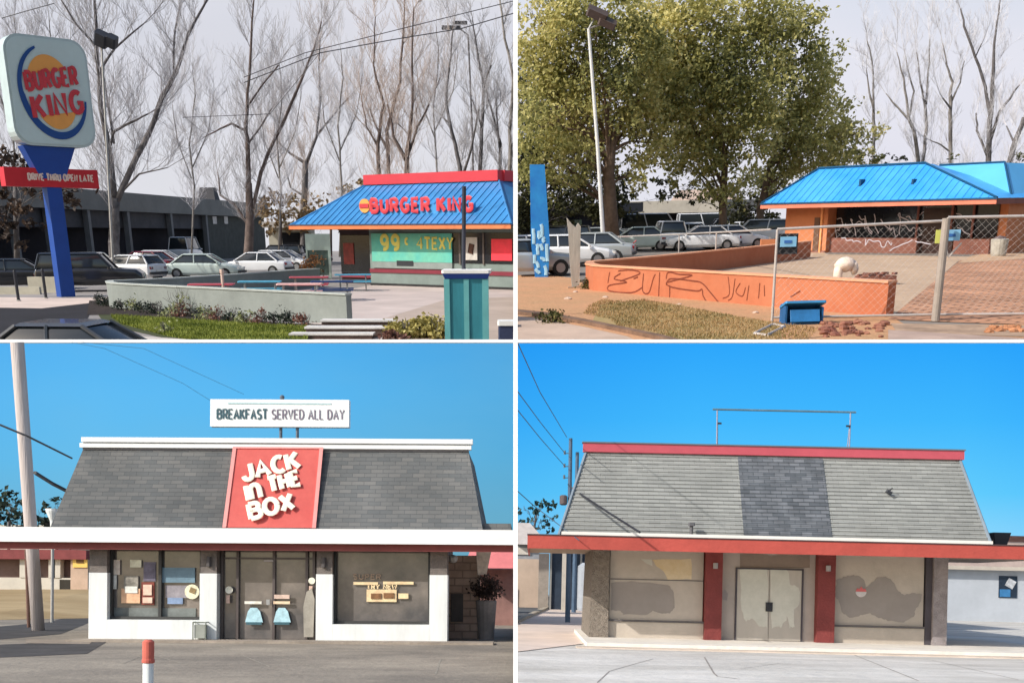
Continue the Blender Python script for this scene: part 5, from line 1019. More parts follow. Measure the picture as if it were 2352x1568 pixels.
panel(w1, "painted_reflection", (330,1334), (358,1290), pc("reflection_mauve", rgb(105,100,115), .3, 3), .235); panel(w1, "low_counter", (262,1420), (450,1396), pc("low_counter", rgb(110,115,112), .3, 1), .235); panel(w1, "poster", (256,1319), (276,1285), pc("poster_cream", rgb(225,205,190))); panel(w1, "poster", (256,1352), (268,1320), pc("poster_white", rgb(215,215,205)))  # the mauve card is a reflection painted onto the pane
panel(w1, "poster", (299,1302), (325,1285), pc("poster_cream2", rgb(220,215,190))); panel(w1, "menu_poster", (279,1384), (322,1351), pc("menu_tan", rgb(225,175,140), .2, 3))
panel(w1, "poster", (285,1353), (318,1322), pc("poster_photo_grey", rgb(140,135,125), .4, 5)); panel(w1, "poster", (287,1361), (316,1346), pc("poster_white", (1,1,1)), .18)
panel(w1, "poster", (329,1366), (349,1342), pc("poster_pink", rgb(235,190,170), .15)); panel(w1, "poster", (328,1384), (350,1371), pc("poster_pink", (1,1,1))); panel(w1, "poster", (325,1388), (355,1336), pc("poster_dark_red", rgb(120,60,50), .2), .23)
panel(w1, "blind", (372,1337), (448,1303), pc("blind_blue", rgb(105,130,145), .12, 1.5)); panel(w1, "counter", (380,1372), (450,1344), pc("counter_grey", rgb(140,135,140), .25, 2), .22); panel(w1, "poster", (385,1386), (420,1372), pc("poster_blue_grey", rgb(125,145,175), .2, 3))
x_, z_ = FC.h(441, 1358, .18); b = MB(); b.lathe((x_, .2, z_), [(.2,-.02), (.2,.02)], 16, Matrix.Rotation(R(90), 3, 'X')); b.build("round_sticker", pc("sticker_cream", rgb(225,215,185)), w1); b = MB(); b.rbox((x_+.02,.17,z_+.03), (.16,.02,.14), Matrix.Rotation(R(20),3,'Y')); b.build("sticker_picture", pc("sticker_olive", rgb(135,115,80)), w1)
# right window lettering
let = pc("window_lettering", rgb(225,195,155), .1); b = MB()
for (txt, px, py, s_, c_) in (("SUPER", 812, 1329, .13, 1.3),): word(b, txt, Vector((*FC.h(px,py,.2)[:1], .2, FC.h(px,py,.2)[1])), (1,0,0), (0,0,1), s_, .016, .35, c_)
b.build("lettering", pc("lettering_dim", rgb(150,130,112)), w2)
panel(w2, "sign_bar", (812,1342), (868,1336), let); panel(w2, "sign_bar", (880,1341), (950,1335), let)
b = MB(); x_, z_ = FC.h(843, 1351, .2); word(b, "TRY", Vector((x_, .2, z_)), (1,0,0), (0,0,1), .11, .02, .3, 1.2); b.build("lettering", let, w2); b = MB(); word(b, "NEW", Vector((x_+.45, .2, z_)), (1,0,0), (0,0,1), .11, .02, .3, 1.2); b.build("lettering", let, w2)
panel(w2, "menu_panel", (842,1381), (911,1353), let, .21); panel(w2, "menu_picture", (852,1374), (876,1362), pc("menu_brown", rgb(125,90,60), .3, 6), .185); panel(w2, "menu_picture", (881,1373), (905,1361), pc("menu_brown", (1,1,1)), .185); panel(w2, "sticker", (915,1374), (938,1362), let)
# doors
dx0, dx1, dm = cx_(500), cx_(720), cx_(624)
b = MB(); b.box(dx0+.003, dx1, .3, .33, 0.02, zt-.01); dr = b.build("door_glass", gl, fc)
for x in (dx0+.05, cx_(540), dm, cx_(700), dx1-.04): b = MB(); b.box(x-.035, x+.035, .2, .297, .02, zt-.01); b.build("door_frame", mat("door_bronze", (.12,.1,.095), .45, .1, metal=.3), dr)
b = MB(); b.box(dx0+.09, dx1-.08, .22, .297, cz_(1283), cz_(1279)); b.build("transom", MATS["door_bronze"], dr)
for (a, c) in ((563,604), (628,668)):
    x0, z0 = FC.h(a, 1428, .18); x1, z1 = FC.h(c, 1395, .18)
    b = MB(); b.prism([(x0,.18,z0), (x1,.18,z0), (x1-.08,.18,z1-.1), (x1-.16,.18,z1), (x0+.14,.18,z1), (x0+.07,.18,z1-.1)], (0,.03,0)); b.build("window_sticker", pc("sticker_blue", rgb(165,200,210), .1), dr, label="pale blue cup shaped sticker")
    b = MB(); b.rbox(((x0+x1)/2,.17,z0-.03), (x1-x0-.06,.02,.07)); b.build("sticker_base", pc("sticker_teal", rgb(60,95,105)), dr)
panel(dr, "notice", (562,1386), (601,1380), pc("notice_cream", rgb(235,220,205))); panel(dr, "notice", (628,1386), (666,1380), pc("notice_peach", rgb(240,195,165))); panel(dr, "notice", (630,1374), (665,1365), pc("notice_pinkish", rgb(205,180,165)))
panel(dr, "door_pull", (612,1388), (620,1376), steel, .16, .05); panel(dr, "house_number", (606,1289), (628,1285), pc("number_grey", rgb(160,155,155)))
for (px, py, r_) in ((526,1354,.1), (716,1333,.09)):
    x_, z_ = FC.h(px, py, .14); b = MB(); b.lathe((x_, .15, z_), [(r_,-.015), (r_,.015)], 14, Matrix.Rotation(R(90), 3, 'X')); b.build("pale_disc", pc("disc_cream", rgb(235,220,200)), dr); b = MB(); b.rbox((x_-.03, .16, z_-.25), (.09,.03,.22)); b.build("pale_strip", pc("strip_pink", rgb(200,170,155)), dr)  # cream disc with a pinkish strip below, either side of the doors
x_, z_ = FC.h(708, 1462, .1); x2_, z2_ = FC.h(706, 1350, .1); b = MB(); b.prism([(x_-.12,.1,z_), (x_+.13,.1,z_), (x_+.16,.1,z2_-.3), (x_+.08,.1,z2_), (x_-.06,.1,z2_-.1), (x_-.14,.1,z2_-.5)], (0,.05,0)); b.build("grey_panel", pc("panel_grey", rgb(145,140,130), .2, 2), dr)
# fascia, red beam, eave, mansard roof
ev = -.6; xl, xr = cx_(-60), cx_(1230)
b = MB(); b.box(xl, xr, ev-.06, ev, cz_(1247, ev), cz_(1213, ev)); b.build("fascia", mat("white_fascia", (.85,.87,.86), .6, .07, .7, stretch=(1.5,1,3)), fc)
b = MB(); b.box(xl, xr, ev+.003, .5, cz_(1247, ev)+.01, cz_(1214, ev)-.003); b.box(cx_(-60), cx_(207)-.01, .503, 8, cz_(1247, ev)+.01, cz_(1216, ev)); b.build("eave_deck", mat("eave_white", (.6,.6,.58), .8, .05), fc)
b = MB(); b.box(xl+.3, xr-.1, ev+.1, ev+.2, zt-.03, cz_(1247, ev)+.006); b.build("red_beam", mat("beam_red", (.22,.055,.05), .7, .15, 1), fc)
b = MB(); b.box(xl+.3, xr-.1, ev+.201, .44, zt+.01, cz_(1247, ev)+.006); b.build("soffit", MATS["beam_red"], fc)
r0, r1 = cx_(118), cx_(1108); z0 = cz_(1213, -.1); ry = .95; t0, z1 = FC.h(191, 1031, ry); t1, _ = FC.h(1076, 1031, ry)
mans = brickmat("mansard_brown", (.135,.145,.15), (.20,.2,.195), (.11,.115,.12), .33, .115, .006, 'XZ', bump=.5, var=.38, nscale=.45)
b = MB(); b.hexa([(r0,-.1,z0), (r1,-.1,z0), (r1,5.5,z0), (r0,5.5,z0), (t0,ry,z1), (t1,ry,z1), (t1,4.5,z1), (t0,4.5,z1)]); rf = b.build("mansard_roof", mans, fc)
za, zb, zc, zd = cz_(1029, ry-.1), cz_(1019, ry-.1), cz_(1017, ry-.1), cz_(1006, ry-.1)
wt_ = MATS["white_fascia"]
b = MB(); b.box(t0-.06, t1+.08, ry-.1, ry+.1, za, zb); b.build("lower_trim", wt_, fc); b = MB(); b.box(t0-.0, t1+.12, ry-.14, ry+.1, zc, zd); b.build("upper_trim", wt_, fc); b = MB(); b.box(t0, t1, ry-.03, ry+.3, z1-.02, zc-.003); b.build("trim_shadow_gap", mat("gap_grey", (.2,.19,.2), .8, .1), fc)
# red square sign following the roof slope
sl = Vector((0, ry+.1, z1-z0)); sln = Vector((0, -(z1-z0), ry+.1)).normalized()
def sp(px, f, lift): 
    x = FC.h(px, 1120, .4)[0]; q = Vector((x, -.1, z0))+sl*f; return q+sln*lift
X0, X1 = FC.h(529,1120,.4)[0], FC.h(731,1120,.4)[0]
def q3(x, f, l): return Vector((x, -.1, z0))+sl*f+sln*l
sgc = FC.thing("restaurant_sign", "square red sign with rounded cream words tilted across it, on the brown roof", "sign")
b = MB(); b.hexa([q3(X0,.005,.03), q3(X1,.005,.03), q3(X1,.005,.02)+Vector((0,.0,0)), q3(X0,.005,.02), q3(X0,.99,.14), q3(X1,.99,.14), q3(X1,.99,.02), q3(X0,.99,.02)]); b.build("sign_panel", mat("sign_coral", rgb(196,84,78), .5, .12, 1.3, col2=rgb(206,98,90)), sgc)
b = MB(); e_ = mat("sign_edge_pink", rgb(228,150,145), .5, .08, 2)
for xx in (X0, X1): b = MB(); b.hexa([q3(xx-.05,.0,.031), q3(xx+.05,.0,.031), q3(xx+.05,.0,.06), q3(xx-.05,.0,.06), q3(xx-.05,1,.141), q3(xx+.05,1,.141), q3(xx+.05,1,.17), q3(xx-.05,1,.17)]); b.build("sign_border", e_, sgc)
b = MB(); b.hexa([q3(X0,.98,.145), q3(X1,.98,.145), q3(X1,.98,.17), q3(X0,.98,.17), q3(X0,1.0,.145), q3(X1,1.0,.145), q3(X1,1.0,.17), q3(X0,1.0,.17)]); b.build("sign_border", e_, sgc)
Wd = X1-X0; Hd = sl.length; cream_l = mat("cream_letters", rgb(240,232,212), .55, .04)
an = R(17); Uv = Vector((1,0,0)); Vv = sl.normalized(); U_ = Uv*math.cos(an)+Vv*math.sin(an); V_ = Vv*math.cos(an)-Uv*math.sin(an)
def so(fx, fz): return q3(X0+Wd*fx, fz, .15)
for (txt, fx, fz, s_, c_) in (("JACK", .165, .565, .49, .98), ("In", .235, .315, .46, .85), ("THE", .475, .425, .44, .8), ("BOX", .30, .085, .46, .98)):
    b = MB(); ln = word(b, txt, so(fx, fz), U_, V_, s_, .074, .26, c_); b.build("lettering", cream_l, sgc)
# roof sign board
sb = FC.thing("roof_sign_board", "long white sign board on posts above the roof reading breakfast served all day", "sign"); yb = 1.4
x0, zt_ = FC.h(486, 918, yb); x1, zb_ = FC.h(803, 982, yb)
b = MB(); b.rbox(((x0+x1)/2, yb, (zt_+zb_)/2), (x1-x0, .25, zt_-zb_), None, 0); b.build("board", mat("board_white", (.84,.87,.86), .5, .03), sb)
for px in (645, 683): x = FC.h(px, 990, yb)[0]; b = MB(); b.tube([(x,yb,z1-.3), (x,yb,zb_-.003)], .045, 8); b.build("post", mat("post_slate", (.1,.13,.17), .5, .1), sb)
x = FC.h(648, 912, yb)[0]; b = MB(); b.ball((x, yb, zt_+.08), .07); b.build("knob", MATS["post_slate"], sb)
hh_ = .26; x2, z2 = FC.h(499, 961, yb-.14); tot = FC.h(790, 961, yb-.14)[0]-x2; full = wordlen("BREAKFAST SERVED ALL DAY", hh_, .3, 1); c_ = tot/full
b = MB(); l1 = word(b, "BREAKFAST", Vector((x2, yb-.14, z2)), (1,0,0), (0,0,1), hh_, .026, .3, c_); b.build("lettering", mat("text_slate", rgb(65,95,105), .6, .1), sb, label="dark slate words")
b = MB(); word(b, "SERVED ALL DAY", Vector((x2+l1+(.3+.5)*hh_*c_, yb-.14, z2)), (1,0,0), (0,0,1), hh_, .019, .3, c_); b.build("lettering", mat("text_mauve", rgb(125,115,130), .6, .1), sb, label="paler mauve-grey words")
b = MB(); b.box(x0+.5, x1-.5, yb-.14, yb-.127, zt_-.13, zt_-.1); b.build("thin_line", mat("line_pale_blue", rgb(175,210,215), .6, .1), sb)
# eave to the right, awning, stone pier, topiary
b = MB(); xa = cx_(1108); b.box(xa, cx_(1172), .2, 3, cz_(1213, ev)+.01, cz_(1198, .2)); b.build("side_parapet", mans, fc)
p = C.g(1075, 1472)+Vector((0,1.2,0)); kk = 1/C.m(p.y); t = thing(C, "side_wall", "brown stone faced wall standing back at the right end of the restaurant", "wall", p)
zt2 = C.P(1075, 1275, p.y).z; xA = C.P(1024,1400,p.y).x-p.x; xB = C.P(1102,1400,p.y).x-p.x
stone = brickmat("rough_stone", (.58,.42,.33), (.48,.34,.27), (.36,.27,.22), .45, .22, .02, 'XZ', bump=.8, nscale=2)
b = MB(); b.box(xA, xB, 0, .4, 0, zt2); b.build("stonework", stone, t); b = MB(); b.box(xA+.15, xA+.5, -.05, -.004, .5, 1.3); b.build("plaque", mat("plaque_dark", (.09,.08,.075), .7, .2), t)
b = MB(); b.ball((xA+.2,-.1,zt2-.1), (.14,.12,.12)); b.build("wall_lamp", mat("lamp_white", (.6,.6,.58), .4, .05), t)
p = C.g(1115, 1470)+Vector((0,.6,0)); t = thing(C, "topiary", "round dark bush in a tall grey tapered planter beside the stone wall", "plant", p)
b = MB(); b.lathe((0,0,0), [(.22,0), (.25,.4), (.3,1.1), (.28,1.12)], 14); b.build("planter", mat("planter_grey", (.24,.22,.21), .8, .2), t)
leaf_cloud([(Vector((0,0,1.45)), (.36,.34,.36), 1500)], .045, random.Random(3)).build("foliage", leafmat("topiary_leaves", [(0.2,(.03,.02,.02)), (.6,(.08,.055,.045)), (.95,(.16,.12,.1))], 2), t)
b = MB(); b.prism([(-.25,-.1,1.85), (.0,-.1,1.85), (.14,-.1,2.55), (-.3,-.1,2.55)], (0,.04,0)); b.build("paper_flag", pc("flag_cream", rgb(215,200,185)), t)
p = C.g(1150, 1440); Y = p.y+2; xA = C.P(1068,1290,Y).x; xB = C.P(1190,1290,Y).x; t = thing(C, "pink_awning", "faded pink canopy on a dark wall at the right edge of the restaurant", "awning", Vector((xA, Y, 0)))
zA, zB = C.P(1100,1305,Y).z, C.P(1100,1268,Y).z
b = MB(); b.hexa([(0,-1.4,zA), (xB-xA,-1.4,zA), (xB-xA,0,zA), (0,0,zA), (.2,-.5,zB), (xB-xA,-.5,zB+.3), (xB-xA,0,zB+.3), (.2,0,zB)]); b.build("canopy", mat("canopy_pink", rgb(215,125,125), .7, .1, 1), t)
b = MB(); b.box(.3, xB-xA, .0, .3, 0, zA-.003); b.build("backing_wall", mat("wall_maroon_brown", (.34,.19,.165), .85, .25, .8), t)
# news rack
p = C.g(466, 1472)+Vector((0,-.02,0)); t = thing(C, "newspaper_rack", "small grey-green wire news rack against the left window's sill wall", "rack", p)
b = MB(); w_ = .17
for sx in (-w_, w_):
    for y_ in (-.3, -.05): b.tube([(sx,y_,0), (sx,y_,.52)], .018, 6)
b.tube([(-w_,-.3,.52), (w_,-.3,.52), (w_,-.05,.52), (-w_,-.05,.52), (-w_,-.3,.52)], .018, 6); b.build("frame", mat("rack_green", (.17,.19,.16), .6, .1), t)
b = MB(); b.box(-w_+.03, w_-.03, -.28, -.08, .1, .46); b.build("newspapers", mat("papers", (.33,.35,.31), .8, .1), t)
# red and white bollard in front
p = C.g(340, 1590); zt3 = C.P(343, 1468, p.y).z; zm = C.P(340, 1522, p.y).z; t = thing(C, "bollard", "painted steel bollard in the foreground, red above and white below", "bollard", p); 
b = MB(); b.lathe((0,0,0), [(.075,0), (.075,zm)], 16); b.build("white_band", whr, t); b = MB(); b.lathe((0,0,0), [(.076,zm), (.09,zm+.01), (.09,zm+.05), (.082,zm+.06), (.082,zt3-.03), (.05,zt3)], 16); b.build("red_band", mat("bollard_red", rgb(205,105,90), .6, .12, 3), t)
# painted lines on the asphalt
lm = mat("worn_line", (.33,.3,.25), .9, .25, 5)
for i, (a, c, w_) in enumerate([((282,1523),(330,1503),3), ((352,1503),(430,1526),3), ((430,1526),(600,1530),2.5), ((500,1480),(620,1530),3), ((640,1505),(760,1540),3), ((1012,1512),(1000,1548),4), ((30,1522),(70,1520),3)]):
    p, q = C.g(*a, .004), C.g(*c, .004); n_ = Vector((-(q-p).y, (q-p).x, 0)).normalized()*w_*.5*p.y/F; b = MB(); b.add([p-n_, q-n_, q+n_, p+n_], [(0,1,2,3)]); struct(C, b, "road_marking", lm)
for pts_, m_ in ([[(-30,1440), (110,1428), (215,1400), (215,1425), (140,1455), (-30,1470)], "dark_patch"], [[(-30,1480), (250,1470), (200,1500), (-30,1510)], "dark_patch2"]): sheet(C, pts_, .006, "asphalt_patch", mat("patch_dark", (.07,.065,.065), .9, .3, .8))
sheet(C, [(60,1466), (215,1470), (205,1478), (60,1476)], .012, "kerb_line", mat("kerb_tan", (.3,.25,.2), .9, .2, 2))
# utility pole
p = C.g(88, 1447); tp = C.P(36, 740, p.y)-p; kk = 1/C.m(p.y); t = thing(C, "utility_pole", "tall pale leaning utility pole in front of the restaurant's left end", "utility pole", p)
b = MB(); b.tube([(0,0,0), tp*.35, tp*.7, tp], [14*kk, 14*kk, 14.5*kk, 15*kk], 14); b.build("pole", mat("pole_pale", (.5,.42,.38), .85, .2, .8, .3, stretch=(3,3,.2), col2=(.62,.58,.58)), t, smooth=True)
b = MB(); q = C.P(66, 1440, p.y)-p; q1 = C.P(60, 1262, p.y)-p; b.tube([q, q1], 4*kk, 8); b.build("side_pipe", mat("pipe_rust", (.16,.09,.07), .8, .2), t)
wire(C, [(0,975,29), (60,1000,29), (165,1052,33)], .03, "overhead cable crossing the pale pole from the upper left", "overhead_cable"); wire(C, [(80,1085,29), (120,1110,30), (155,1128,30.6)], .055, "thick overhead cable running from the pole to the roof corner", "overhead_cable")
for pts_, lab in (([(84,770,29), (240,800,31), (420,880,34), (500,930,36)], "faint thin wire sagging from the pole top towards the roof sign board"), ([(84,775,29), (330,800,32), (560,905,36)], "second faint thin wire above the roof sign board")):
    wire(C, pts_, .007, lab, "overhead_wire", "faint wires crossing the sky above the old restaurant", mat("wire_pale_blue", (.2,.48,.68), .6, .1))
# background on the left
Yb = 58; 
def bg(name, lab, cat, pa, pb, Y=Yb, dep=6): 
    a = C.P(*pa, Y); c = C.P(*pb, Y); t = thing(C, name, lab, cat, Vector((a.x, Y, 0))); return t, c.x-a.x, a.z, c.z, dep
t, w_, z0_, z1_, dp = bg("storefront", "low white storefront with a dull red roof edge behind the utility pole", "building", (-70,1350), (208,1262))
wb = mat("storefront_white", (.62,.58,.5), .7, .08, 1)
zz = lambda py: C.P(100, py, Yb).z
b = MB(); b.box(0, w_, .3, dp, 0, zz(1268)); b.build("wall", mat("storefront_inner", (.2,.13,.11), .8, .25, .5), t)
b = MB(); b.box(0, w_, -.6, dp, zz(1284), zz(1262)); b.build("roof_edge", mat("roof_dull_red", (.24,.06,.06), .8, .15), t)
b = MB(); b.box(0, w_, -.25, .29, 0, zz(1326)); b.build("sill_wall", wb, t)
for px in (58, 124, 136, 176): x = C.P(px,1300,Yb).x-C.P(-70,1300,Yb).x; b = MB(); b.box(x-.18, x+.18, -.3, .2, zz(1326)+.002, zz(1284)-.003); b.build("column", wb, t)
x = C.P(168,1300,Yb).x-C.P(-70,1300,Yb).x; b = MB(); b.box(x, w_, -.35, .25, 0, zz(1284)-.003); b.build("side_block", mat("block_salmon", (.55,.4,.3), .7, .1), t)
b = MB(); x2_ = C.P(174,1300,Yb).x-C.P(-70,1300,Yb).x; b.box(x2_, w_, -.42, -.353, zz(1302), zz(1276)); yl = b.build("yellow_sign", mat("sign_yellow", rgb(245,205,110), .6, .08), t); b = MB(); b.rbox(((x2_+w_)/2, -.44, zz(1287)), ((w_-x2_)*.5, .03, .25)); b.build("sign_text", mat("sign_text_brown", (.2,.1,.03), .6, .1), yl)
b = MB(); x2_ = C.P(150,1300,Yb).x-C.P(-70,1300,Yb).x; b.box(x2_-.2, x2_+.6, -.28, -.252, .4, zz(1330)); b.build("door", dark_glass, t)
# upper white roof behind
t, w_, z0_, z1_, dp = bg("flat_roof_building", "white flat roofed building top behind the dark trees at the left edge", "building", (-70,1240), (128,1206), 72, 8)
b = MB(); b.box(0, w_, 0, dp, 0, C.P(60,1205,72).z); b.build("wall", wb, t)
dk = leafmat("dark_conifers", [(0.2,(.012,.025,.022)), (.6,(.04,.065,.05)), (.95,(.1,.12,.08))], .5)
for i, (px, py, rx, ry) in enumerate([(20,1165,45,38), (75,1185,40,30), (130,1180,30,40), (160,1200,25,25)]):
    leafy_tree(C, ["dark leafy tree at the far left edge behind the white roof", "dark leafy tree just left of the pale pole's middle", "dark leafy tree between the pale pole and the brown roof", "small dark tree touching the brown roof's lower left corner"][i], 68-i, px, [(px,py,rx,ry,1), (px-8,py+15,rx,ry*.8,1)], dk, bark, 90+i, .2, 1.8, [(px,1300,8), (px,py+10,5)], group="dark trees behind the restaurant's left end", tw=5)
p = C.P(121, 1215, 40); t = thing(C, "loudspeaker", "white horn shaped lamp on a pole beside the brown roof's left corner", "lamp", Vector((p.x, 40, 0)))
zz2 = C.P(121, 1168, 40).z; b = MB(); b.tube([(0,0,0), (0,0,zz2-.5)], .06, 8); b.build("pole", steel, t); b = MB(); b.lathe((0,0,zz2-.85), [(.07,0), (.1,.4), (.25,.75), (.26,.85)], 14); b.build("horn", whr, t)
skyC = skymat("blue_sky_left", [(0.0, rgb(130,165,178)), (.25, rgb(122,184,208)), (.55, rgb(104,190,236)), (.8, rgb(94,188,246)), (1, rgb(84,180,244))], .35, .1, rgb(118,186,222), side=[(0.0, (.8,.92,.97)), (.3, (1,1,1)), (.6, (.93,.97,.98)), (1, (.68,.80,.83))])
# keep the two lower skies inside their own openings
def backdrop_low(m, left):
    Yw = 46.0; zt = EYE.z+(HY-783.5)/F*Yw; b = MB(); x0, x1 = (-26.5, 0) if left else (0, 26.5)
    for i in range(12):
        xa = x0+(x1-x0)*i/12; xb = x0+(x1-x0)*(i+1)/12; b.add([(xa,Yw,-.4), (xb,Yw,-.4), (xb,Yw,zt), (xa,Yw,zt)], [(0,1,2,3)])
    b.box(x0, x1, Yw+.2, Yw+.5, -.4, zt)
    o = b.build("sky", m); o["kind"] = "structure"
backdrop_low(skyC, True)
skyD = skymat("blue_sky_right", [(0.0, rgb(200,232,250)), (.2, rgb(150,218,252)), (.42, rgb(98,204,253)), (.7, rgb(66,184,254)), (1, rgb(44,166,252))], 0, side=[(0.0, (.72,.86,.95)), (.3, (1,1,1)), (.75, (.98,1,1)), (1, (.72,.88,1))])
backdrop_low(skyD, False)
# ================================================================ PLACE D (lower right): the boarded-up restaurant
g_ = MB(); g_.box(-3, 60, 4, 155, -.3, 0)
conc = mat("forecourt_concrete", (.50,.475,.43), .9, .22, .3, .35, col2=(.80,.775,.73), bscale=7, stretch=(.5,1.4,1))
struct(D, g_, "forecourt", conc)
FD = Facade(D, D.g(1357, 1471), D.g(2175, 1491)); fd = FD.thing("closed_restaurant", "boarded-up grey shingle roofed restaurant with red trim and painted-over panels", "restaurant")
dx_ = lambda px, y=0, py=1400: FD.h(px, py, y)[0]
dz_ = lambda py, y=0, px=1640: FD.h(px, py, y)[1]
N = lambda py: py
base = 1478
taup = mat("taupe_board", (.44,.385,.345), .85, .1, .8, .1); tan = mat("tan_board", (.50,.44,.375), .85, .1, .8, .08); redc = mat("red_column", (.22,.045,.042), .7, .15, 1.5, .2)
peb = mat("pebble_pier", (.5,.43,.36), .95, .4, 9, 1.0, col2=(.3,.26,.22), bscale=35)
# raised walk in front
wk = mat("walk_pale", (.78,.74,.67), .85, .1, .7, .15); b = MB(); b.box(dx_(1338)-.02, dx_(2420), -3.1, 5, -.02, .12); o = b.build("walkway", wk); o.matrix_world = D.M @ FD.M; o["kind"] = "structure"; PLACE[o.name] = D
b = MB(); b.box(dx_(1338)-.3, dx_(2420), -3.6, -3.105, -.02, .035); o = b.build("step", mat("step_tan", (.62,.52,.43), .85, .15, .8)); o.matrix_world = D.M @ FD.M; o["kind"] = "structure"; PLACE[o.name] = D
Z0 = .12; ZT = dz_(1262)
b = MB(); b.box(dx_(1395), dx_(2150), .25, 4.5, Z0, ZT+.4); b.build("wall", taup, fd)
b = MB(); b.box(dx_(1750), dx_(2150)+1.6, 5.3, 14.9, 0, 4.3); b.build("hidden_shadow_block", taup, fd); b = MB(); b.box(dx_(1750)+3, dx_(2150)+5, 15, 31, 0, 4.6); b.build("hidden_shadow_block", taup, fd)  # unseen blocks added behind the building to widen its shadow on the yard
# piers and red columns
def blk(nm, pa, pb, y0, y1, m, z0=Z0, z1=None, label=None):
    b = MB(); b.box(dx_(pa), dx_(pb), y0, y1, z0, z1 if z1 is not None else ZT); return b.build(nm, m, fd, label=label)
b = MB(); b.hexa([(dx_(1353),-.15,Z0), (dx_(1397),-.15,Z0), (dx_(1397),4.5,Z0), (dx_(1353),4.5,Z0), (dx_(1359),-.15,ZT), (dx_(1397),-.15,ZT), (dx_(1397),4.5,ZT), (dx_(1359),4.5,ZT)]); b.build("corner_pier", peb, fd)
blk("corner_pier", 2140, 2172, -.12, .249, mat("pier_mauve", (.34,.3,.3), .9, .2, 4, .5)); blk("side_wall", 2150.5, 2172, .251, 4.5, MATS["pier_mauve"])
for pa, pb in ((1617,1655), (1873,1913)):
    blk("red_column", pa, pb, -.2, .24, redc)
    xm = (dx_(pa)+dx_(pb))/2; b = MB(); b.rbox((xm+.02, -.26, dz_(1299)), (.13,.12,.16), None, .04); b.build("wall_lamp", mat("lamp_grey", (.4,.38,.38), .5, .1), fd)
# boarded bays: sill wall, lower rail, board, transom line
def bay_(pa, pb, trans=True):
    x0, x1 = dx_(pa)+.004, dx_(pb)-.004; zr = dz_(1430)
    b = MB(); b.box(x0, x1, .02, .245, Z0, zr-.02); b.build("sill_wall", tan, fd)
    b = MB(); b.box(x0, x1, -.03, .2, zr-.018, zr+.035); b.build("sill", mat("sill_dark", (.13,.12,.12), .8, .15), fd)
    b = MB(); b.box(x0+.03, x1-.03, .06, .245, zr+.037, ZT-.01); bd = b.build("board", tan, fd)
    if trans: b = MB(); b.box(x0+.03, x1-.03, .045, .058, dz_(1335), dz_(1333)); b.build("seam", MATS["sill_dark"], bd)
    return bd
b1 = bay_(1397, 1617); b2 = bay_(1913, 2125, False)
blk("dark_reveal", 2125.5, 2139.5, .0, .24, mat("reveal_dark", (.08,.07,.08), .8, .1))
def patch(par, pts_, m, y, nm="paint_patch", label=None, jag=0, seed=1):
    r_ = random.Random(seed); q = []
    n = len(pts_)
    for i in range(n):
        a, c = pts_[i], pts_[(i+1) % n]; k = 4 if jag else 3
        for j in range(k):
            f = j/k; q.append((a[0]+(c[0]-a[0])*f+r_.uniform(-jag, jag), a[1]+(c[1]-a[1])*f+r_.uniform(-jag, jag)))
    v = [(FD.h(px, py, y)[0], y, FD.h(px, py, y)[1]) for px, py in q][::-1]; b = MB(); b.prism(v, (0, .006, 0)); return b.build(nm, m, par, label=label)
pg1 = mat("patch_grey_brown", (.31,.275,.25), .85, .06, 1.5); pgold = mat("patch_ochre", (.62,.48,.28), .85, .12, 2, col2=(.7,.58,.4)); pbr = mat("patch_brown", (.27,.21,.17), .85, .08, 2); pcr = mat("patch_cream", (.53,.525,.46), .8, .08, 2, col2=(.62,.61,.54)); plav = mat("patch_pale", (.33,.3,.29), .85, .1, 2)
patch(b1, [(1404,1337), (1450,1335), (1535,1342), (1548,1360), (1550,1395), (1538,1407), (1520,1408), (1500,1402), (1485,1411), (1432,1410), (1425,1402), (1403,1400)], pg1, .05, jag=1, label="large grey-brown overpainted patch")
patch(b1, [(1498,1284), (1588,1283), (1589,1329), (1535,1331), (1525,1312), (1508,1300)], pgold, .052, label="ochre overpainted patch", jag=1)
patch(b1, [(1472,1283), (1497,1284), (1499,1299), (1485,1293)], pcr, .051, label="small cream triangle patch")
patch(b2, [(1921,1330), (1938,1325), (1955,1320), (1974,1322), (1986,1332), (1988,1350), (1998,1340), (2015,1326), (2034,1323), (2050,1333), (2063,1357), (2078,1366), (2095,1360), (2118,1364), (2114,1385), (2104,1395), (2100,1415), (2075,1429), (2040,1424), (2020,1418), (1998,1407), (1978,1412), (1950,1418), (1933,1405), (1928,1380), (1918,1368)], pg1, .05, jag=1.5, label="cloud shaped grey overpainted patch")
x_, z_ = FD.h(1978, 1358, .03); rs = FD.thing("round_sticker", "round white sticker with a red top on the right boarded bay", "sticker", off=(x_, .035, z_))
b = MB(); pr = ellpts(.155, .155, 180, 360, 10); b.prism([(a, 0, c) for a, c in pr], (0,.01,0)); b.build("white_half", mat("sticker_white", (.6,.56,.55), .6, .1), rs)
b = MB(); b.prism([(-.155,0,.004), (.155,0,.004), (.11,0,.1), (.06,0,.07), (.0,0,.15), (-.05,0,.07), (-.11,0,.1)], (0,.01,0)); b.build("red_half", mat("sticker_red", rgb(215,110,110), .6, .15), rs)
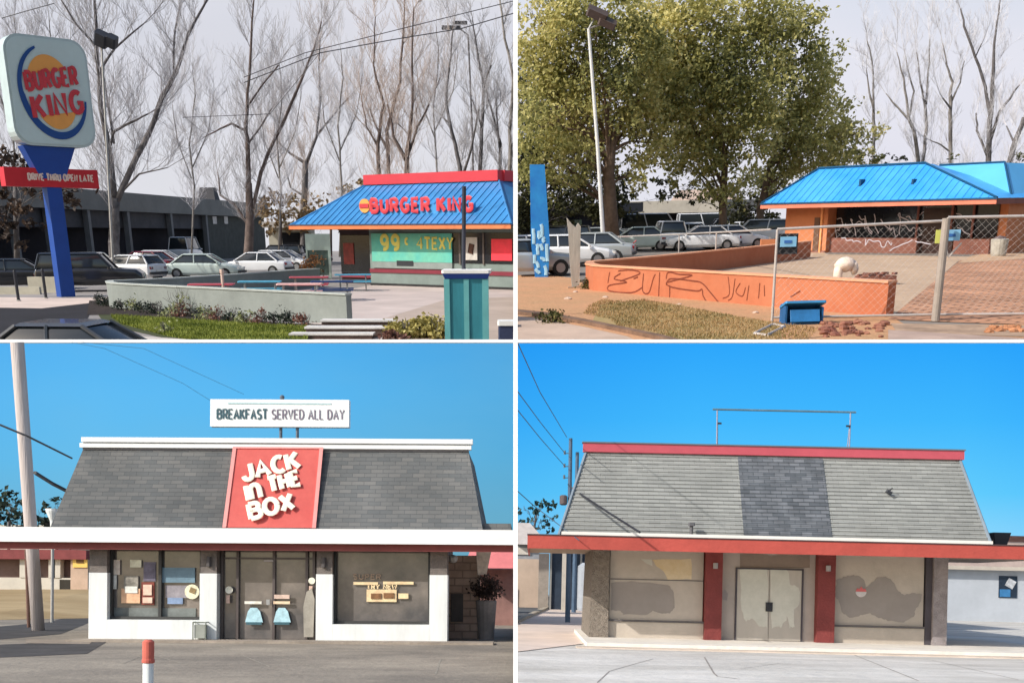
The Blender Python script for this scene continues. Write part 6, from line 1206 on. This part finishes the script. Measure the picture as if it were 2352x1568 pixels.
# door bay
x0, x1 = dx_(1655)+.004, dx_(1873)-.004; b = MB(); b.box(x0, x1, .1, .245, Z0, ZT-.01); b.build("door_surround", taup, fd)
patch(fd, [(1700,1271), (1745,1270), (1772,1276), (1800,1270), (1860,1272), (1860,1303), (1700,1303)], pbr, .09, label="brown overpainted patch above the doors")
dm_ = mat("door_board", (.48,.44,.39), .75, .1, 1.2, stretch=(1,1,.4)); xa, xm, xb = dx_(1693), dx_(1767), dx_(1841); zt_ = dz_(1305)
b = MB(); b.box(xa-.05, xa-.005, .04, .098, Z0, zt_+.05); b.box(xb+.005, xb+.05, .04, .098, Z0, zt_+.05); b.box(xa-.004, xb+.004, .04, .098, zt_+.006, zt_+.05); b.build("door_frame", MATS["reveal_dark"], fd)
for i, (a, c) in enumerate(((xa, xm-.008), (xm+.008, xb))): b = MB(); b.box(a, c, .06, .098, Z0+.02, zt_); dd = b.build("door", dm_, fd)
ds = [o for o in bpy.data.objects if o.parent == fd and o.name.startswith("door") and o.name.split(".")[0] == "door"]
patch(ds[0], [(1700,1306), (1763,1306), (1763,1440), (1745,1438), (1730,1420), (1712,1425), (1702,1400)], pcr, .052, label="cream paint patch", jag=2)
patch(ds[1], [(1770,1306), (1808,1308), (1814,1340), (1835,1350), (1836,1385), (1822,1405), (1825,1436), (1812,1440), (1808,1415), (1795,1440), (1771,1440)], pcr, .052, label="cream paint patch", jag=2.5, seed=3)
b = MB(); b.rbox((xm, .03, dz_(1390)), (.2,.06,.26), None, .03); b.rbox((xm, .0, dz_(1387)), (.07,.05,.1), None, .01); b.build("lock_box", dark_metal, fd)
patch(fd, [(1657,1360), (1665,1352), (1672,1362), (1670,1378), (1660,1376)], plav, .09, label="pale smear left of the doors")
# eave slab: fascia boards, white flashing, soffit
OV = -2.2; xl = FD.h(1216, 1240, OV)[0]; xr = dx_(2420); zf0, zf1 = dz_(1268, OV, 1640), dz_(1238, OV, 1640)
redf = mat("red_fascia", rgb(176,78,68), .6, .12, .8, .1)
b = MB(); b.box(xl, xr, OV-.05, OV, zf0, zf1); b.build("fascia", redf, fd)
b = MB(); b.box(xl-.05, xl, OV-.05, 5.2, zf0, zf1); b.build("side_fascia", redf, fd)
b = MB(); b.box(xl-.06, xr, OV-.07, OV+.06, zf1+.003, zf1+.035); b.box(xl-.06, xl+.07, OV+.061, 5.2, zf1+.003, zf1+.035); b.build("drip_edge", mat("drip_dark", (.07,.045,.045), .6, .1), fd)
b = MB(); b.box(xl+.002, xr, OV+.002, 5.2, zf0+.1, zf1-.004); b.build("soffit", mat("soffit_tan", (.40,.30,.22), .8, .1), fd)
b = MB()
for px in (1435, 1555): 
    x = FD.h(px, 1255, OV)[0]; b.hexa([(x,OV-.056,zf1), (x+.03,OV-.056,zf1), (x+.03,OV-.051,zf1), (x,OV-.051,zf1), (x+.28,OV-.056,zf0), (x+.31,OV-.056,zf0), (x+.31,OV-.051,zf0), (x+.28,OV-.051,zf0)][4:]+[(x,OV-.056,zf1), (x+.03,OV-.056,zf1), (x+.03,OV-.051,zf1), (x,OV-.051,zf1)])
# shingled mansard
r0, _ = FD.h(1283, 1216, -1.1); r1, _ = FD.h(2278, 1240, -1.1); z0 = zf1+.04; ry = .15; t0, zt1 = FD.h(1347, 1036, ry); t1, _ = FD.h(2203, 1052, ry); zt1 = dz_(1044, ry, 1775)
shg = brickmat("grey_shingles", (.355,.365,.35), (.285,.295,.285), (.24,.245,.235), .3, .107, .006, 'XZ', bump=.5, var=.22, nscale=.5)
shd = brickmat("dark_shingles", (.20,.215,.24), (.115,.13,.15), (.10,.115,.13), .3, .107, .008, 'XZ', bump=.9, var=.3, nscale=2.5)
b = MB(); b.hexa([(r0,-1.1,z0), (r1,-1.1,z0), (r1,5,z0), (r0,5,z0), (t0,ry,zt1), (t1,ry,zt1), (t1,4,zt1), (t0,4,zt1)]); b.build("shingle_roof", shg, fd)
# course steps so the shingles have real edges
nc = 22; b = MB()
for i in range(1, nc):
    f = i/nc; y = -1.1+(ry+1.1)*f; z = z0+(zt1-z0)*f; xa_ = r0+(t0-r0)*f; xb_ = r1+(t1-r1)*f
    b.hexa([(xa_,y-.036,z-.018), (xb_,y-.036,z-.018), (xb_,y+.02,z-.015), (xa_,y+.02,z-.015), (xa_,y-.012,z+.02), (xb_,y-.012,z+.02), (xb_,y+.02,z+.02), (xa_,y+.02,z+.02)])
b.build("shingle_courses", shg, fd)
pd0, pd1 = FD.h(1700, 1140, -.4)[0], FD.h(1898, 1140, -.4)[0]; sl2 = Vector((0, ry+1.1, zt1-z0)); sn2 = Vector((0, -(zt1-z0), ry+1.1)).normalized()
def q4(x, f, l): return Vector((x, -1.1, z0))+sl2*f+sn2*l
b = MB(); b.hexa([q4(pd0,.01,.028), q4(pd1,.01,.028), q4(pd1,.01,.0), q4(pd0,.01,.0), q4(pd0,.965,.028), q4(pd1,.965,.028), q4(pd1,.965,.0), q4(pd0,.965,.0)]); b.build("unfaded_patch", shd, fd, label="darker blue-grey square where a sign once hung")
b = MB()
for i in range(1, nc-0):
    f = i/nc; a = q4(pd0,f-.012,.0285); 
    if f < .95: b.hexa([q4(pd0,f-.012,.04), q4(pd1,f-.012,.04), q4(pd1,f-.012,.029), q4(pd0,f-.012,.029), q4(pd0,f+.01,.034), q4(pd1,f+.01,.034), q4(pd1,f+.01,.029), q4(pd0,f+.01,.029)])
b.build("patch_courses", shd, fd)
hipm = mat("hip_flashing", (.2,.25,.3), .6, .12)
for (xa_, xb_) in ((r0, t0), (r1, t1)): b = MB(); b.tube([(xa_,-1.12,z0), (xb_,ry-.02,zt1)], .045, 6); b.build("hip_flashing", hipm, fd)
b = MB(); b.box(FD.h(1290,1235,OV)[0], FD.h(2280,1240,OV)[0], OV-.02, OV+.3, zf1+.037, zf1+.12); b.build("white_flashing", mat("flashing_white", (.8,.77,.72), .6, .04), fd)
zb0, zb1 = dz_(1046, ry-.1, 1775), dz_(1026, ry-.1, 1775)
b = MB(); b.box(t0-.1, t1+.1, ry-.12, ry+.1, zb0, zb1); b.build("ridge_board", mat("ridge_red", rgb(188,84,96), .6, .1, .7), fd)
b = MB(); b.box(t0-.13, t1+.13, ry-.15, ry+.14, zb1+.003, zb1+.04); b.build("ridge_cap", mat("cap_slate", (.13,.17,.2), .6, .1), fd)
x_, z_ = FD.h(1588, 1212, -1.2); b = MB(); b.tube([(x_,-1.2,z_-.25), (x_,-1.2,z_+.1)], .05, 8); b.rbox((x_,-1.22,z_+.1), (.17,.14,.09), None, .02); b.build("vent_pipe", mat("vent_grey", (.12,.12,.13), .6, .1), fd)
x_, z_ = FD.h(2041, 1130, -.5); b = MB(); b.rbox((x_,-.52,z_), (.16,.12,.09), Matrix.Rotation(.6,3,'Y'), .02); b.tube([(x_-.03,-.5,z_), (x_+.09,-.56,z_+.12)], .02, 6); b.build("vent_stub", dark_metal, fd)
# empty sign frame on the roof
sf = FD.thing("sign_frame", "empty thin metal sign frame standing on the roof", "frame"); yb = 1.2; fm = mat("frame_slate", (.11,.2,.26), .5, .1)
xa_, za_ = FD.h(1649, 941, yb); xb_, zb_ = FD.h(1952, 950, yb); zz_ = dz_(943, yb, 1800); xA_ = FD.h(1637,940,yb)[0]; xB_ = FD.h(1966,948,yb)[0]
b = MB(); b.tube([(xA_,yb,zz_), (xB_,yb,zz_)], .03, 8); b.build("rail", fm, sf)
pm_ = mat("frame_post_mauve", (.3,.32,.42), .5, .1)
for x, s_ in ((xa_, 1), (xb_, -1)):
    b = MB(); b.tube([(x,yb,zt1-.3), (x-.02*s_,yb,zz_)], .022, 6); b.tube([(x+.12*s_*.5,yb+.2,zt1-.3), (x,yb,zz_-.4)], .014, 5); b.build("post", pm_, sf); b = MB(); b.rbox((x+.05*s_, yb-.03, zz_-.42), (.12,.05,.05)); b.build("bracket", dark_metal, sf)
# forecourt joints and cracks
jm = mat("joint_dark", (.34,.31,.28), .95, .2, 3)
def crack(W, pts_, w_, m, nm="crack"):
    b = MB(); q = [W.g(*p_, .004) for p_ in pts_]
    for a, c in zip(q[:-1], q[1:]):
        n_ = Vector((-(c-a).y, (c-a).x, 0)).normalized()*w_*.5; b.add([a-n_, c-n_, c+n_, a+n_], [(0,1,2,3)])
    return struct(W, b, nm, m)
for pts_, w_ in (([(1618,1508), (1640,1545), (1648,1552), (1700,1558)], .035), ([(1372,1566), (1400,1540), (1470,1520), (1500,1512)], .025), ([(1960,1502), (2005,1520), (2110,1562)], .03), ([(1190,1432), (1357,1432)], .05), ([(2140,1515), (2340,1560)], .02), ([(1700,1535), (1790,1522), (1880,1530)], .015)): crack(D, pts_, w_, jm)
stn = mat("stain_grey", (.3,.28,.26), .95, .25, 1.2)
def blob(W, px, py, rx, ry, m, z=.005, seed=1):
    r_ = random.Random(seed); q = [W.g(px+rx*math.cos(6.28*i/22)*r_.uniform(.7,1.15), py+ry*math.sin(6.28*i/22)*r_.uniform(.7,1.15), z) for i in range(22)]; b = MB(); b.add(q, [tuple(range(22))]); return struct(W, b, "concrete_stain", m)
# left side: pinkish path, kerb, dark service road
sheet(D, [(1165,1498), (1357,1475), (1357,1432), (1357,1372), (1302,1372), (1270,1385), (1165,1440)], .016, "path", mat("path_pink", (.74,.61,.52), .9, .12, .5))
sheet(D, [(1165,1432), (1268,1386), (1302,1368), (1165,1372)], .012, "service_road", mat("service_asphalt", (.12,.125,.13), .9, .2, .4))
b = MB(); kq = [(1172,1436), (1268,1392), (1300,1368), (1325,1352)]
for a, c in zip(kq[:-1], kq[1:]):
    p, q = D.g(*a), D.g(*c); n_ = Vector((.14,0,0)); b.hexa([p-n_, p+n_, q+n_, q-n_, p-n_+Vector((0,0,.14)), p+n_+Vector((0,0,.14)), q+n_+Vector((0,0,.14)), q-n_+Vector((0,0,.14))])
struct(D, b, "kerb", mat("kerb_beige", (.45,.39,.3), .9, .15, 2))
YL = 70.0
def bld(nm, lab, cat, pa, pb, Y, dep, m, part="wall"):
    a = D.P(*pa, Y); c = D.P(*pb, Y); t = thing(D, nm, lab, cat, Vector((a.x, Y, 0))); b = MB(); b.box(0, c.x-a.x, 0, dep, 0, c.z); b.build(part, m, t); return t, a, c.x-a.x, c.z
t, a, w_, h_ = bld("tan_building", "tan rendered building with a pale upper floor behind the left end of the eave", "building", (1160,1345), (1252,1284), YL, 8, mat("tan_render", (.52,.40,.31), .85, .1, .6))
z2 = D.P(1200,1250,YL).z; b = MB(); b.box(-1, w_*.85, .3, 8, h_+.003, z2); b.build("upper_wall", mat("upper_blue_grey", (.28,.3,.33), .8, .15), t); b = MB(); b.box(w_*.1, w_*.62, .2, .29, h_+.3, z2-.2); b.build("window", mat("win_pale", (.6,.56,.5), .5, .1), t)
z3 = D.P(1200,1196,YL).z; b = MB(); b.hexa([(-1,-.3,z2+.003), (w_*1.1,-.3,z2+.003), (w_*1.1,8,z2+.003), (-1,8,z2+.003), (-1,2,z3), (w_*.6,2,z3), (w_*.6,6,z3), (-1,6,z3)]); b.build("roof", mat("roof_pale_pink", (.5,.46,.44), .85, .1), t)
b = MB(); b.tube([(w_*.25,-.1,0), (w_*.25,-.1,1.3)], .1, 6); b.build("downpipe", mat("rust_brown", (.25,.13,.08), .8, .2), t)
t, a, w_, h_ = bld("dark_fence", "tall dark blue-black screen fence at the end of the side path", "fence", (1262,1345), (1372,1262), 66, .3, mat("fence_navy", (.025,.04,.065), .7, .25, 1))
for f in (.0, .3, .64): b = MB(); b.box(w_*f, w_*f+.12, -.15, -.01, 0, h_); b.build("post", mat("fence_post_grey", (.25,.25,.24), .7, .1), t)
b = MB(); b.box(-.7, -.05, -.1, .3, 0, h_*.92); b.build("end_panel", mat("end_panel_tan", (.3,.26,.22), .8, .15), t)
p = D.P(1290, 1345, 60); 
t = thing(D, "side_post", "pale stone post between the tan building and dark fence", "post", Vector((D.P(1296,1345,62).x, 62, 0))); b = MB(); b.box(-.15,.15,-.15,.15,0,D.P(1296,1268,62).z); b.build("shaft", mat("pale_stone", (.5,.46,.4), .8, .1), t); b = MB(); b.box(-.2,.2,-.2,.2,D.P(1296,1268,62).z+.003,D.P(1296,1268,62).z+.15); b.build("cap", MATS["pale_stone"], t)
t = thing(D, "grey_tank", "pale blue-grey rounded tank against the dark fence near the corner pier", "tank", Vector((D.P(1347,1340,64).x, 64, 0))); b = MB(); b.lathe((0,0,0), [(.5,0), (.55,.2), (.55,D.P(1347,1300,64).z), (.3,D.P(1347,1292,64).z)], 14); b.build("drum", mat("tank_grey", (.33,.36,.4), .6, .1), t)
dkt = leafmat("blue_green_leaves", [(0.2,(.02,.05,.055)), (.6,(.05,.1,.095)), (.95,(.1,.16,.13))], .6)
leafy_tree(D, "dark green umbrella shaped tree above the pale roof at the left edge", 80, 1210, [(1205,1168,35,14,1), (1245,1160,30,16,1), (1260,1192,20,16,.8), (1215,1195,28,10,.7), (1250,1212,28,10,.9), (1200,1215,20,10,.8)], dkt, bark, 121, .2, 2.6, [(1222,1300,8), (1225,1225,6), (1232,1180,4)], tw=6)
# utility poles and wires
p = D.P(1303, 1340, 44); zt_ = D.P(1303, 1006, 44).z; t = thing(D, "utility_pole", "dark blue-grey utility pole with insulators just left of the roof", "utility pole", Vector((p.x, 44, 0)))
b = MB(); b.tube([(.05,0,0), (0,0,zt_)], [.11,.075], 8); b.build("pole", mat("pole_slate", (.08,.13,.2), .7, .15), t)
for py in (1040, 1070, 1096): z = D.P(1303, py, 44).z; b = MB(); b.tube([(-.25,0,z-.02), (0,0,z)], .02, 5); b.tube([(-.24,0,z-.06), (-.24,0,z+.1)], .045, 6); b.build("insulator", mat("insulator", (.12,.16,.2), .4, .1), t)
q = D.P(1296, 1148, 44); b = MB(); b.lathe((-.25, -.1, q.z-.22), [(.1,0), (.16,.05), (.16,.38), (.1,.42)], 12); b.build("transformer", mat("transformer", (.13,.1,.1), .6, .1), t)
p = D.P(1319, 1340, 60); zt_ = D.P(1319, 1038, 60).z; t = thing(D, "utility_pole", "shorter dark pole stub showing between the main pole and roof edge", "utility pole", Vector((p.x, 60, 0))); b = MB(); b.tube([(.0,0,0), (0,0,zt_)], [.13,.1], 8); b.build("pole", MATS["pole_slate"], t)
wm_ = mat("wire_blue_grey", (.06,.1,.15), .6, .1)
for pts_, lab in (([(1188,785,25), (1240,900,33), (1302,1004,44)], "uppermost thin wire rising steeply left from the utility pole top"), ([(1186,895,28), (1240,968,35), (1297,1040,44)], "middle thin wire running left from the pole's upper insulator"), ([(1186,938,28), (1240,1005,35), (1297,1070,44)], "lower thin wire running left from the pole's middle insulator")):
    wire(D, pts_, .014, lab, "overhead_wire", "thin wires left of the utility pole", wm_)
wire(D, [(1305,1112,44), (1316,1122,31), (1345,1142,28.5), (1400,1178,27.5), (1470,1222,26.6)], .03, "thick black service cable dropping from the pole across the shingle roof", "service_cable"); wire(D, [(1186,1125,30), (1225,1160,32), (1330,1240,27.4)], .014, "thin dark wire crossing the small tree at the left edge", "overhead_wire", "thin wires left of the utility pole", wm_)
# right side: neighbour
YR = 62; a = D.P(2160, 1380, YR); c = D.P(2440, 1384, YR); gz = .0
t = thing(D, "neighbour_house", "pale blue-grey single storey building with a small window beyond the shaded yard", "building", Vector((a.x, YR, 0))); w_ = c.x-a.x; zt_ = D.P(2260,1308,YR).z
b = MB(); b.box(0, w_, 0, 7, 0, zt_); b.build("wall", mat("pale_blue_wall", (.46,.49,.53), .85, .08, .6), t)
z2 = D.P(2260,1276,YR).z; b = MB(); b.hexa([(-.5,-.5,zt_+.15), (w_,-.5,zt_+.15), (w_,7.5,zt_+.15), (-.5,7.5,zt_+.15), (-.5,2.5,z2+1.0), (w_,2.5,z2+1.0), (w_,5,z2+1.0), (-.5,5,z2+1.0)]); b.build("roof", mat("roof_mauve", (.42,.33,.29), .9, .15, 1), t)
b = MB(); b.box(-.5, w_, -.55, -.503, zt_-.02, zt_+.2); b.build("fascia", mat("fascia_tan", (.5,.45,.38), .8, .1), t)
x0_, z0_ = D.P(2293,1372,YR).x-a.x, D.P(2315,1372,YR).z; x1_, z1_ = D.P(2336,1320,YR).x-a.x, D.P(2315,1322,YR).z
b = MB(); b.box(x0_, x1_, -.05, -.004, z0_, z1_); wn = b.build("window", mat("window_navy", (.02,.035,.06), .15, .3, 1), t); b = MB(); b.box(x0_+.05, x1_-.4, -.07, -.054, z0_+.05, z0_+.5); b.build("blue_panel", mat("win_blue", rgb(60,120,170), .4, .2), wn); b = MB(); b.rbox((x1_-.4, -.07, (z0_+z1_)/2+.2), (.5,.03,.5), Matrix.Rotation(.5,3,'Y')); b.build("white_flower", mat("win_white", (.5,.52,.55), .5, .3, 6), wn)
t = thing(D, "far_house", "far house whose pinkish red roof shows above the right end of the fascia", "building", Vector((D.P(2310,1300,80).x, 80, 0))); z_ = D.P(2310,1262,80).z; zr = D.P(2310,1226,80).z
b = MB(); b.box(-1.5, 6, 0, 6, 0, z_); b.build("wall", MATS["pale_blue_wall"], t); b = MB(); b.hexa([(-2,-.5,z_+.003), (6,-.5,z_+.003), (6,6,z_+.003), (-2,6,z_+.003), (-1,2,zr), (6,2,zr), (6,4,zr), (-1,4,zr)]); b.build("roof", mat("far_red_roof", (.45,.25,.22), .85, .1), t)
x_ = FD.h(2296,1235,2)[0]; vz = FD.h(2296,1223,2)[1]
b = MB(); b.hexa([(x_-.12,1.9,zf1+.01), (x_+.12,1.9,zf1+.01), (x_+.12,2.1,zf1+.01), (x_-.12,2.1,zf1+.01), (x_-.26,1.8,vz), (x_+.26,1.8,vz), (x_+.26,2.2,vz), (x_-.26,2.2,vz)]); b.build("roof_vent", mat("vent_black", (.03,.035,.045), .6, .1), fd)
# ---------------------------------------------------------------- where two places meet, everything ends at the partition between them
def clip_all():
    zk = (HY-781.5)/F; zk2 = (HY-785.5)/F
    planes = {"x": (EYE, Vector((1, 0, 0))), "z": (EYE, Vector((0, -zk, 1)).normalized())}
    own = {}
    for o in bpy.data.objects:
        if o.type != 'MESH': continue
        r_ = o
        while r_.parent: r_ = r_.parent
        W = PLACE.get(r_.name)
        if W is None: continue
        M = r_.matrix_basis.copy()
        chain = []; q = o
        while q is not r_: chain.append(q); q = q.parent
        for q in reversed(chain): M = M @ q.matrix_basis
        tests = []
        cx_, nx_ = planes["x"]; left = W in (A, C)
        tests.append((cx_, nx_ if left else -nx_))          # keep the side where dot<0
        cz_, nz_ = planes["z"]; top = W in (A, B)
        tests.append((cz_, -nz_ if top else Vector((0, -zk2, 1)).normalized()))
        bb = [M @ Vector(c) for c in o.bound_box]
        for co, no in tests:
            dmax = max((v-co).dot(no) for v in bb)
            if dmax <= 1e-4: continue
            MI = M.inverted(); lco = MI @ co; lno = (M.to_3x3().transposed() @ no).normalized()
            if o.data.users > 1: o.data = o.data.copy()
            bm = bmesh.new(); bm.from_mesh(o.data)
            bmesh.ops.bisect_plane(bm, geom=bm.verts[:]+bm.edges[:]+bm.faces[:], dist=1e-6, plane_co=lco, plane_no=lno, clear_outer=True)
            bm.to_mesh(o.data); bm.free(); o.data.update()
            if not o.data.vertices: break
    dead = [o for o in bpy.data.objects if o.type == 'MESH' and not o.data.vertices]
    for o in dead:
        ch = [k for k in bpy.data.objects if k.parent == o]
        for k in ch: bpy.data.objects.remove(k)
        bpy.data.objects.remove(o)
    for o in [o for o in bpy.data.objects if o.type == 'EMPTY' and not [k for k in bpy.data.objects if k.parent == o]]: bpy.data.objects.remove(o)
clip_all()
